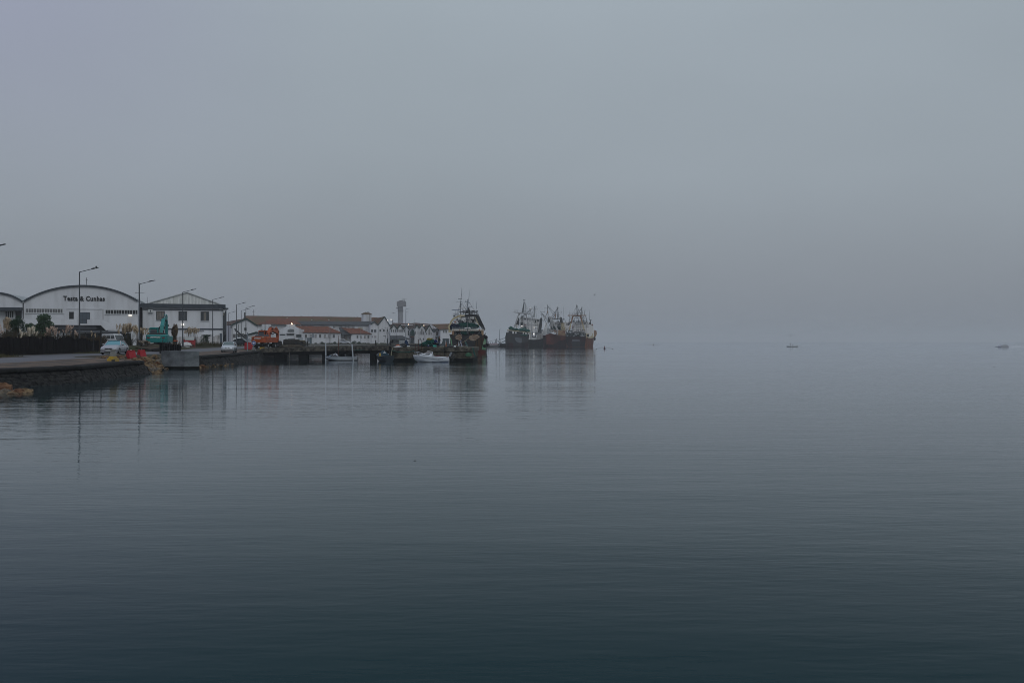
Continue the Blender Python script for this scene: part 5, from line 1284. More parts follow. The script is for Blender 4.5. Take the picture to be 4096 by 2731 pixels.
sag(PT(1656, 1420, 135), PT(1661, 1448, 135), .0, .02, M_grope, 'bow line dropping from the speedboat into the water')
for x0, x1, y1, lb in ((1893, 1904, 1428, 'outer'), (1890, 1899, 1420, 'inner')):
    sag(PT(x0, 1391, 141.3), PT(x1, y1, 141.3), .15, .04, M_grope, '%s teal rope trailing off the right corner of the pier head' % lb)

# ------------------------------------------------------------------ clutter on the deck and pier head
def pier_item(px, py, d): return PT(px, py, d)
# big dark pipes
for i, (px, w_, m_) in enumerate(((1166, 1.25, mat('dark_pipe', (.03, .028, .025), .9, .3, 3)), (1190, 1.1, mat('brown_pipe', (.075, .06, .035), .9, .3, 3)))):
    c_ = PT(px, 1373 if i == 0 else 1371, 168 + i * 2); c_.z = jz(0, .6) + w_ / 2 + .1
    b = MB(); a_ = Vector((1, .35 + i * .3, 0)).normalized(); L2 = 1.3
    rs = []
    qd = a_.to_track_quat('Z', 'Y')
    for s_, r_ in ((-L2, w_ / 2), (L2, w_ / 2), (L2, w_ / 2 - .1), (-L2, w_ / 2 - .1)):
        rs.append([c_ + a_ * s_ + qd @ Vector((r_ * math.cos(t_), r_ * math.sin(t_), 0)) for t_ in [6.283 * k / 16 for k in range(16)]])
    b.rings(rs, cap=False); b.add([], []); n0 = len(b.v)
    b.f += [(k, 48 + k, 48 + (k + 1) % 16, (k + 1) % 16) for k in range(16)]
    b.build('large_pipe', m_, label='%s section of wide pipe lying on rubble right of the orange excavator' % ('black' if i == 0 else 'brown'), cat='pipe')
b = MB(); b.blob(PT(1167, 1391, 164), (2.3, 1.0, .55), 12, 14, 8, .22); b.build('rubble_heap', mat('rubble', (.07, .06, .045), .95, .5, 3, .08), label='heap of earth and rubble under the wide pipes', cat='heap')
wf = thing('wire_fence', 'run of thin wire fencing with dark boards standing on the jetty', 'fence', (PX(1214, 165), 165, 1.7))
b = MB()
for k in range(22): x = 1194 + k * 1.85; b.tube(PT(x, 1389, 165), PT(x, 1364 + (k % 3), 165), .018)
b.path([PT(1194, 1367, 165), PT(1238, 1367, 165)], .02); b.path([PT(1194, 1384, 165), PT(1238, 1384, 165)], .02); b.build('wires', M_frame, wf, world=True)
for x0, x1 in ((1179.5, 1189), (1202, 1211), (1229, 1233)):
    b = MB(); b.bb(PX(x0, 164.8), PX(x1, 164.8), 164.75, 164.85, PZ(1383, 165), PZ(1364, 165)); b.build('board', M_dark, wf, world=True)
b = MB(); b.bb(PX(1241, 215), PX(1245.5, 215), 215, 215.3, PZ(1374, 215), PZ(1351, 215)); b.build('green_cabinet', mat('teal_cabinet', (.025, .07, .075), .7, .1, 2), label='narrow teal cabinet beside the grey-green post', cat='cabinet')
b = MB(); b.bb(PX(1223, 215), PX(1239, 215), 216, 216.1, PZ(1367, 215), PZ(1352, 215)); b.tube(PT(1222, 1374, 215), PT(1222, 1350, 215), .05); b.bb(PX(1220, 215), PX(1242, 215), 215.8, 216.3, PZ(1351.5, 215), PZ(1350, 215)); b.build('notice_frame', M_steel, label='pale board in a dark frame left of the teal cabinet', cat='notice board')
# caged tank
q = Vector((PX(1609.5, 152), 152, 1.97)); tk = thing('caged_tank', 'white cube tank in a metal cage with dark covers on top', 'tank', q, R(6))
b = MB(); b.bevbox((0, 0, .50), (.98, .98, .96), .06); b.build('tank', mat('white_tank_plastic', (.38, .40, .42), .5, .1, 3), tk)
b = MB()
for k in range(5):
    x = -.5 + k * .25
    b.tube((x, -.51, 0), (x, -.51, 1.02), .018); b.tube((-.51, x, 0), (-.51, x, 1.02), .018); b.tube((.51, x, 0), (.51, x, 1.02), .018)
    z = .02 + k * .25
    b.path([(-.51, .51, z), (-.51, -.51, z), (.51, -.51, z), (.51, .51, z)], .018)
b.build('cage', M_steel, tk)
b = MB(); b.blob((.02, 0, 1.07), (.5, .45, .12), 6, 12, 6, .25); b.build('top_cover', M_dark, tk)
b = MB(); b.blob((-.42, -.2, 1.08), (.10, .1, .06), 6, 8, 5, .2); b.build('rag', mat('lime_rag', (.18, .30, .08), .8, .1, 3), tk)
b = MB(); b.blob((.5, -.2, 1.09), (.11, .1, .08), 6, 8, 5, .2); b.build('float', M_fwhite, tk)
b = MB(); p = [PT(1624, 1358, 152), PT(1627, 1359, 151), PT(1633, 1370, 151), PT(1635, 1383, 151), PT(1630, 1384, 150.5), PT(1624, 1376, 151)]; b.slab(p, .25); b.build('blue_tarpaulin', mat('blue_tarp', (.015, .035, .08), .8, .2, 3), label='dark blue tarpaulin draped beside the caged tank', cat='tarpaulin')
HEAP = [(1590, 1388, .38, (.42, .42, .42)), (1583, 1389, .30, (.40, .42, .42)), (1592, 1383, .32, (.30, .10, .06)), (1586, 1386, .25, (.33, .16, .12)), (1602, 1388, .26, (.35, .37, .38)), (1606, 1389, .20, (.02, .12, .09)), (1597, 1390, .24, (.08, .12, .25)), (1580.5, 1390, .18, (.04, .15, .12)), (1594, 1390.5, .2, (.15, .03, .03))]
nh = thing('rag_heap', 'small heap of white, orange and green rags and bags near the pier corner', 'rubbish heap', PT(1593, 1391, 143.5))
for i, (x, y, s_, c_) in enumerate(HEAP):
    b = MB(); b.blob(PT(x, y, 143.5 + (i % 3) * .1), (s_, s_ * .8, s_ * .6), 20 + i, 9, 6, .35); b.build('bag', mat('rag_%d' % i, c_, .85, .15, 6), nh, world=True)
b = MB(); b.blob(PT(1611, 1383, 147), (.75, .5, .32), 31, 14, 7, .25); b.build('dark_sacks', M_dark, label='low dark heap of sacks in front of the caged tank', cat='sacks')
b = MB(); b.bevbox(PT(1632, 1384.5, 146), (.26, .2, .16), .03); b.build('white_box', M_fwhite, label='small white box right of the dark sacks', cat='box')
b = MB(); b.bevbox(PT(1638, 1384.2, 146), (.14, .2, .18), .03); b.build('white_box', M_fwhite, label='even smaller white box beside the tarpaulin foot', cat='box')
# green net heap with yellow floats
ht_ = thing('net_heap', 'large heap of green fishing net topped with yellow floats', 'fishing net', PT(1715, 1376, 156))
M_netg = mat('green_net', (.008, .060, .048), .95, .4, 4, .05, col2=(.006, .035, .032))
b = MB(); b.blob(PT(1721, 1376, 156), (.95, .9, .85), 14, 20, 10, .13); b.blob(PT(1703, 1378, 156), (.8, .8, .45), 15, 16, 8, .15); b.blob(PT(1691, 1379, 156), (.6, .6, .22), 16, 16, 8, .15); b.build('net', M_netg, ht_, world=True)
g = random.Random(9)
for i in range(16):
    b = MB(); b.blob(PT(g.uniform(1709, 1731), g.uniform(1353, 1359), 155.2), (.10, .10, .09), i, 8, 5, .1); b.build('float', mat('yellow_float', (.24, .20, .03), .7, .1, 3), ht_, world=True)
b = MB(); b.bb(PX(1772, 158), PX(1795, 158), 157, 159.5, 1.97, PZ(1354, 158)); b.prism([(0, 0), (1, 0), (1, 1)], lambda u, v: Vector((PX(1772 - 10 * (1 - u), 158), 157, 1.97 + v * .85)), lambda u, v: Vector((PX(1772 - 10 * (1 - u), 158), 159.4, 1.97 + v * .85)))
b.build('grey_skip', mat('skip_grey', (.085, .105, .115), .7, .15, 2), label='blue-grey steel skip beside the standing man', cat='skip')
b = MB(); b.lathe(PT(1784, 1387, 146), [(.22, 0), (.22, .06), (.10, .1), (.04, .78), (.01, .8)], 10); b.build('orange_cone', mat('dull_orange', (.26, .07, .02), .7, .15, 3), label='dull orange marker cone in front of the grey skip', cat='cone')
for x, m_, lb in ((1781, M_wpost, 'pale upright pole left of the orange cone'),):
    post(x, 1360, x, 1388, 145.5, .035, m_, lb, 'pole')
tr_ = thing('pole_trestle', 'tripod of white and brown poles by the trawler', 'trestle', PT(1842, 1388, 150))
for (a_, c_, m_) in (((1833, 1388), (1836, 1364), M_wpost), ((1846, 1386), (1843, 1362), mat('bluish_pole', (.25, .26, .40), .6, .1, 2)), ((1853, 1386), (1852, 1364), M_rust), ((1829, 1386), (1832, 1366), M_rust), ((1836, 1384), (1845, 1363), M_steel), ((1850, 1386), (1842, 1366), M_steel)):
    b = MB(); b.tube(PT(*a_, 150), PT(*c_, 150.3), .04); b.build('pole', m_, tr_, world=True)
tr_ = thing('mooring_lines', 'pair of taut teal mooring lines running up to the trawler', 'rope', PT(1870, 1388, 148))
for x in (0, 3.5):
    b = MB(); b.tube(PT(1869 + x, 1387, 148), PT(1857 + x, 1362, 220), .04); b.build('line', M_grope, tr_, world=True)
sag(PT(1812, 1386, 148), PT(1892, 1338, 234), .3, .045, mat('hemp_rope', (.17, .12, .06), .9, .2, 5), 'long tan mooring rope slanting up across the trawler stern')
for i in range(12):
    x = 1762 + (i if i < 4 else i + 6) * 6.2; x = min(x, 1874)
    b = MB(); b.blob(PT(x, 1386.5, 143), (.17, .14, .09), 60 + i, 8, 5, .2); b.build('edge_stone', mat('pale_lichen_stone', (.26, .25, .20), .95, .25, 4, .02), label='pale lumpy stone in the row along the pier head edge', cat='stone', group='pale stones along the pier head edge')
b = MB(); b.blob(PT(1809, 1386, 143.2), (.85, .4, .15), 71, 14, 6, .2); b.blob(PT(1829, 1386.5, 143.2), (.45, .35, .13), 72, 12, 6, .2); b.build('black_bag', M_dark, label='long black bag lying on the pier head edge', cat='bag')
b = MB(); b.blob(PT(1819.5, 1386, 142.8), (.19, .15, .16), 73, 10, 7, .3); b.build('crumpled_cloth', M_fwhite, label='crumpled pale cloth on top of the black bag', cat='cloth')
b = MB(); b.lathe(PT(1713.5, 1387, 145), [(.13, 0), (.16, .26), (.15, .26)], 12); bk_ = b.build('blue_bucket', mat('navy_plastic', (.012, .025, .10), .5, .1, 3), label='navy bucket with something white in it left of the seated man', cat='bucket')
b = MB(); b.blob(PT(1714.5, 1380, 145), (.07, .07, .05), 3, 8, 5, .1); b.build('white_cup', M_fwhite, label='small white thing sitting in the navy bucket', cat='cup')

# ================================================================== PEOPLE
def skin_mesh(name, joints, edges, m, parent=None, sub=1):
    """joints: name -> (x,y,z,rx,ry)"""
    names = list(joints); idx = {n: i for i, n in enumerate(names)}
    me = bpy.data.meshes.new(name); me.from_pydata([joints[n][:3] for n in names], [(idx[a], idx[b]) for a, b in edges], []); me.update()
    o = bpy.data.objects.new(name, me); COL.objects.link(o)
    md = o.modifiers.new('skin', 'SKIN'); md.use_smooth_shade = True
    for n in names:
        v = me.skin_vertices[0].data[idx[n]]; j = joints[n]; v.radius = (j[3], j[4] if len(j) > 4 else j[3])
    me.skin_vertices[0].data[0].use_root = True
    if sub: s_ = o.modifiers.new('sub', 'SUBSURF'); s_.levels = sub; s_.render_levels = sub
    dg = bpy.context.evaluated_depsgraph_get(); nm = bpy.data.meshes.new_from_object(o.evaluated_get(dg)); bpy.data.objects.remove(o)
    nm.name = name; nm.materials.clear(); nm.materials.append(m); nm.shade_smooth()
    o = bpy.data.objects.new(name, nm); COL.objects.link(o)
    if parent: o.parent = parent
    return o
M_skin = mat('skin', (.22, .12, .085), .6, .08, 8); M_hair = mat('dark_hair', (.03, .026, .024), .8, .2, 12)
def person(label, loc, rz, J_, top, legs, hair=M_hair, cap=None, topm=None, legm=None, grp=None):
    """J_: joint positions (pelvis, chest, neck, head, l/r shoulder, elbow, wrist, hip, knee, ankle); faces -Y"""
    r = thing('person', label, 'person', loc, rz, grp)
    j = dict(pelvis=(*J_['pelvis'], .14, .11), chest=(*J_['chest'], .155, .115), neck=(*J_['neck'], .055), head=(*J_['head'], .085, .10))
    e = [('pelvis', 'chest'), ('chest', 'neck'), ('neck', 'head')]
    for s_ in 'lr':
        j[s_ + 'sh'] = (*J_[s_ + 'sh'], .062); j[s_ + 'el'] = (*J_[s_ + 'el'], .047); j[s_ + 'wr'] = (*J_[s_ + 'wr'], .030)
        j[s_ + 'hip'] = (*J_[s_ + 'hip'], .095); j[s_ + 'kn'] = (*J_[s_ + 'kn'], .062); j[s_ + 'an'] = (*J_[s_ + 'an'], .042)
        a = Vector(J_[s_ + 'an']); j[s_ + 'toe'] = (a.x, a.y - .15, a.z - .05, .038)
        e += [('chest', s_ + 'sh'), (s_ + 'sh', s_ + 'el'), (s_ + 'el', s_ + 'wr'), ('pelvis', s_ + 'hip'), (s_ + 'hip', s_ + 'kn'), (s_ + 'kn', s_ + 'an'), (s_ + 'an', s_ + 'toe')]
        wv = Vector(J_[s_ + 'wr']); ev = Vector(J_[s_ + 'el']); d = (wv - ev).normalized(); side = Vector((1, 0, 0)) if abs(d.x) < .8 else Vector((0, 1, 0))
        pm = wv + d * .07; j[s_ + 'palm'] = (*pm, .026, .034); e.append((s_ + 'wr', s_ + 'palm'))
        for k in range(4):
            b1 = pm + d * .03 + side * (k - 1.5) * .02; b2 = b1 + d * (.05 - abs(k - 1.3) * .006) + Vector((0, 0, -.02)); j['%sf%d' % (s_, k)] = (*b1, .010); j['%sg%d' % (s_, k)] = (*b2, .008)
            e += [(s_ + 'palm', '%sf%d' % (s_, k)), ('%sf%d' % (s_, k), '%sg%d' % (s_, k))]
        t1 = wv + d * .04 + side * .045; j[s_ + 'th'] = (*t1, .010); t2 = t1 + d * .035; j[s_ + 'th2'] = (*t2, .008); e += [(s_ + 'wr', s_ + 'th'), (s_ + 'th', s_ + 'th2')]
    body = skin_mesh('body', j, e, M_skin, r)
    h = Vector(J_['head'])
    b = MB(); b.blob(h + Vector((0, .01, .055)), (.10, .115, .085), 3, 12, 8, .03); b.build('hair', hair, r, smooth=True)
    b = MB(); b.blob(h + Vector((0, -.10, -.01)), (.014, .02, .022), 1, 6, 5, 0)
    for s_ in (-1, 1): b.blob(h + Vector((s_ * .092, .0, 0)), (.012, .025, .03), 1, 6, 5, 0)
    b.build('face_features', M_skin, r)
    if cap:
        b = MB(); b.lathe(h + Vector((0, 0, .05)), [(.112, 0), (.108, .05), (.06, .085), (.01, .09)], 12); b.slab([h + Vector((-.07, -.09, .06)), h + Vector((.07, -.09, .06)), h + Vector((.05, -.19, .05)), h + Vector((-.05, -.19, .05))], .015); b.build('cap', cap, r)
    # clothing
    jj = {k: j[k] for k in ('pelvis', 'chest')}; jj = {k: (*v[:3], v[3] * 1.16, v[4] * 1.2) for k, v in jj.items()}
    jj['neck'] = (*J_['neck'], .075); e2 = [('pelvis', 'chest'), ('chest', 'neck')]
    for s_ in 'lr':
        for k, rr_ in (('sh', .082), ('el', .062), ('wr', .046)): jj[s_ + k] = (*J_[s_ + k], rr_)
        e2 += [('chest', s_ + 'sh'), (s_ + 'sh', s_ + 'el'), (s_ + 'el', s_ + 'wr')]
    skin_mesh('jacket', jj, e2, topm, r)
    jj = {'pelvis': (*J_['pelvis'], .155, .13)}; e2 = []
    for s_ in 'lr':
        for k, rr_ in (('hip', .105), ('kn', .075), ('an', .062)): jj[s_ + k] = (*J_[s_ + k], rr_)
        e2 += [('pelvis', s_ + 'hip'), (s_ + 'hip', s_ + 'kn'), (s_ + 'kn', s_ + 'an')]
    skin_mesh('trousers', jj, e2, legm, r)
    for s_ in 'lr':
        a = Vector(J_[s_ + 'an']); b = MB(); b.blob(a + Vector((0, -.07, -.055)), (.05, .14, .045), 2, 10, 6, 0, flat=.6); b.build('shoe', M_black, r, smooth=True)
    return r
stand = dict(pelvis=(0, 0, .88), chest=(0, -.03, 1.25), neck=(0, -.05, 1.43), head=(0, -.08, 1.56), lsh=(.19, -.03, 1.34), lel=(.24, -.06, 1.07), lwr=(.16, -.25, .98), rsh=(-.19, -.03, 1.34), rel=(-.24, -.06, 1.07), rwr=(-.12, -.27, 1.0),
             lhip=(.09, 0, .84), lkn=(.11, -.02, .47), lan=(.12, .02, .09), rhip=(-.09, 0, .84), rkn=(-.10, -.03, .47), ran=(-.11, .0, .09))
sit = dict(pelvis=(0, 0, .42), chest=(0, -.08, .78), neck=(0, -.13, .95), head=(0, -.19, 1.07), lsh=(.19, -.10, .88), lel=(.23, -.22, .62), lwr=(.12, -.45, .60), rsh=(-.19, -.10, .88), rel=(-.23, -.22, .62), rwr=(-.10, -.46, .62),
           lhip=(.10, -.02, .42), lkn=(.14, -.42, .46), lan=(.14, -.40, .09), rhip=(-.10, -.02, .42), rkn=(-.14, -.42, .46), ran=(-.14, -.36, .09))
person('standing man in dark green jacket, jeans and cap, turned right on the pier head', (PX(1756, 152), 152, 1.97), R(75), stand, None, None, cap=mat('grey_cap', (.16, .16, .17), .9, .1, 5), topm=mat('olive_jacket', (.022, .024, .016), .9, .25, 5), legm=mat('faded_jeans', (.055, .085, .125), .9, .2, 6))
person('seated man in blue top bent forward, sitting on a teal crate facing right', (PX(1739.5, 148), 148, 1.97), R(72), sit, None, None, topm=mat('blue_top', (.012, .025, .10), .85, .25, 5), legm=mat('dark_trousers', (.014, .013, .020), .9, .2, 6)).scale = (1.16, 1.16, 1.16)
b = MB(); b.bevbox((PX(1739, 148), 148, 2.12), (.50, .36, .30), .03); b.build('teal_crate', mat('teal_plastic', (.04, .36, .30), .5, .08, 3), label='bright teal crate the seated man sits on', cat='crate')

# ================================================================== BOATS
M_gel = mat('white_gelcoat', (.50, .53, .57), .3, .06, 1.2, spec=.5)
M_navy = mat('navy_paint', (.008, .012, .020), .5, .15, 2)
def hull_rings(st, flip=1):
    """st: (x, half beam at sheer, half beam at chine, z keel, z chine, z sheer)"""
    rs = []
    for x, hs, hc, zk, zc, zs in st:
        rs.append([Vector((x, 0, zk)), Vector((x, hc, zc)), Vector((x, (hc + hs) / 2 + .03, (zc + zs) / 2)), Vector((x, hs, zs)), Vector((x, hs * .93, zs + .03)), Vector((x, 0, zs + .05)),
                   Vector((x, -hs * .93, zs + .03)), Vector((x, -hs, zs)), Vector((x, -(hc + hs) / 2 - .03, (zc + zs) / 2)), Vector((x, -hc, zc))])
    return rs
# speedboat (bow to the left = -x)
sb = thing('speedboat', 'white cabin speedboat with bow rail and outboard, moored at the pier head', 'speedboat', (PX(1729, 135), 135, 0), R(2))
st = [(-2.58, .02, .01, .80, .84, .92), (-2.35, .28, .12, .32, .52, .91), (-1.9, .62, .40, -.02, .28, .90), (-1.2, .88, .66, -.2, .12, .87), (-.3, .98, .82, -.24, .06, .80), (.8, 1.0, .88, -.24, .04, .72), (1.7, .98, .88, -.22, .04, .66), (2.3, .94, .86, -.2, .04, .64)]
b = MB(); b.rings(hull_rings(st)); h = b.build('hull', M_gel, sb, smooth=True); h.modifiers.new('e', 'EDGE_SPLIT').split_angle = R(40)
b = MB()
pts = [(-2.3, .70), (-1.2, .66), (-.3, .55), (.7, .38), (1.3, .22), (2.3, .20)]
for (xa, za), (xb, zb) in zip(pts[:-1], pts[1:]):
    ya = lerp([(s_[0], s_[1]) for s_ in st], xa) + .0; yb = lerp([(s_[0], s_[1]) for s_ in st], xb)
    b.bar((xa, -ya - .015, za), (xb, -yb - .015, zb), .03, .028)
b.build('rubbing_strake', mat('grey_stripe', (.10, .12, .15), .5, .1, 3), h)
b = MB()
for (xa, xb, z) in ((-1.7, .2, .09), (.2, 2.2, .055)):
    b.bar((xa, -lerp([(s_[0], s_[2]) for s_ in st], xa) - .03, z + .04), (xb, -lerp([(s_[0], s_[2]) for s_ in st], xb) - .03, z), .02, .05)
b.build('boot_stripe', mat('blue_stripe', (.02, .05, .12), .5, .1, 3), h)
# cabin
def pr_y(b, poly, y0, y1, k=1.0):
    b.prism(poly, lambda u, v: Vector((u, y0, v)), lambda u, v: Vector((u, y1, v)))
b = MB(); cab_ = [(-1.95, .88), (-1.35, 1.12), (-1.0, 1.22), (-.05, 1.22), (.02, .82)]
b.rings([[Vector((x, s_ * (.62 if z < .95 else .48), z)) for x, z in cab_] for s_ in (-1, 1)]); cb = b.build('cabin', M_gel, sb, bevel=.03)
b = MB(); pr_y(b, [(-1.25, .99), (-.85, 1.12), (-.22, 1.16), (-.42, .99)], -.60, -.545); b.build('side_window', M_glass, cb)
b = MB(); b.slab([(-1.0, -.44, 1.225), (-1.0, .44, 1.225), (-.62, .36, 1.52), (-.62, -.36, 1.52)], .02); b.slab([(-.62, -.36, 1.52), (-.98, -.46, 1.225), (-.1, -.46, 1.225), (-.1, -.40, 1.42)], .02); b.build('windscreen', glass('smoked_screen', (.10, .085, .09), .2), cb)
b = MB(); b.path([(-.65, -.37, 1.50), (.0, -.42, 1.40), (.12, -.46, .85)], .03); b.path([(-.65, .37, 1.50), (.0, .42, 1.40), (.12, .46, .85)], .03); b.build('screen_frame', M_gel, cb)
b = MB()
rl = [(-2.45, 0, 1.42), (-2.1, -.38, 1.40), (-1.5, -.62, 1.27), (-1.1, -.72, 1.12), (-.9, -.75, .92)]
for s_ in (-1, 1):
    pts = [Vector((x, y * -s_, z)) for x, y, z in rl]; b.path(pts, .016)
    pts = [Vector((x + .05, y * -s_, z - .2)) for x, y, z in rl[:4]]; b.path(pts, .012)
    for (x, y, z), zb in zip(rl[:4], (.92, .91, .90, .88)): b.tube((x + .18, y * -s_, zb), (x, y * -s_, z), .014)
b.build('bow_rail', mat('stainless', (.45, .47, .50), .3, .1, 4, metal=.7), sb)
b = MB(); b.bb(.35, 1.0, -.5, .5, .7, .92); b.bb(1.9, 2.15, -.6, .6, .66, .80); b.build('seats', mat('maroon_seat', (.10, .04, .045), .7, .1, 3), sb)
ob = MB(); M_ = Matrix.Rotation(R(28), 3, 'Y'); ob.box((2.55, 0, 1.02), (.42, .36, .62), M=M_); om = ob.build('outboard_motor', mat('outboard_grey', (.16, .18, .20), .4, .1, 3), sb, bevel=.06)
ob = MB(); ob.box((2.45, 0, .62), (.34, .30, .30)); ob.box((2.72, 0, .98), (.25, .37, .66), M=M_); ob.box((2.86, 0, .52), (.20, .14, .8), M=M_); ob.box((2.98, 0, .12), (.5, .03, .05)); ob.build('motor_leg', M_black, om)
for i, (x, w_) in enumerate(((.55, .10), (.78, .26), (1.12, .22))):
    b = MB(); b.bar((x, -1.0, .50 - i * .02), (x + w_, -1.003, .52 - i * .02), .012, .025); b.build('name_script', mat('grey_script', (.15, .16, .18), .6, .1, 3), h)
b = MB(); b.bar((1.35, -1.0, .46), (1.5, -1.0, .45), .012, .035); b.build('blue_mark', mat('mark_blue', (.01, .04, .25), .6, .1, 3), h)

# open white boat under the jetty
wb = thing('open_boat', 'long open white boat with dark gunwale and small windscreen, under the jetty', 'boat', (PX(1367, 147), 147, 0), R(0))
st = [(-2.40, .02, .01, .30, .34, .66), (-2.1, .35, .18, .10, .25, .64), (-1.5, .62, .42, -.05, .14, .62), (-.4, .78, .62, -.10, .08, .60), (1.0, .80, .66, -.10, .08, .61), (2.3, .76, .62, -.08, .10, .64)]
b = MB(); b.rings(hull_rings(st)); h = b.build('hull', M_gel, wb, smooth=True); h.modifiers.new('e', 'EDGE_SPLIT').split_angle = R(40)
sw = lambda f, z, t: [(x, -lerp([(q[0], q[1]) for q in st], x) - t, z(x)) for x in (-2.38, -2.0, -1.4, -.4, 1.0, 2.3)]
b = MB(); p = sw(0, lambda x: .61 + .02 * abs(x) / 2, .01)
for a_, c_ in zip(p[:-1], p[1:]): b.bar(a_, c_, .04, .11)
b.build('gunwale', M_navy, h)
b = MB(); p = sw(0, lambda x: .34 + .01 * abs(x), -.03)
for a_, c_ in zip(p[:-1], p[1:]): b.bar(a_, c_, .03, .03)
b.build('strake', mat('grey_stripe', (.1, .1, .1)), h)
b = MB(); rs = []
for x, hs, hc, zk, zc, zs in st:
    x2 = max(x, -2.1); rs.append([Vector((x, hc + .02, zc + .01)), Vector((x, -hc - .02, zc + .01)), Vector((x, 0, zk - .02))])
b.rings(rs); b.build('black_bottom', M_dark, h)
b = MB()
for s_ in (-1, 1):
    b.slab([(-1.25, 0, .66), (-1.25 + .35, s_ * .05, 1.02), (-.55, s_ * .62, .66)], .02)
b.build('windscreen', M_glass2, wb)
b = MB(); b.path([(-1.3, -.5, .64), (-.92, 0, 1.06), (-.55, -.62, .66)], .022); b.path([(-.92, 0, 1.06), (-1.9, -.3, .66)], .02); b.path([(-.92, 0, 1.06), (-.45, -.62, .66)], .022); b.path([(-1.3, .5, .64), (-.92, 0, 1.06), (-.55, .62, .66)], .022); b.build('screen_frame', M_gel, wb)
b = MB(); b.box((-1.62, -.70, .655), (.34, .03, .11)); b.build('blue_cover', mat('pale_blue', (.16, .25, .38), .7, .1, 3), h)
b = MB(); b.box((2.31, 0, .56), (.06, 1.3, .28)); b.build('transom', M_gel, wb)
b = MB(); b.tube((-2.1, 0, .02), (-1.95, 0, .08), .06, .02); b.build('skeg', M_gel, h)
for i in range(5):
    b = MB(); b.bar((.95 + i * .17, -.825, .47), (1.06 + i * .17, -.825, .50 + .03 * (i % 2)), .01, .035); b.build('name_script', M_dark, h)
b = MB(); x0 = PX(1314, 158); b.bb(PX(1314, 158), PX(1378, 158), 158, 158.4, PZ(1424, 158), PZ(1412, 158)); b.bb(PX(1400, 158), PX(1417, 158), 158, 158.4, PZ(1424, 158), PZ(1412, 158)); b.build('pale_boards', M_conc, label='pale weathered boards glimpsed under the jetty behind the open boat', cat='boards')

# dark boat, bow towards us
db = thing('dark_boat', 'dark blue boat with steep bow moored between jetty pile and pier head', 'boat', (PX(1535, 141), 141, 0), R(-62))
st = [(-2.0, .03, .01, .35, .5, 1.15), (-1.7, .40, .22, .0, .35, 1.0), (-1.1, .72, .50, -.2, .2, .85), (0, .88, .70, -.25, .1, .76), (1.2, .88, .72, -.25, .1, .74), (2.2, .75, .6, -.2, .1, .8)]
b = MB(); b.rings(hull_rings(st)); h = b.build('hull', mat('blue_black_hull', (.010, .018, .026), .5, .25, 2), db, smooth=True); h.modifiers.new('e', 'EDGE_SPLIT').split_angle = R(40)
b = MB(); b.rings([[Vector((-1.2, s_ * .55, .85)) for s_ in (-1, 1)] + [Vector((.6, s_ * .7, .78)) for s_ in (1, -1)], [Vector((-.5, s_ * .05, 1.5)) for s_ in (-1, 1)] + [Vector((.6, s_ * .1, 1.35)) for s_ in (1, -1)]]); b.build('canvas_cover', mat('blue_canvas', (.025, .055, .08), .8, .2, 3), db)
b = MB(); q = PT(1538, 1408, 139.5); b.prism([(-.19, -.15), (.19, -.15), (0, .17)], lambda u, v: q + Vector((u, 0, v)), lambda u, v: q + Vector((u, .05, v))); tg = b.build('triangle_sign', M_fwhite, label='small white triangular sign with a black dot above the dark boat', cat='sign')
b = MB(); b.lathe((0, -.03, .12), [(.01, 0), (.045, 0), (.045, -.01), (.01, -.01)], 10, 'Y'); b.build('dot', M_dark, tg)
b = MB(); q = PT(1520, 1423, 139.5); b.bevbox(q + Vector((0, 0, .16)), (.24, .24, .38), .05); b.lathe(q + Vector((0, 0, .34)), [(.06, 0), (.05, .07), (.01, .08)], 10); b.build('yellow_canister', mat('yellow_plastic', (.42, .27, .03), .5, .1, 3), label='yellow canister standing in the bow of the dark boat', cat='canister')

# ------------------------------------------------------------------ fishing trawlers
M_black_h = mat('black_hull', (.008, .009, .011), .6, .3, .6, .02, col2=(.022, .014, .010), stretch=(1, 1, .3), lo=.45, hi=.7)
M_redhull = mat('red_antifouling', (.085, .014, .010), .75, .25, .7, .02, col2=(.05, .018, .012))
M_rusth = mat('rust_streaked_hull', (.16, .055, .026), .8, .3, .6, .02, col2=(.07, .03, .02), stretch=(1, 1, .25), lo=.4, hi=.65)
M_darkred = mat('dark_red_hull', (.036, .012, .015), .75, .3, .5, .02, col2=(.012, .010, .012), stretch=(1, 1, .4), lo=.4, hi=.65)
M_swhite = mat('ship_white', (.64, .64, .64), .6, .08, .5, .0, col2=(.36, .33, .28), stretch=(1, 1, .2), lo=.5, hi=.8)
M_cream = mat('ship_cream', (.42, .36, .22), .6, .1, .8, .0, col2=(.26, .17, .08), stretch=(1, 1, .3), lo=.5, hi=.75)
M_rustp = mat('rusty_cream', (.30, .20, .12), .8, .3, 1.0, .0, col2=(.15, .06, .03), lo=.4, hi=.65)
M_sgrey = mat('ship_grey', (.11, .12, .125), .7, .15, .8)
M_rdoor = mat('rusty_trawl_door', (.17, .09, .045), .85, .4, 1.2, .03, col2=(.34, .28, .22), stretch=(1, 1, 3), lo=.45, hi=.6)
def sp(px, py, d): return PT(px, py, d)
def spoly(b, pts, d, th): b.prism(pts, lambda u, v: PT(u, v, d), lambda u, v: PT(u, v, d) + Vector((0, th, 0))); return b
def part(r, b, name, m, label=None, smooth=False): return b.build(name, m, r, world=True, label=label, smooth=smooth)
def sub(p, b, name, m):
    """sub-part given in world coordinates, under a part whose thing sits at p.parent.location"""
    o = b.build(name, m, p); o.data.transform(Matrix.Translation(-Vector(p.parent.location))); return o
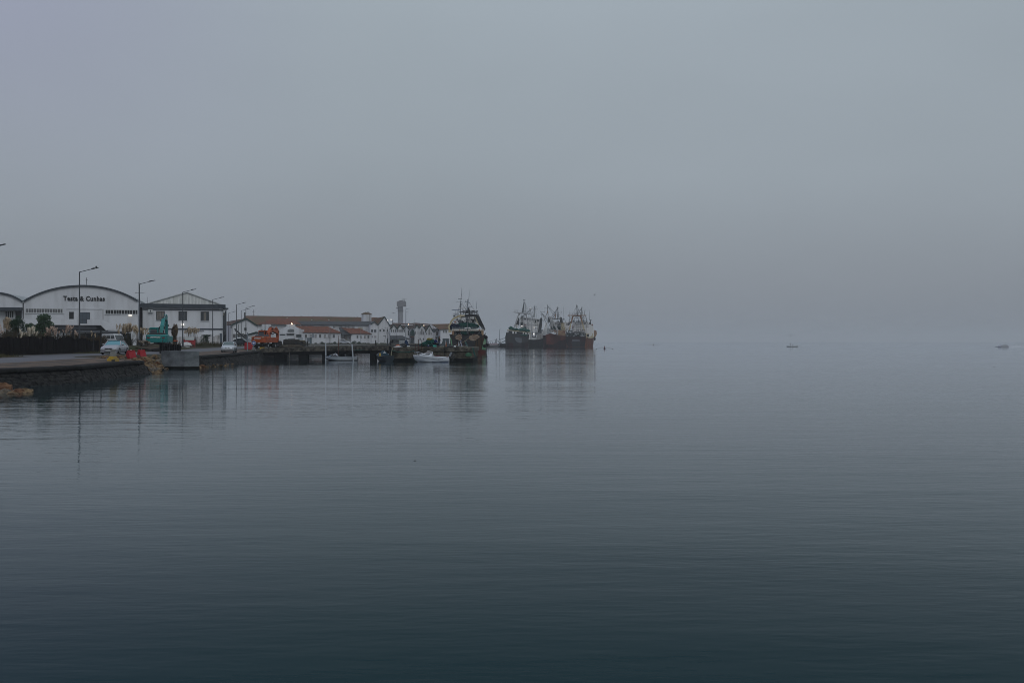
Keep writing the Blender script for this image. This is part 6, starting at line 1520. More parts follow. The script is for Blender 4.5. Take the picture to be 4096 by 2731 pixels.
def hull(r, d0, stn, m, name='hull'):
    """stn: (depth behind stern, centre px at that depth, half width m at deck, half width at water, z top)"""
    b = MB(); rs = []
    for dy, cx, hd, hw, zt in stn:
        X = PX(cx, d0 + dy); y = d0 + dy
        rs.append([Vector((X - hw, y, -.8)), Vector((X + hw, y, -.8)), Vector((X + (hw + hd) / 2 + .1, y, zt * .45)), Vector((X + hd, y, zt)), Vector((X - hd, y, zt)), Vector((X - (hw + hd) / 2 - .1, y, zt * .45))])
    b.rings(rs); return part(r, b, name, m)
def rail(r, pts, h_px, d, name='railing', m=None, n=8, parent=None):
    b = MB(); P0 = [Vector(PT(*p, d)) for p in pts]; k = d / F
    for q in (0, .5, 1): b.path([p - Vector((0, 0, h_px * k * q)) for p in P0], .035)
    for a_, c_ in zip(P0[:-1], P0[1:]):
        for i in range(n + 1): p = a_.lerp(c_, i / n); b.tube(p, p - Vector((0, 0, h_px * k)), .03)
    return part(r, b, name, m or M_sgrey)

# --- near trawler, stern on
D1 = 236
t1 = thing('fishing_trawler', 'green, black and rusty trawler moored stern-on behind the pier head', 'trawler', (PX(1872, D1), D1, 0))
hull(t1, D1, [(0, 1871, 4.05, 3.3, 1.6), (.3, 1871, 4.15, 3.6, 4.3), (6, 1877, 4.3, 4.1, 4.2), (16, 1884, 4.2, 3.9, 4.0), (23, 1888, 3.0, 2.4, 4.6), (28, 1891, .3, .15, 5.4)], M_black_h)
b = MB(); spoly(b, [(1800, 1347), (1797, 1336), (1808, 1337), (1830, 1352), (1846, 1356), (1870, 1356), (1880, 1356), (1905, 1352), (1936, 1339), (1942, 1330), (1941, 1372), (1938, 1408), (1802, 1408)], D1 - .25, .3); part(t1, b, 'transom', M_black_h)
b = MB(); spoly(b, [(1899, 1397), (1943, 1400), (1943, 1416), (1888, 1416)], D1 - .32, .3); part(t1, b, 'antifouling_band', M_redhull)
b = MB(); spoly(b, [(1899, 1350), (1934, 1345), (1936, 1396), (1902, 1396)], D1 - .29, .1); part(t1, b, 'rust_streaked_plate', mat('brown_streaks', (.060, .034, .016), .8, .4, 1.2, .02, col2=(.018, .014, .010), stretch=(3, 1, .3)))
b = MB(); spoly(b, [(1938.5, 1346), (1943.5, 1350), (1943, 1399), (1927, 1398)], D1 - .42, .12); part(t1, b, 'green_bow_panel', mat('pale_green_paint', (.10, .26, .14), .7, .2, 1.5, .0, col2=(.20, .30, .2)), 'pale green painted corner')
b = MB(); spoly(b, [(1800, 1349), (1804, 1350), (1810, 1381), (1806, 1381)], D1 - .42, .12); part(t1, b, 'green_strip', mat('pale_green_paint', (.1, .26, .14)))
b = MB(); spoly(b, [(1862, 1366), (1890, 1366), (1886, 1408), (1858, 1408)], D1 - .31, .1); part(t1, b, 'stern_ramp', M_dark)
b = MB(); b.bar(sp(1856, 1364.5, D1 - .4), sp(1900, 1365.5, D1 - .4), .1, .12); part(t1, b, 'ramp_sill', M_sgrey)
# gallows deck
b = MB(); spoly(b, [(1807.5, 1316), (1934.5, 1316), (1934.5, 1323), (1807.5, 1323)], D1 - .3, 5); dk = part(t1, b, 'gallows_deck', mat('rust_stained_white', (.50, .48, .43), .7, .15, 1.5, .0, col2=(.25, .13, .07), stretch=(2, 1, .2), lo=.5, hi=.7))
for pl in ([(1808, 1323), (1817, 1323), (1816, 1336), (1810, 1346), (1808, 1340)], [(1925, 1323), (1934.5, 1323), (1934, 1346), (1930, 1342), (1926, 1334)]):
    b = MB(); spoly(b, pl, D1 - .25, .6); part(t1, b, 'gallows_post', M_rustp)
rail(t1, [(1810, 1306), (1932, 1306)], 10, D1, n=9, m=M_steel)
b = MB(); b.path([sp(1858, 1314, D1 - .4), sp(1870.5, 1310, D1 - .4), sp(1884, 1314, D1 - .4)], .12); part(t1, b, 'chevron_bracket', M_swhite)
b = MB(); spoly(b, [(1869, 1285), (1872, 1285), (1872, 1334), (1869, 1334)], D1 - .45, .2); part(t1, b, 'centre_post', M_sgrey)
b = MB()
for (x, y, a_, c_) in ((1818, 1308, 1.5, .75), (1828, 1307, 1.2, .6)): b.blob(sp(x, y, D1 + 2), (a_, 1.0, c_), int(x), 14, 8, .14)
part(t1, b, 'blue_net', mat('navy_net', (.006, .012, .032), .95, .3, 5, .03))
b = MB()
for (x, y, a_, c_) in ((1848, 1304, 1.5, .75), (1866, 1303, 1.6, .8), (1884, 1304, 1.7, .75), (1899, 1305, 1.1, .6)): b.blob(sp(x, y, D1 + 2.4), (a_, 1.1, c_), int(x), 16, 8, .14)
part(t1, b, 'green_net', M_netg)
b = MB()
for (x, y, a_, c_) in ((1852, 1329, .6, .45), (1862, 1331, .7, .55), (1888, 1328, .6, .35)): b.blob(sp(x, y, D1 + .6), (a_, .5, c_), int(x), 14, 8, .2)
part(t1, b, 'hanging_net', mat('teal_net', (.006, .085, .065), .95, .3, 5, .03))
# dark working space under the deck with gear
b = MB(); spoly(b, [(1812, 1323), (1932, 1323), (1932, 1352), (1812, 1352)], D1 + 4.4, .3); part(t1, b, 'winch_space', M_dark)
b = MB(); g = random.Random(12)
for i in range(26):
    x = g.uniform(1817, 1928); y = g.uniform(1325, 1336)
    if g.random() < .5: b.tube(sp(x, y, D1 + 1), sp(x + g.uniform(-9, 9), y + g.uniform(2, 9), D1 + 1.2), .06)
    else: b.box(sp(x, y + 4, D1 + 1.5), (g.uniform(.2, .5), .3, g.uniform(.2, .4)))
b.bar(sp(1817, 1337, D1 + 1.6), sp(1928, 1337, D1 + 1.6), .08, .08); part(t1, b, 'pale_deck_gear', M_swhite)
b = MB()
for i in range(22):
    x = g.uniform(1815, 1930); b.tube(sp(x, 1324, D1 + .4), sp(x + g.uniform(-8, 8), 1344, D1 + .5), .06)
part(t1, b, 'dark_deck_gear', M_dark)
for cx, cy, rx, ry, sd in ((1835, 1349, 13.5, 12, 5), (1896, 1350, 21, 12, 9)):
    b = MB(); pl = []
    for k in range(14):
        a_ = 6.283 * k / 14; q_ = 1 + .10 * math.sin(3 * a_ + sd) + .05 * math.cos(5 * a_); pl.append((cx + rx * q_ * math.cos(a_), cy + ry * q_ * math.sin(a_) + (cx - 1896 > -1) * (-(math.cos(a_)) * 3)))
    spoly(b, pl, D1 - .75, .35); td = part(t1, b, 'trawl_door', M_rdoor)
    b = MB()
    for k in range(4): b.bar(sp(cx - rx * .8, cy - 6 + k * 4, D1 - .8), sp(cx + rx * .75, cy - 8 + k * 4, D1 - .8), .05, .06)
    sub(td, b, 'door_ribs', mat('worn_edge', (.36, .31, .25), .8, .2, 3))
for x, y in ((1939, 1383), (1947.5, 1380), (1944, 1349)):
    b = MB(); c_ = sp(x, y, D1 - .7)
    b.lathe(c_, [(.14, -.12), (.30, -.14), (.42, 0), (.30, .14), (.14, .12)], 14, 'Y'); part(t1, b, 'tyre_fender', M_tyre)
# wheelhouse seen through the gantry
b = MB(); spoly(b, [(1820, 1301), (1823, 1277), (1842, 1263), (1870, 1262), (1902, 1264), (1909, 1282), (1911, 1301)], D1 + 10, 6); wh_ = part(t1, b, 'wheelhouse', M_swhite)
b = MB(); b.lathe(sp(1828.5, 1278, D1 + 9.9), [(.01, 0), (.2, 0), (.2, -.04), (.01, -.04)], 16, 'Y'); sub(wh_, b, 'funnel_disc', M_navy)
b = MB(); g = random.Random(2)
for k in range(26):
    x = g.uniform(1846, 1902); b.tube(sp(x, 1266, D1 + 5), sp(x + g.uniform(-4, 4), 1290 + g.uniform(0, 6), D1 + 5), .045)
for k in range(9):
    b.box(sp(g.uniform(1840, 1902), g.uniform(1278, 1292), D1 + 5), (g.uniform(.3, .6), .3, g.uniform(.3, .6)))
part(t1, b, 'rigging', M_dark)
b = MB()
for x, y, s_ in ((1869, 1278, .35), (1902, 1276, .4), (1840, 1286, .5), (1844, 1290, .3)): b.blob(sp(x, y, D1 + 4.5), (s_, s_, s_), int(x), 10, 8, .1)
part(t1, b, 'blocks', M_sgrey)
# gantry
b = MB(); spoly(b, [(1858, 1258), (1909, 1257), (1915, 1265), (1936, 1303), (1939, 1322), (1932, 1322), (1918, 1300), (1903, 1268), (1898, 1266), (1845, 1269), (1845, 1266.5), (1860, 1265)], D1 + .5, .9); part(t1, b, 'black_gantry', M_dark)
b = MB(); spoly(b, [(1843, 1260), (1861, 1259), (1861, 1265), (1847, 1267), (1843, 1275), (1840, 1275)], D1 + .6, .7); spoly(b, [(1898, 1266), (1903, 1270), (1919, 1302), (1915, 1302), (1906, 1287)], D1 + .7, .6); part(t1, b, 'white_gantry', M_cream)
b = MB(); spoly(b, [(1872, 1230), (1875, 1231), (1881, 1247), (1883, 1259), (1874, 1259)], D1 + .7, .5); b.blob(sp(1869, 1246, D1 + .6), (.2, .2, .4), 1, 8, 6, .2); part(t1, b, 'mast_foot', M_dark)
b = MB()
for a_, c_ in (((1852, 1243), (1908, 1242)), ((1834, 1248), (1907, 1247)), ((1852, 1252), (1907, 1252.5))): b.path([sp(*a_, D1 + .8), sp(*c_, D1 + .8)], .07)
b.path([sp(1908, 1242, D1 + .8), sp(1911, 1245, D1 + .8), sp(1912, 1255, D1 + .8), sp(1941, 1318, D1 + .8)], .08)
for x in (1852, 1861, 1885, 1892, 1899, 1907): b.path([sp(x, 1242, D1 + .8), sp(x, 1258, D1 + .8)], .06)
for k in range(12): f = k / 12; b.path([sp(1912 + 29 * f, 1255 + 62 * f, D1 + .8), sp(1907 + 29 * f, 1258 + 62 * f, D1 + .8)], .05)
for x, y in ((1865, 1252), (1889, 1253), (1893, 1245), (1850, 1246.5)): b.box(sp(x, y, D1 + .6), (.5, .3, .28))
part(t1, b, 'gantry_railing', M_dark)
# crane
b = MB(); cp = [(1846, 1260), (1833, 1265), (1815, 1274), (1806, 1284), (1801, 1296), (1795, 1307), (1798, 1318), (1797, 1326), (1803, 1326)]
for i, (a_, c_) in enumerate(zip(cp[:-1], cp[1:])): b.bar(sp(*a_, D1), sp(*c_, D1), .35, .42 if i < 4 else .36); b.tube(sp(*c_, D1) - Vector((0, .18, 0)), sp(*c_, D1) + Vector((0, .18, 0)), .22, n=10)
cr_ = part(t1, b, 'yellow_crane', M_cream)
b = MB(); b.bar(sp(1818, 1280, D1 - .2), sp(1809, 1292, D1 - .2), .12, .12); sub(cr_, b, 'crane_ram', M_dark)
b = MB(); b.blob(sp(1820, 1288, D1 - .1), (.16, .16, .35), 3, 8, 6, .1); part(t1, b, 'orange_float', mat('dull_orange', (.26, .07, .02)))
# masts and scanners
def mast(r, pts, d, rr_, bars, name='mast', m=None):
    b = MB(); P0 = [sp(*p, d) for p in pts]
    for i, (a_, c_) in enumerate(zip(P0[:-1], P0[1:])): b.tube(a_, c_, rr_ * (1 - .35 * i), rr_ * (1 - .35 * i) * .8)
    for x0, x1, y, t in bars:
        b.tube(sp(x0, y, d), sp(x1, y + (x1 - x0) * .03, d), t)
        for x in (x0, x1): b.tube(sp(x, y + 2, d), sp(x, y - 3, d), t * .8)
    return part(r, b, name, m or M_sgrey)
mast(t1, [(1843, 1262), (1843, 1206), (1846, 1175), (1847, 1150)], D1 + 4, .11, [(1834, 1847, 1195.5, .05), (1827, 1860, 1208.5, .04)])
mast(t1, [(1869, 1244), (1873, 1210), (1877, 1180), (1881, 1150)], D1 + 3, .09, [(1862, 1870, 1207, .05), (1873, 1879, 1212, .05), (1873, 1886, 1227, .05)], m=M_steel)
mast(t1, [(1871, 1240), (1871, 1197)], D1 + 3.4, .07, [(1863, 1871, 1206, .05)])
for x, y0, y1 in ((1892, 1236, 1200), (1906, 1236, 1205), (1822, 1263, 1240), (1848, 1262, 1240)):
    b = MB(); b.tube(sp(x, y0, D1 + 4), sp(x, y1, D1 + 4), .05, .02); part(t1, b, 'whip_aerial', M_steel)
for x0, x1, y, m_ in ((1830, 1866, 1231.5, M_swhite), (1807, 1838, 1239, mat('blue_scanner', (.03, .06, .14), .5, .1, 2)), (1879, 1911, 1236.5, M_swhite)):
    b = MB(); b.bar(sp(x0, y, D1 + 4), sp(x1, y, D1 + 4), .16, .11); part(t1, b, 'radar_scanner', m_)
rail(t1, [(1812, 1255), (1836, 1255)], 12, D1 + 5, n=4, m=M_steel)
for x, y in ((1817, 1264), (1851, 1247)):
    b = MB(); b.box(sp(x, y, D1 + 4.8), (.42, .3, .26)); part(t1, b, 'searchlight', M_dark)

# --- far group
DA = 505
tA = thing('fishing_trawler', 'leftmost far trawler, black hull, white sides, listing to the right', 'trawler', (PX(2070, DA), DA, 0), 0, 'stern trawlers moored together far off')
hull(tA, DA, [(0, 2069, 6.1, 5.8, 5.6), (6, 2083, 6.2, 6.0, 5.4), (20, 2108, 6.3, 6.1, 5.0), (40, 2137, 6.2, 5.6, 5.8), (54, 2160, 3.8, 2.6, 8.2), (62, 2172, .5, .3, 9.6)], M_black_h)
b = MB(); spoly(b, [(2024, 1329), (2022, 1348), (2023, 1386), (2113, 1386), (2114, 1360), (2118, 1339), (2118, 1336), (2060, 1334), (2035, 1329)], DA - .5, .4); part(tA, b, 'transom', M_black_h)
b = MB(); spoly(b, [(2026, 1368), (2052, 1372), (2052, 1387), (2030, 1387)], DA - .6, .2); spoly(b, [(2086, 1370), (2112, 1366), (2112, 1387), (2086, 1387)], DA - .6, .2); part(tA, b, 'red_stern_plates', M_darkred)
b = MB(); spoly(b, [(2060, 1349), (2087, 1352), (2087, 1369), (2080, 1372), (2066, 1366), (2060, 1358)], DA - .6, .2); part(tA, b, 'stern_ramp', mat('ramp_grey', (.10, .11, .125), .6, .15, .6))
sA = Frame(2118, DA, 74)
def side(fr, b, pts, b0, b1): return fr.prism(b, fr.P(pts), b0, b1)
b = MB(); side(sA, b, [(2114, 1358), (2134, 1359), (2150, 1358), (2168, 1354), (2186, 1349), (2187, 1289), (2178, 1289), (2175, 1306), (2168, 1333), (2147, 1337), (2143, 1349), (2125, 1349), (2124, 1330), (2118, 1331)], -.35, -.05); part(tA, b, 'white_bulwark', M_swhite)
b = MB(); side(sA, b, [(2187, 1311), (2203, 1316), (2205, 1330), (2198, 1340), (2187, 1346)], -.35, -.05); part(tA, b, 'bow_bulwark', mat('pale_ship_grey', (.30, .32, .33), .6, .1, .6))
b = MB(); b.bar(sp(2029, 1319.5, DA - .6), sp(2124, 1330, DA - .6), .3, .38); dkA = part(tA, b, 'stern_rail_beam', M_cream)
b = MB()
for x0, x1, m_ in ((2029, 2033, 0), (2050, 2056, 0), (2062, 2066, 0), (2092, 2096, 0), (2101, 2107, 0), (2112, 2118, 0)):
    dyy = (x0 - 2029) * .11; spoly(b, [(x0, 1321 + dyy), (x1, 1321.5 + dyy), (x1, 1334 + dyy * .5), (x0 - 2, 1334 + dyy * .5)], DA - .5, .4)
part(tA, b, 'stern_pillars', M_swhite)
b = MB(); spoly(b, [(2034, 1322), (2116, 1331), (2116, 1340), (2034, 1336)], DA + 1.5, .3); part(tA, b, 'working_deck', M_dark)
b = MB()
for x, y, a_, c_ in ((2044, 1313, 1.3, .9), (2053, 1316, 1.2, .7), (2064, 1318, 1.3, .6), (2082, 1320, 1.1, .8), (2096, 1319, 1.5, 1.0), (2108, 1323, 1.5, .8), (2092, 1340, 1.5, .5), (2104, 1341, 1.0, .5)): b.blob(sp(x, y, DA - .2), (a_, 1.0, c_), int(x), 14, 8, .2)
part(tA, b, 'green_nets', mat('far_net', (.006, .075, .055), .95, .3, 1.5, .05))
b = MB(); spoly(b, [(2078, 1266), (2093, 1269), (2166, 1278), (2170, 1300), (2162, 1330), (2080, 1322)], DA + 14, 12); shA = part(tA, b, 'superstructure', M_swhite)
b = MB(); b.bar(sp(2092, 1268.5, DA + 13.5), sp(2165, 1277.5, DA + 13.5), .5, .4); sub(shA, b, 'roof_edge', mat('bright_edge', (.62, .64, .64), .5, .05, 2))
for pl in ([(2097, 1273), (2103, 1273.7), (2103, 1279), (2097, 1278)], [(2109, 1274.5), (2113, 1275), (2113, 1280.5), (2109, 1280)], [(2139, 1280), (2145, 1281), (2144, 1291.5), (2139, 1290.5)], [(2149, 1279), (2156, 1280), (2156, 1285.5), (2149, 1285)], [(2082, 1290), (2091, 1289), (2091, 1300), (2082, 1301)], [(2097, 1305), (2104, 1306), (2104, 1313), (2097, 1312)]):
    b = MB(); spoly(b, pl, DA + 13.8, .19); sub(shA, b, 'window', M_glass)
b = MB(); b.bar(sp(2093, 1295, DA + 13.7), sp(2165, 1301.5, DA + 13.7), .1, .1); sub(shA, b, 'pipe_run', M_sgrey)
b = MB(); b.lathe(sp(2100, 1300, DA + 13.6), [(.25, -.1), (.40, 0), (.25, .1)], 12, 'Y'); sub(shA, b, 'life_ring', mat('life_ring_red', (.14, .04, .03), .6, .1, 3))
for x, y in ((2087, 1304), (2114.5, 1307), (2136.5, 1309.5), (2135, 1336)):
    b = MB(); b.box(sp(x, y, DA + (10 if y < 1330 else -.2)), (.62 if x != 2114.5 else .2, .2, .24)); part(tA, b, 'deck_lamp', M_light)
b = MB(); b.bar(sp(2076, 1253, DA + 3), sp(2057, 1308, DA + 3), .5, .62); b.bar(sp(2104, 1256, DA + 3), sp(2115, 1321, DA + 3), .5, .55); b.bar(sp(2054, 1248.5, DA + 3), sp(2126, 1257, DA + 3), 1.2, .42); spoly(b, [(2076, 1252), (2105, 1255), (2103, 1260), (2095, 1255.5), (2082, 1254.5), (2078, 1262), (2074, 1262)], DA + 2.9, .6); part(tA, b, 'gantry', mat('grey_gantry', (.33, .33, .34), .6, .1, .8))
rail(tA, [(2059, 1239.5), (2123, 1246)], 9, DA + 3, n=6)
b = MB(); spoly(b, [(2076, 1265), (2077, 1301), (2062, 1302)], DA + 5, .8); part(tA, b, 'dark_net_curtain', M_dark)
b = MB(); spoly(b, [(2152, 1329), (2160, 1278), (2162, 1271), (2167, 1271), (2170, 1278), (2164, 1331)], DA + 8, 2); part(tA, b, 'funnel', M_dark)
b = MB(); spoly(b, [(2131, 1345), (2140, 1345), (2141, 1314), (2132, 1313)], DA - .2, 1); part(tA, b, 'side_post', M_swhite)
b = MB(); b.bar(sp(2125, 1324, DA + 2), sp(2129.5, 1266, DA + 2), .32, .32); b.box(sp(2129.5, 1266, DA + 2), (.7, .5, .8)); part(tA, b, 'derrick_post', mat('grey_gantry', (.3, .3, .3)))
mast(tA, [(2092, 1252), (2094, 1222), (2096.5, 1200)], DA + 4, .28, [(2093, 2100, 1200, .12)]); mast(tA, [(2089, 1252), (2092, 1225)], DA + 4.5, .12, [])
for x in (2099, 2102): b = MB(); b.tube(sp(x, 1252, DA + 4), sp(x + 1, 1208, DA + 4), .06); part(tA, b, 'whip_aerial', M_sgrey)
mast(tA, [(2136, 1269), (2138, 1240), (2140, 1220)], DA + 10, .42, [(2131, 2151, 1236, .08), (2136, 2146, 1228, .08)], m=mat('pale_ship_grey', (.3, .3, .3)))
b = MB(); b.blob(sp(2121.5, 1235, DA + 5), (.72, .72, .75), 0, 14, 10, 0); b.tube(sp(2121, 1241, DA + 5), sp(2120, 1256, DA + 5), .12); part(tA, b, 'satellite_dome', M_swhite)
for x, y in ((2067, 1300), (2145, 1309.5)):
    b = MB(); b.blob(sp(x, y, DA + 4), (.85, .85, .35), 0, 12, 6, 0, flat=.3); b.tube(sp(x, y, DA + 4), sp(x, y + 11, DA + 4), .5); part(tA, b, 'mushroom_vent', M_swhite)
b = MB(); g = random.Random(21)
for i in range(22): x = g.uniform(2040, 2160); b.tube(sp(x, g.uniform(1300, 1322), DA + 6), sp(x + g.uniform(-5, 5), 1330, DA + 6), .09)
for i in range(10): x = g.uniform(2084, 2094); b.tube(sp(x, 1262, DA + 6), sp(x - 4, 1300, DA + 6), .07)
part(tA, b, 'rigging', M_sgrey)

DB = 512
tB = thing('fishing_trawler', 'middle far trawler with red hull, two black funnels and tall A-frame crane', 'trawler', (PX(2225, DB), DB, 0), 0, 'stern trawlers moored together far off')
hull(tB, DB, [(4, 2220, 6.4, 5.8, 5.9), (18, 2232, 5.8, 5.4, 5.4), (38, 2240, 5.6, 5.0, 6.0), (56, 2246, .4, .2, 8)], M_darkred)
b = MB(); spoly(b, [(2182, 1340), (2200, 1333), (2222, 1337), (2232, 1342), (2262, 1345), (2262, 1358), (2240, 1362), (2212, 1378), (2184, 1379)], DB + 3, .5); part(tB, b, 'red_hull_plate', mat('brick_red_hull', (.115, .028, .020), .75, .25, .5, .02, col2=(.05, .018, .016), stretch=(1, 1, .4), lo=.4, hi=.6))
b = MB(); spoly(b, [(2228, 1321), (2262, 1323), (2262, 1344), (2232, 1342), (2228, 1336)], DB + 2.4, .5); part(tB, b, 'cream_bulwark', M_rustp)
b = MB(); spoly(b, [(2203, 1288), (2240, 1286), (2262, 1290), (2268, 1326), (2200, 1326)], DB + 12, 8); shB = part(tB, b, 'superstructure', M_swhite)
b = MB()
for k in range(7): b.bar(sp(2206 + k * 5, 1289, DB + 11.9), sp(2210 + k * 5, 1306, DB + 11.9), .08, .2)
sub(shB, b, 'slats', M_sgrey)
b = MB(); spoly(b, [(2204, 1306), (2242, 1305), (2242, 1318), (2204, 1318)], DB + 9, .4); part(tB, b, 'net_drum_nets', mat('dark_green_net', (.010, .028, .024), .95, .3, 1.5))
for pl in ([(2191, 1288), (2194, 1267), (2201, 1267), (2203, 1288)], [(2241, 1288), (2239, 1268), (2246, 1268), (2252, 1288)]):
    b = MB(); spoly(b, pl, DB + 9, 2.5); part(tB, b, 'funnel', M_dark)
b = MB(); spoly(b, [(2243, 1289), (2253, 1289), (2263, 1322), (2247, 1326)], DB + 8.8, 2); part(tB, b, 'cream_casing', M_cream)
b = MB(); b.bar(sp(2189.5, 1248, DB + 1), sp(2175, 1285, DB + 1), .4, .4); b.bar(sp(2191, 1249, DB + 1), sp(2214, 1320, DB + 1), .32, .3); part(tB, b, 'crane_legs', mat('pale_crane', (.36, .36, .36), .6, .1, .8))
b = MB(); b.bar(sp(2203, 1268, DB + 1.6), sp(2231, 1320, DB + 1.6), .5, .8); b.bar(sp(2231, 1318, DB + 1.6), sp(2231, 1338, DB + 1.6), .5, .6); part(tB, b, 'crane_stay', mat('pale_crane', (.3, .3, .3)))
b = MB(); b.blob(sp(2190, 1248, DB + 1), (.35, .3, .6), 3, 8, 6, .1); part(tB, b, 'crane_head', M_rustp)
mast(tB, [(2190, 1246), (2190, 1218)], DB + 1, .12, [(2179, 2201, 1232.5, .08)]); mast(tB, [(2232, 1272), (2232, 1250), (2231, 1227)], DB + 10, .35, [(2216, 2246, 1249, .08), (2227, 2236, 1231, .07), (2228, 2240, 1260, .08)])
mast(tB, [(2221, 1272), (2221, 1254)], DB + 10, .25, [(2219, 2223, 1262, .1)], m=M_rustp)
mast(tB, [(2168, 1272), (2167, 1251)], DB + 14, .2, [(2161, 2178, 1247, .07), (2163, 2172, 1257, .07)])
b = MB(); b.tube(sp(2256, 1290, DB + 8), sp(2254.5, 1226, DB + 8), .10, .04); part(tB, b, 'whip_aerial', M_sgrey)
b = MB(); g = random.Random(31)
for i in range(26):
    x = g.uniform(2194, 2264); y = g.uniform(1270, 1318); b.tube(sp(x, y, DB + 7), sp(x + g.uniform(-9, 9), y + g.uniform(3, 14), DB + 7), .08)
for i in range(12): b.box(sp(g.uniform(2200, 2262), g.uniform(1272, 1290), DB + 8), (g.uniform(.4, 1.1), .4, g.uniform(.3, .7)))
b.bar(sp(2212, 1276.5, DB + 8), sp(2244, 1276.5, DB + 8), .4, .5); part(tB, b, 'deck_clutter', M_sgrey)
b = MB()
for i in range(14): b.box(sp(g.uniform(2206, 2262), g.uniform(1318, 1334), DB + 4), (g.uniform(.4, 1.2), .4, g.uniform(.3, .8)))
b.path([sp(2212, 1318, DB + 2), sp(2226, 1332, DB + 2)], .18); part(tB, b, 'rusty_deck_gear', M_rustp)

DC = 506
tC = thing('fishing_trawler', 'rightmost far trawler, rust-red hull, white house and rusty twin-legged gantry', 'trawler', (PX(2310, DC), DC, 0), 0, 'stern trawlers moored together far off')
hull(tC, DC, [(0, 2304, 5.1, 4.6, 4.9), (1, 2307, 5.4, 5.0, 4.9), (18, 2320, 5.8, 5.6, 4.7), (38, 2333, 5.9, 5.2, 5.6), (56, 2348, 1.6, 1.0, 8), (60, 2350, .3, .2, 8.6)], M_rusth)
b = MB(); spoly(b, [(2262, 1346), (2344, 1346), (2341, 1366), (2338, 1387), (2272, 1387), (2264, 1368)], DC - .4, .4); part(tC, b, 'transom', M_darkred)
b = MB(); spoly(b, [(2289, 1357), (2319, 1359), (2319, 1364.5), (2289, 1365)], DC - .6, .2); part(tC, b, 'ramp_plate', mat('ramp_grey', (.1, .1, .1)))
b = MB(); spoly(b, [(2284, 1366), (2322, 1366), (2320, 1387), (2290, 1387)], DC - .55, .2); part(tC, b, 'stern_ramp', M_dark)
sC = Frame(2343, DC, 76)
b = MB(); side(sC, b, [(2343, 1334), (2376, 1332), (2383, 1330), (2382, 1342), (2374, 1350), (2358, 1354), (2343, 1353)], -.3, 0); part(tC, b, 'white_bulwark', M_cream)
b = MB(); side(sC, b, [(2374, 1320), (2382, 1322), (2384, 1334), (2380, 1346), (2374, 1349)], -.5, -.1); part(tC, b, 'bow_bulwark', M_rustp)
b = MB(); spoly(b, [(2347, 1337), (2356, 1337), (2356, 1346), (2347, 1346)], DC + .5, .2); part(tC, b, 'side_opening', M_dark)
b = MB(); spoly(b, [(2293, 1287), (2358, 1286), (2358, 1334), (2290, 1334)], DC + 14, 10); shC = part(tC, b, 'superstructure', M_swhite)
for x0, x1, y0, y1 in ((2300, 2303, 1290, 1294), (2335.5, 2338.5, 1290, 1293), (2335.5, 2338.5, 1294.5, 1297), (2341, 2344, 1290, 1294), (2350, 2352.5, 1290, 1294), (2322, 2325, 1290, 1293)):
    b = MB(); spoly(b, [(x0, y0), (x1, y0), (x1, y1), (x0, y1)], DC + 13.8, .19); sub(shC, b, 'window', M_glass)
b = MB(); b.bar(sp(2292, 1297.5, DC + 13.8), sp(2358, 1297.5, DC + 13.8), .08, .08); b.bar(sp(2294, 1307, DC + 13.8), sp(2358, 1307.5, DC + 13.8), .08, .08); sub(shC, b, 'pipe_run', M_sgrey)
b = MB(); spoly(b, [(2357, 1298), (2366, 1298), (2369, 1340), (2354, 1352), (2356, 1320)], DC + 6, 1); spoly(b, [(2365, 1294), (2371, 1295), (2376, 1322), (2376, 1345), (2368, 1348)], DC + 20, 4); part(tC, b, 'white_casing', M_swhite)
b = MB(); b.lathe(sp(2369, 1299.5, DC + 19.8), [(.25, -.1), (.42, 0), (.25, .1)], 12, 'Y'); part(tC, b, 'life_ring', mat('life_ring_red', (.14, .04, .03)))
b = MB(); spoly(b, [(2358, 1298), (2358, 1288), (2362, 1288), (2362, 1282), (2359, 1282), (2359, 1279), (2366, 1279), (2366, 1282), (2363.5, 1282), (2364, 1298)], DC + 6, 1.5); part(tC, b, 'funnel', M_dark)
b = MB(); spoly(b, [(2278, 1297), (2280, 1283), (2284, 1290), (2284, 1299)], DC + 10, 1.5); part(tC, b, 'small_funnel', M_dark)
b = MB(); b.bar(sp(2271, 1261.5, DC + 3), sp(2345, 1261.5, DC + 3), .8, .45); b.bar(sp(2292, 1264, DC + 3), sp(2284, 1292, DC + 3), .4, .7); b.bar(sp(2322, 1264, DC + 3), sp(2330, 1294, DC + 3), .4, .7)
spoly(b, [(2290, 1262), (2325, 1262), (2324, 1270), (2320, 1265), (2296, 1265), (2292, 1270)], DC + 2.9, .5); gC = part(tC, b, 'rusty_gantry', M_rustp)
b = MB(); b.bar(sp(2284, 1291, DC + 3), sp(2277, 1323, DC + 3), .4, .6); b.bar(sp(2330, 1293, DC + 3), sp(2338, 1323, DC + 3), .4, .6); part(tC, b, 'gantry_legs', M_cream)
b = MB(); b.bar(sp(2273, 1262, DC + 3), sp(2288, 1274, DC + 3), .15, .15); b.bar(sp(2343, 1262, DC + 3), sp(2326, 1275, DC + 3), .15, .15)
for x in (2304, 2307.5, 2311): b.tube(sp(x, 1263, DC + 3), sp(x, 1270, DC + 3), .07); b.blob(sp(x, 1271, DC + 3), (.18, .18, .32), 1, 8, 6, 0)
sub(gC, b, 'stays_and_blocks', M_dark)
rail(tC, [(2277, 1252.5), (2338, 1252.5)], 9, DC + 3, n=5)
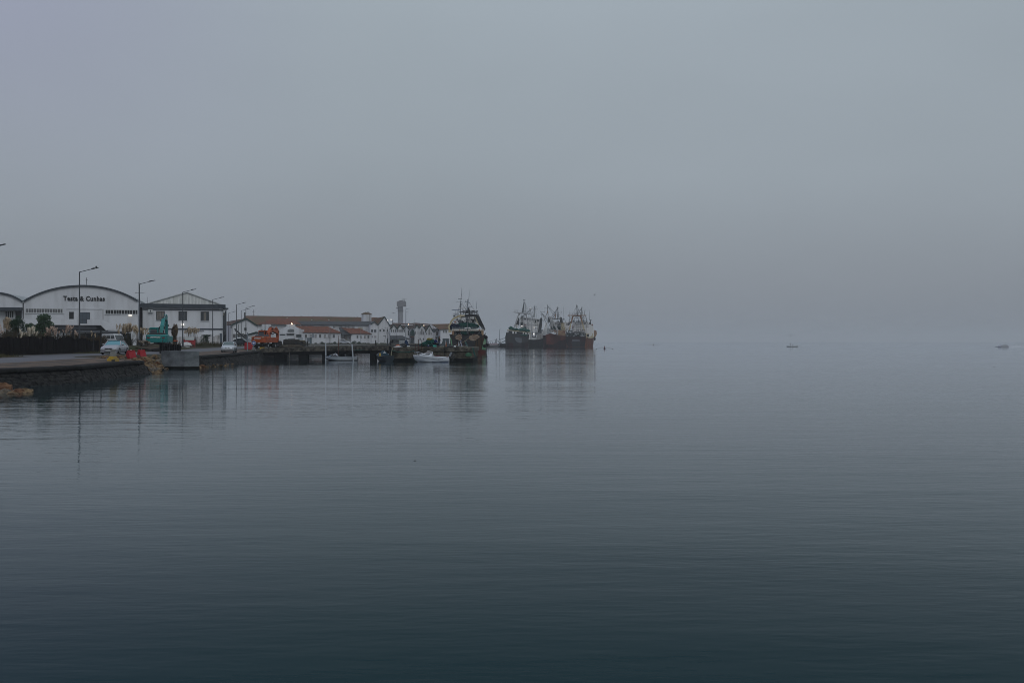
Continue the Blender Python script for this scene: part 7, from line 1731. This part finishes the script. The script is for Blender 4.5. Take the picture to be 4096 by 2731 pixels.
mast(tC, [(2309, 1262), (2308, 1236), (2307, 1218)], DC + 3, .28, [(2305, 2310, 1225, .1)]); mast(tC, [(2328, 1286), (2327.5, 1250), (2327, 1229)], DC + 12, .42, [(2313, 2343, 1241, .08), (2322, 2330, 1251, .08), (2325, 2329, 1230, .12)], m=mat('pale_ship_grey', (.3, .3, .3)))
for x, y0, y1 in ((2277, 1300, 1243), (2338, 1262, 1240), (2344, 1290, 1262), (2359, 1280, 1240), (2297, 1262, 1250)):
    b = MB(); b.tube(sp(x, y0, DC + 5), sp(x, y1, DC + 5), .12, .05); part(tC, b, 'whip_aerial', M_sgrey)
b = MB(); b.blob(sp(2379, 1355, DC + 20), (.5, .5, 1.0), 0, 10, 8, 0); part(tC, b, 'fender', M_tyre)
rail(tC, [(2262, 1320), (2343, 1321)], 10, DC - .3, n=14, m=M_dark)
b = MB(); spoly(b, [(2264, 1331), (2343, 1332), (2343, 1347), (2264, 1347)], DC + .4, .4); part(tC, b, 'dark_stern_deck', mat('deep_green_dark', (.010, .018, .018), .8, .3, 1))
b = MB(); g = random.Random(41)
for i in range(46):
    x = g.uniform(2264, 2342); y = g.uniform(1312, 1330); b.tube(sp(x, y, DC + .6), sp(x + g.uniform(-6, 6), y + g.uniform(5, 16), DC + .6), .09)
for i in range(22): b.box(sp(g.uniform(2264, 2342), g.uniform(1322, 1344), DC + .1), (g.uniform(.4, 1.2), .4, g.uniform(.3, .8)))
part(tC, b, 'winches_and_gear', M_sgrey)
b = MB()
for i in range(20): b.box(sp(g.uniform(2268, 2340), g.uniform(1334, 1345), DC - .1), (g.uniform(.2, .9), .2, g.uniform(.15, .4)))
part(tC, b, 'pale_deck_gear', mat('pale_ship_grey', (.3, .3, .3)))
b = MB()
for i in range(24): x = g.uniform(2286, 2350); b.tube(sp(x, g.uniform(1276, 1290), DC + 13), sp(x + g.uniform(-2, 2), 1288, DC + 13), .1)
for i in range(10): b.box(sp(g.uniform(2292, 2352), 1284, DC + 13), (.4, .3, g.uniform(.4, .9)))
for i in range(9): x = g.uniform(2296, 2334); b.tube(sp(x, 1264, DC + 8), sp(x, 1322, DC + 8), .05)
part(tC, b, 'rigging', M_sgrey)
b = MB()
for x in (2288, 2292): b.box(sp(x, 1308, DC + 6), (.35, .3, 1.5))
part(tC, b, 'red_reels', mat('dull_red', (.1, .02, .02)))

# deckhouse between the middle and right ships, stays and halyards
b = MB(); spoly(b, [(2262, 1287), (2281, 1287), (2283, 1318), (2262, 1322)], DB + 16, 5); part(tB, b, 'aft_deckhouse', M_swhite)
b = MB()
for x in (2266, 2273): spoly(b, [(x, 1291), (x + 4, 1291), (x + 4, 1301), (x, 1301)], DB + 15.8, .15)
part(tB, b, 'dark_doorways', M_dark)
for r_, d_, tops, y1, x0, x1 in ((tA, DA + 5, ((2096, 1205), (2140, 1224), (2121, 1240)), 1318, 2045, 2165), (tB, DB + 6, ((2190, 1222), (2231, 1232), (2168, 1254)), 1330, 2176, 2262), (tC, DC + 6, ((2307, 1222), (2327, 1233), (2344, 1266)), 1325, 2268, 2362)):
    b = MB(); g = random.Random(int(d_))
    for tx_, ty_ in tops:
        for k in range(7): b.tube(sp(tx_, ty_, d_), sp(g.uniform(x0, x1), g.uniform(1275, y1), d_ + g.uniform(-3, 6)), .045)
    part(r_, b, 'stays', M_sgrey)
b = MB(); g = random.Random(8)
for k in range(14): b.tube(sp(g.choice((1843, 1872, 1877)), g.uniform(1195, 1230), D1 + 4), sp(g.uniform(1815, 1930), g.uniform(1258, 1300), D1 + 4), .028)
part(t1, b, 'stays', M_sgrey)
# --- jetty left of the far trawlers, with a covered barge
fj = thing('far_jetty', 'low dark landing stage with posts and gangway left of the far trawlers', 'jetty', (PX(1985, 500), 500, 0))
b = MB(); b.bb(PX(1935, 500), PX(2024, 500), 500, 506, -.3, PZ(1374, 500)); part(fj, b, 'deck', M_under)
b = MB(); b.path([sp(1975, 1371, 499), sp(2022, 1350, 499)], .09); b.path([sp(1952, 1366, 499), sp(2022, 1351, 499)], .05); b.path([sp(1999, 1374, 499), sp(2024, 1361, 499)], .2); part(fj, b, 'gangway', M_sgrey)
for x, y in ((1951, 1364), (1954, 1366), (1983, 1359), (1987, 1353), (1962, 1368), (1970, 1368)):
    b = MB(); b.tube(sp(x, 1376, 499), sp(x, y, 499), .14 if x > 1980 else .09); part(fj, b, 'post', M_dark)
b = MB(); b.blob(sp(1999, 1366, 499), (.8, .5, .5), 3, 10, 6, .1); part(fj, b, 'white_drum', M_fwhite)
br = thing('covered_barge', 'low dark barge under a pinkish tarpaulin beside the landing stage', 'barge', (PX(1970, 485), 485, 0))
b = MB(); spoly(b, [(1946, 1387), (1993, 1388), (1995, 1379), (1946, 1380)], 485, 5); part(br, b, 'hull', M_sgrey)
b = MB(); spoly(b, [(1948, 1380), (1960, 1374), (1985, 1371), (1994, 1376), (1990, 1380)], 485.2, 4); part(br, b, 'tarpaulin', mat('pinkish_tarp', (.34, .29, .31), .8, .1, .8))

# --- rower, skiff, things in the fog on the right
rower_seat = {k: Vector(v) for k, v in sit.items()}
def rowing(label_p, label_b, px, d, rz, oar=True, grp=None):
    s_ = thing('rowing_boat', label_b, 'rowing boat', (PX(px, d), d, 0), rz, grp)
    st = [(-3.6, .02, .01, .02, .06, .22), (-2.4, .16, .12, -.05, .02, .20), (0, .30, .24, -.08, .0, .22), (2.4, .16, .12, -.05, .02, .20), (3.6, .02, .01, .02, .06, .22)]
    b = MB(); b.rings([[Vector((p.y, p.x, p.z)) for p in r_][::-1] for r_ in hull_rings(st)]); b.build('hull', mat('maroon_hull', (.07, .014, .022), .5, .1, 2), s_)
    b = MB(); b.path([(-.8, 0, .30), (.8, 0, .30)], .03); b.build('outrigger', M_steel, s_)
    if oar:
        for q_ in (-1, 1):
            b = MB(); b.tube((q_ * .25, -.35, .52), (q_ * 2.9, .15, .12), .03); b.box((q_ * 3.05, .17, .08), (.5, .03, .16)); b.build('oar', M_sgrey, s_)
    return s_
rb = rowing(None, 'slim maroon scull seen end-on with oars spread, right of the trawlers', 2418, 378, 0)
person('rower in pale pink top sitting in the scull', (PX(2418, 378), 378.15, -.12), 0, dict(sit, lwr=(.22, -.50, .72), rwr=(-.22, -.50, .72), lkn=(.12, -.45, .52), rkn=(-.12, -.45, .52), lan=(.1, -.8, .38), ran=(-.1, -.8, .38)), None, None, topm=mat('pink_top', (.30, .18, .22), .8, .1, 5), legm=mat('dark_trousers', (.01, .01, .01)))
M_fade = mat('fog_veiled_grey', (.40, .42, .44), .9, .08, 1)  # pale because the veil of fog is put into the colour
dF = 520
sk = thing('skiff', 'faint low skiff carrying two people in the fog at the right', 'skiff', (PX(3165, dF), dF, 0), 0)
st = [(-2.4, .3, .2, -.1, .1, .5), (0, .8, .6, -.15, .0, .42), (2.0, .5, .4, -.1, .05, .45), (3.6, .02, .01, .1, .2, .6)]
b = MB(); b.rings(hull_rings(st)); b.build('hull', M_fade, sk, smooth=True)
b = MB(); b.tube((2.0, 0, .5), (5.8, 0, .1), .04); b.build('fishing_pole', M_fade, sk)
person('faint figure standing in the foggy skiff', (PX(3161, dF), dF, .42), R(30), stand, None, None, topm=M_fade, legm=M_fade, hair=M_fade)
person('faint figure sitting in the foggy skiff', (PX(3172, dF), dF, .2), R(-60), sit, None, None, topm=M_fade, legm=M_fade, hair=M_fade)
dG = 480
hh = thing('boathouse', 'faint round-topped hut standing at the foggy right edge', 'hut', (PX(4019, dG), dG, 0))
M_haz = mat('fog_veiled_hut', (.37, .38, .42), .95, .05, 1)  # fog-like tone: haze over the hut is mixed into its colour
b = MB(); spoly(b, [(4003, 1389.5), (4003, 1385), (4008, 1380), (4014, 1378.5), (4026, 1379), (4034, 1384), (4036, 1389.5)], dG, 3); part(hh, b, 'shell', M_haz)
b = MB(); b.bb(PX(4012, dG), PX(4024, dG), dG - .06, dG, .2, 1.2); part(hh, b, 'door', M_fade)
b = MB(); rs = []
for k in range(12):
    x = PX(4020 + k * 14, dG); rs.append([Vector((x, dG - 1, -.3)), Vector((x, dG + 14, -.3)), Vector((x, dG + 8, .25 + .35 * math.sin(min(k, 5) / 5 * 1.57) + .05 * (k % 3))), Vector((x, dG + 2, .2 + .3 * math.sin(min(k, 5) / 5 * 1.57)))])
b.rings(rs); b.build('bank', M_fade, kind='structure', world='origin')
M_speck = mat('dark_speck', (.03, .028, .026), .9, .2, 3)
# dark specks on the water; the left one is a ripple mark modelled solid
for x, y, w_, lb in ((1660, 1842, .035, 'thin dark blob for a ripple mark on the open water left of centre'), (3976, 1467, .14, 'small dark speck on the water near the right edge')):
    d = H * F / (y - 1365.5); b = MB(); b.blob((PX(x, d), d, .004), (w_, w_ * .7, .006), 2, 10, 6, .2); b.build('water_speck', M_speck, label=lb, cat='water_speck')
r2 = rowing(None, 'faint second scull far off in the fog, right of the maroon one', 2614, 800, 0)
person('faint far rower barely seen in the fog', (PX(2614, 800), 800.1, -.12), 0, dict(sit, lwr=(.22, -.50, .72), rwr=(-.22, -.50, .72), lkn=(.12, -.45, .52), rkn=(-.12, -.45, .52), lan=(.1, -.8, .38), ran=(-.1, -.8, .38)), None, None, topm=M_fade, legm=M_fade)

# ================================================================== GULLS
M_gull = mat('gull_grey', (.10, .10, .11), .8, .1, 10)
def gull(flying=False):
    r = thing('gull', None, 'gull', (0, 0, 0))
    b = MB(); pr = [(.005, -.22), (.045, -.17), (.075, -.06), (.07, .05), (.045, .13), (.03, .17), (.042, .20), (.03, .235), (.005, .25)]
    rs = []
    for rr_, y in pr:
        z = .14 + max(0, y) * .55; rs.append([Vector((rr_ * math.cos(a_), -y, z + rr_ * math.sin(a_))) for a_ in [6.283 * k / 10 for k in range(10)]])
    b.rings(rs); b.tube((0, -.24, .275), (0, -.31, .26), .014, .004); b.build('body', M_gull, r, smooth=True)
    for s_ in (-1, 1):
        b = MB()
        if flying: b.slab([(s_ * .04, -.08, .17), (s_ * .35, -.10, .30), (s_ * .72, .06, .22), (s_ * .35, .06, .29), (s_ * .04, .08, .17)], .015)
        else: b.slab([(s_ * .07, -.08, .19), (s_ * .085, .05, .20), (s_ * .02, .30, .13), (s_ * .05, .10, .11)], .015)
        b.build('wing', M_gull, r)
        if not flying: b = MB(); b.tube((s_ * .03, 0, 0), (s_ * .03, 0, .09), .01); b.build('leg', M_gull, r)
    return r
gu = gull(); gu.location = PT(385, 1075, 110.2); gu.scale = (1.1, 1.1, 1.1); gu.rotation_euler.z = R(20); tag(gu, 'gull standing on the arm of the nearest street lamp', 'gull')
g = random.Random(6)
for i, u in enumerate((17, 31, 52, 77, 101, 107, 135, 154, 176, 194, 204, 215, 220.5, 226.5, 234, 244, 266, 280.5, 287, 296, 307, 317, 330)):
    o = copy_tree(gu); x = 1100 + u; dd = 495; o.location = Vector((PX(x, dd), dd, PZ(yr(x) + 3.5 * (x - 978) / 532, dd) + .02)); o.rotation_euler.z = g.uniform(0, 6.28); o.scale = (1.25, 1.25, 1.25)
    tag(o, 'small gull perched in the line along the mossy hall ridge', 'gull', 'gulls perched along the long hall ridge')
for x in (1463, 1470, 1475):
    o = copy_tree(gu); o.location = PT(x, 1249.5, 476); o.rotation_euler.z = g.uniform(0, 6.28); o.scale = (1.3, 1.3, 1.3); tag(o, 'gull on the cap of the white roof tower', 'gull', 'gulls on the tower cap')
gf = gull(True)
for i, (x, y, d, lb) in enumerate(((1573, 1254.5, 260, 'gull flying left of the foggy control tower'), (2378.5, 1181, 300, 'gull flying high above the rightmost far trawler'), (3162, 1345, 260, 'gull flying low above the foggy skiff'))):
    o = gf if i == 0 else copy_tree(gf); o.location = PT(x, y, d); o.rotation_euler = (0, R(8), R(30 + 50 * i)); tag(o, lb, 'gull')

# ================================================================== PLANTS AND FENCE
def fence_line(pts, z0s, hts, label, seed, m, slat=.045, posts=True):
    t = thing('reed_fence', label, 'fence', (pts[0].x, pts[0].y, z0s[0])); g = random.Random(seed)
    for i in range(len(pts) - 1):
        a_, c_ = pts[i], pts[i + 1]; L_ = (c_ - a_).length; n = int(L_ / .11); b = MB(); u = (c_ - a_).normalized(); ang = math.atan2(u.y, u.x)
        for k in range(n):
            f = (k + .5) / n; p = a_.lerp(c_, f); z0 = z0s[i] + (z0s[i + 1] - z0s[i]) * f; h = hts[i] + (hts[i + 1] - hts[i]) * f + g.uniform(-.14, .10) + .12 * math.sin(k * .13)
            b.box((p.x + g.uniform(-.02, .02), p.y, z0 + h / 2), (.105, .04, h), rz=ang)
        b.build('reed_panel', m, t, world=True)
        if posts:
            b = MB(); b.tube((a_.x, a_.y - .06, z0s[i]), (a_.x + g.uniform(-.1, .1), a_.y - .06, z0s[i] + hts[i] + g.uniform(-.1, .35)), .04); b.build('post', m, t, world=True)
M_reed = mat('dark_reed_screen', (.012, .010, .010), .95, .5, 3, .03, stretch=(4, 4, .3))
fp = [Vector((PX(-60, 88), 88, 0)), Vector((PX(0, 91), 91, 0)), Vector((PX(80, 94), 94, 0)), Vector((PX(170, 98), 98, 0)), Vector((PX(250, 103), 103, 0)), Vector((PX(312, 107), 107, 0)), Vector((PX(395, 113), 113, 0))]
fence_line(fp, [1.5, 1.52, 1.54, 1.55, 1.56, 1.58, 1.62], [1.45, 1.55, 1.60, 1.62, 1.70, 1.55, 1.25], 'long nearly black reed screen fence along the verge at the left', 3, M_reed)
for x, y0 in ((231, 1335), (254, 1331), (288, 1326), (293, 1322), (403, 1322), (373, 1330)):
    b = MB(); d = 108; b.tube(PT(x, 1400, d), PT(x + 1, y0, d), .07); b.build('fence_post', M_dark, label='dark timber post sticking up %s' % {231: 'first above the reed fence, left of the lamp', 254: 'second above the reed fence, left of the lamp', 288: 'just left of the nearest lamp pole', 293: 'thin, touching the nearest lamp pole', 403: 'behind the silver saloon roof', 373: 'left of the silver saloon, before the low shed'}[x], cat='post')

def pampas(px, d, py_top, label, plume_m, leaf_m, n=14, spread=1.1, seed=0, plume=.55, droop=.35, leafh=.62, upright=False):
    g = random.Random(seed); x0 = PX(px, d); zb = 1.6 + min(1, max(0, (d - 105) / 40)) * .3; h = PZ(py_top, d) - zb
    r = thing('pampas_plant', label, 'pampas', (x0, d, zb))
    b = MB()
    for i in range(int(170 * spread)):
        a_ = g.uniform(0, 6.283); hh_ = h * leafh * g.uniform(.55, 1.15); out = spread * g.uniform(.2, 1.1) * (.35 if upright else 1); bx, by = g.uniform(-.25, .25) * spread, g.uniform(-.25, .25) * spread
        pts = []
        for k in range(5):
            f = k / 4; pts.append(Vector((bx + math.cos(a_) * out * f ** 1.6, by + math.sin(a_) * out * f ** 1.6, hh_ * (f - .32 * f ** 3))))
        wd = Vector((-math.sin(a_), math.cos(a_), 0)) * .022; vs = []
        for k, p in enumerate(pts): q_ = wd * (1 - .8 * k / 4); vs += [p - q_, p + q_]
        b.add(vs, [(2 * k, 2 * k + 1, 2 * k + 3, 2 * k + 2) for k in range(4)])
    b.build('leaves', leaf_m, r)
    b = MB(); st_ = MB()
    for i in range(n):
        a_ = g.uniform(0, 6.283); o_ = spread * g.uniform(.05, .75) * (.5 if upright else 1); hh_ = h * g.uniform(.74, 1.0) * (1 - .12 * o_ / max(spread, .01)); pl = plume * g.uniform(.75, 1.2)
        base = Vector((math.cos(a_) * o_ * .3, math.sin(a_) * o_ * .3, 0)); tip0 = Vector((math.cos(a_) * o_, math.sin(a_) * o_, hh_ - pl * .6)); st_.tube(base, tip0, .012, .008, 4)
        dr = Vector((math.cos(a_), math.sin(a_), 0)) * droop * (g.uniform(.2, 1)) + Vector((.2 * droop, 0, 0))
        for k in range(270):
            f = g.random(); c_ = tip0 + Vector((0, 0, pl)) * f * (1 - .25 * f) + dr * pl * f * f
            wd = .20 * plume / .55 * math.sin(math.pi * min(.97, f * .85 + .12)) ** .8
            v = Vector((g.gauss(0, 1), g.gauss(0, 1), g.gauss(0, .6))).normalized() * wd * g.uniform(.3, 1)
            e1 = (v * .38 + Vector((0, 0, -.035)) + dr * .02); e2 = Vector((-v.y, v.x, 0)) * .13 + Vector((0, 0, .01))
            p = c_ + v * .5; b.add([p - e1 * .5 - e2, p - e1 * .5 + e2, p + e1 * .6], [(0, 1, 2)])
    st_.build('stems', leaf_m, r); b.build('plumes', plume_m, r)
    return r
P_cream = mat('cream_plume', (.74, .68, .56), .95, .12, 5, col2=(.56, .50, .40)); P_pink = mat('pinkish_plume', (.60, .46, .38), .95, .12, 5, col2=(.44, .33, .27))
P_tan = mat('tan_plume', (.56, .45, .32), .95, .12, 5, col2=(.38, .30, .20)); P_brn = mat('brown_reed', (.17, .12, .07), .95, .2, 5, col2=(.11, .075, .045))
L_grn = mat('dull_green_blade', (.036, .040, .022), .9, .3, 3, col2=(.05, .042, .025)); L_dry = mat('dry_blade', (.075, .060, .036), .95, .3, 3, col2=(.04, .038, .022))
pampas(28, 118, 1268, 'tall upright clump of tan reeds at the left edge of the view', P_tan, L_dry, 46, 1.25, 1, .75, .1, .8, True)
pampas(-8, 112, 1296, 'pinkish plumes cut off by the left frame edge', P_pink, L_dry, 12, .8, 2, .5)
pampas(80, 104, 1326, 'single low cream plume leaning left above the dark fence', P_cream, L_grn, 3, .35, 3, .55, .9)
pampas(84, 106, 1307, 'pair of cream plumes leaning left of the main cream bunch', P_cream, L_grn, 3, .45, 4, .55, .9)
pampas(124, 106, 1299, 'dense bunch of cream plumes in front of the green shrubs', P_cream, L_grn, 26, .9, 5, .60, .3)
pampas(205, 110, 1303, 'rosy bunch of plumes right of the taller green shrub', P_pink, L_grn, 30, 1.05, 6, .55, .3)
pampas(272, 116, 1294, 'pinkish mop of plumes just left of the nearest lamp pole', P_pink, L_dry, 22, .8, 7, .5, .4)
pampas(300, 112, 1318, 'small tuft of pale plumes touching the nearest lamp pole', P_pink, L_dry, 9, .4, 8, .45, .3)
pampas(371, 116, 1318, 'thin sparse plumes behind the left of the silver saloon', P_tan, L_dry, 6, .4, 9, .4, .3)
pampas(512, 138, 1290, 'biggest clump of golden plumes behind the silver saloon', P_tan, L_grn, 60, 1.9, 10, .85, .35)
pampas(557, 134, 1306, 'golden reeds bending at the foot of the second lamp', P_tan, L_dry, 26, 1.0, 11, .7, .6)
pampas(588, 142, 1312, 'few dry plumes left of the turquoise excavator cab', P_tan, L_dry, 12, .9, 12, .6, .8)
pampas(699, 148, 1298, 'dark brown upright reeds right of the turquoise excavator arm', P_brn, L_dry, 60, 1.0, 13, 1.2, .1, .9, True)
pampas(752, 176, 1306, 'left pale plumes rising above the stained garden wall', P_tan, L_grn, 22, 1.3, 14, .8, .3)
pampas(776, 178, 1307, 'right pale plumes rising above the stained garden wall', P_tan, L_grn, 24, 1.2, 15, .8, .3)

def shrub(name, px, d, py_top, w_, label, lm, tm, n=2600, seed=0, leaf=.16, clusters=14, z0=1.6, columnar=False, gap=.75):
    g = random.Random(seed); x0 = PX(px, d); h = PZ(py_top, d) - z0; r = thing(name, label, 'shrub', (x0, d, z0)); tr = MB(); b = MB()
    cl = []
    for i in range(clusters):
        f = g.uniform(.25, 1.0) ** .8; a_ = g.uniform(0, 6.283); o_ = w_ * g.uniform(.1, .85) * (1.15 - f * .55); c_ = Vector((math.cos(a_) * o_, math.sin(a_) * o_ * .7, h * f * .92)); cl.append((c_, g.uniform(.28, .50) * w_ * gap))
        mid = Vector((c_.x * .35, c_.y * .35, c_.z * .5)); tr.tube((0, 0, 0), mid, .045, .03, 5); tr.tube(mid, c_, .03, .012, 5)
    for i in range(n):
        c_, rr_ = g.choice(cl); v = Vector((g.gauss(0, 1), g.gauss(0, 1), g.gauss(0, 1.25))).normalized() * rr_ * g.uniform(.35, 1.05); p = c_ + v
        dirn = (v.normalized() + Vector((0, 0, .7)) + Vector((g.uniform(-.4, .4), g.uniform(-.4, .4), g.uniform(-.3, .3)))).normalized(); sd = dirn.cross(Vector((g.uniform(-1, 1), g.uniform(-1, 1), .2))).normalized() * leaf * .2
        b.add([p, p + dirn * leaf * .5 + sd, p + dirn * leaf, p + dirn * leaf * .5 - sd], [(0, 1, 2, 3)])
    tr.build('branches', tm, r); b.build('foliage', lm, r); return r
F_dk = mat('dark_leaf', (.022, .048, .030), .7, .35, 2.5, col2=(.036, .066, .032)); F_md = mat('green_leaf', (.040, .080, .048), .55, .35, 2.5, col2=(.070, .115, .060)); M_bark = mat('bark', (.035, .028, .020), .95, .3, 4)
M_br = mat('bramble_leaf', (.052, .044, .028), .9, .4, 2.0, col2=(.075, .052, .034))
shrub('shrub', 72, 118, 1266, 1.35, 'dark dense shrub between the tall reeds and the cream plumes', F_dk, M_bark, 5200, 1, .16, 26, 1.6)
shrub('shrub', 176, 114, 1255, 1.35, 'taller green shrub with long pointed leaves against the white hall', F_md, M_bark, 2600, 2, .26, 30, 1.6, gap=.5)
shrub('shrub', 120, 113, 1284, .9, 'lower leafy green branches left of the taller green shrub', F_md, M_bark, 1200, 3, .20, 10, 1.6, gap=.65)
shrub('shrub', 822, 186, 1343, 1.1, 'low green hedge tufts on top of the stained garden wall', F_dk, M_bark, 800, 4, .2, 10, 2.0)
for i, (px, d, top, w_, s_) in enumerate(((20, 101, 1334, 2.4, 11), (85, 105, 1343, 2.4, 12), (150, 107, 1340, 2.4, 13), (215, 109, 1341, 2.4, 14), (275, 111, 1345, 2.2, 15), (335, 113, 1347, 2.0, 16), (395, 117, 1349, 1.8, 17))):
    shrub('bramble_bush', px, d, top, w_, ['brown bramble at the far left above the fence', 'bramble below the lone cream plume', 'bramble below the cream plume bunch', 'bramble below the rosy plumes', 'bramble left of the nearest lamp pole', 'bramble right of the nearest lamp pole', 'bramble behind the silver saloon bonnet'][i], M_br, M_bark, 4600, s_, .12, 30, 1.5, gap=.55)
# grass: verge, weeds along the far quay, tufts by the wall
def grass(name, pts_fn, n, hgt, m, seed, w_=.02, kind='stuff'):
    g = random.Random(seed); b = MB()
    for i in range(n):
        x, y, z, k = pts_fn(g); a_ = g.uniform(0, 6.283); h = hgt * k * g.uniform(.4, 1.2); l_ = g.uniform(-.5, .5) * h; u = Vector((math.cos(a_), math.sin(a_), 0)) * w_
        p = Vector((x, y, z)); b.add([p - u, p + u, p + Vector((l_ * math.cos(a_ + 1), l_ * math.sin(a_ + 1), h))], [(0, 1, 2)])
    return b.build(name, m, kind=kind, world='origin')
def fverge(g):
    y = g.uniform(78, 150); s_ = g.uniform(10.2, 14.5); x = lerp(EDGE, y) - s_; return x, y, gz(x, y) - .01, g.choice((.5, 1, 1, 2.2))
grass('verge_grass', fverge, 15000, .12, mat('verge_blade', (.050, .052, .022), .9, .35, 1.0, col2=(.085, .070, .040)), 1)
def fwall(g):
    x = PX(g.uniform(770, 900), 180); y = g.uniform(168, 188); return x, y, 1.97, g.choice((1, 1.5, 2.5))
grass('weeds', fwall, 4000, .32, mat('weed_blade', (.040, .042, .020), .9, .3, 1.0, col2=(.06, .05, .03)), 2, .035)
def ffar(g):
    px = g.uniform(1215, 1640); d = g.uniform(395, 412); c = g.choice((1, 1, 1.6, 2.6)) if math.sin(px * .21) + math.sin(px * .083) > -.3 else .4; return PX(px, d), d, 1.72, c
grass('far_weeds', ffar, 9000, .26, mat('far_weed_blade', (.030, .045, .024), .9, .3, .5, col2=(.045, .05, .03)), 3, .10)
for i, (px, py, w_) in enumerate(((1290, 1370, 1.5), (1340, 1369, .9), (1417, 1367, 1.6), (1436, 1369, .8))):
    shrub('weed_bush', px, 400, py, w_, ['dark low bush before the seven-window shed', 'small weed clump near the far grey pole', 'dark bush right of the side-on silver saloon', 'small scruffy bush left of the thin pole'][i], F_dk, M_bark, 500, 60 + i, .3, 8, 1.6)
# earth bank and pale stones left of the excavator
b = MB(); b.blob(Vector((PX(560, 128), 128, 1.55)), (4.2, 2.2, .75), 91, 22, 8, .14); b.blob(Vector((PX(610, 130), 130, 1.55)), (2.4, 2.0, .9), 92, 18, 8, .14); b.build('earth_bank', M_earth, kind='structure', world='origin')
g = random.Random(77)
for i in range(22):
    x = g.uniform(556, 592); rock(PX(x, 127.5), 127.5 + g.uniform(-.4, .4), PZ(g.uniform(1366, 1373), 127.5), g.uniform(.35, .7), 1, 'pale broken stone on the earth bank left of the turquoise excavator', 'pale stones on the earth bank', i)
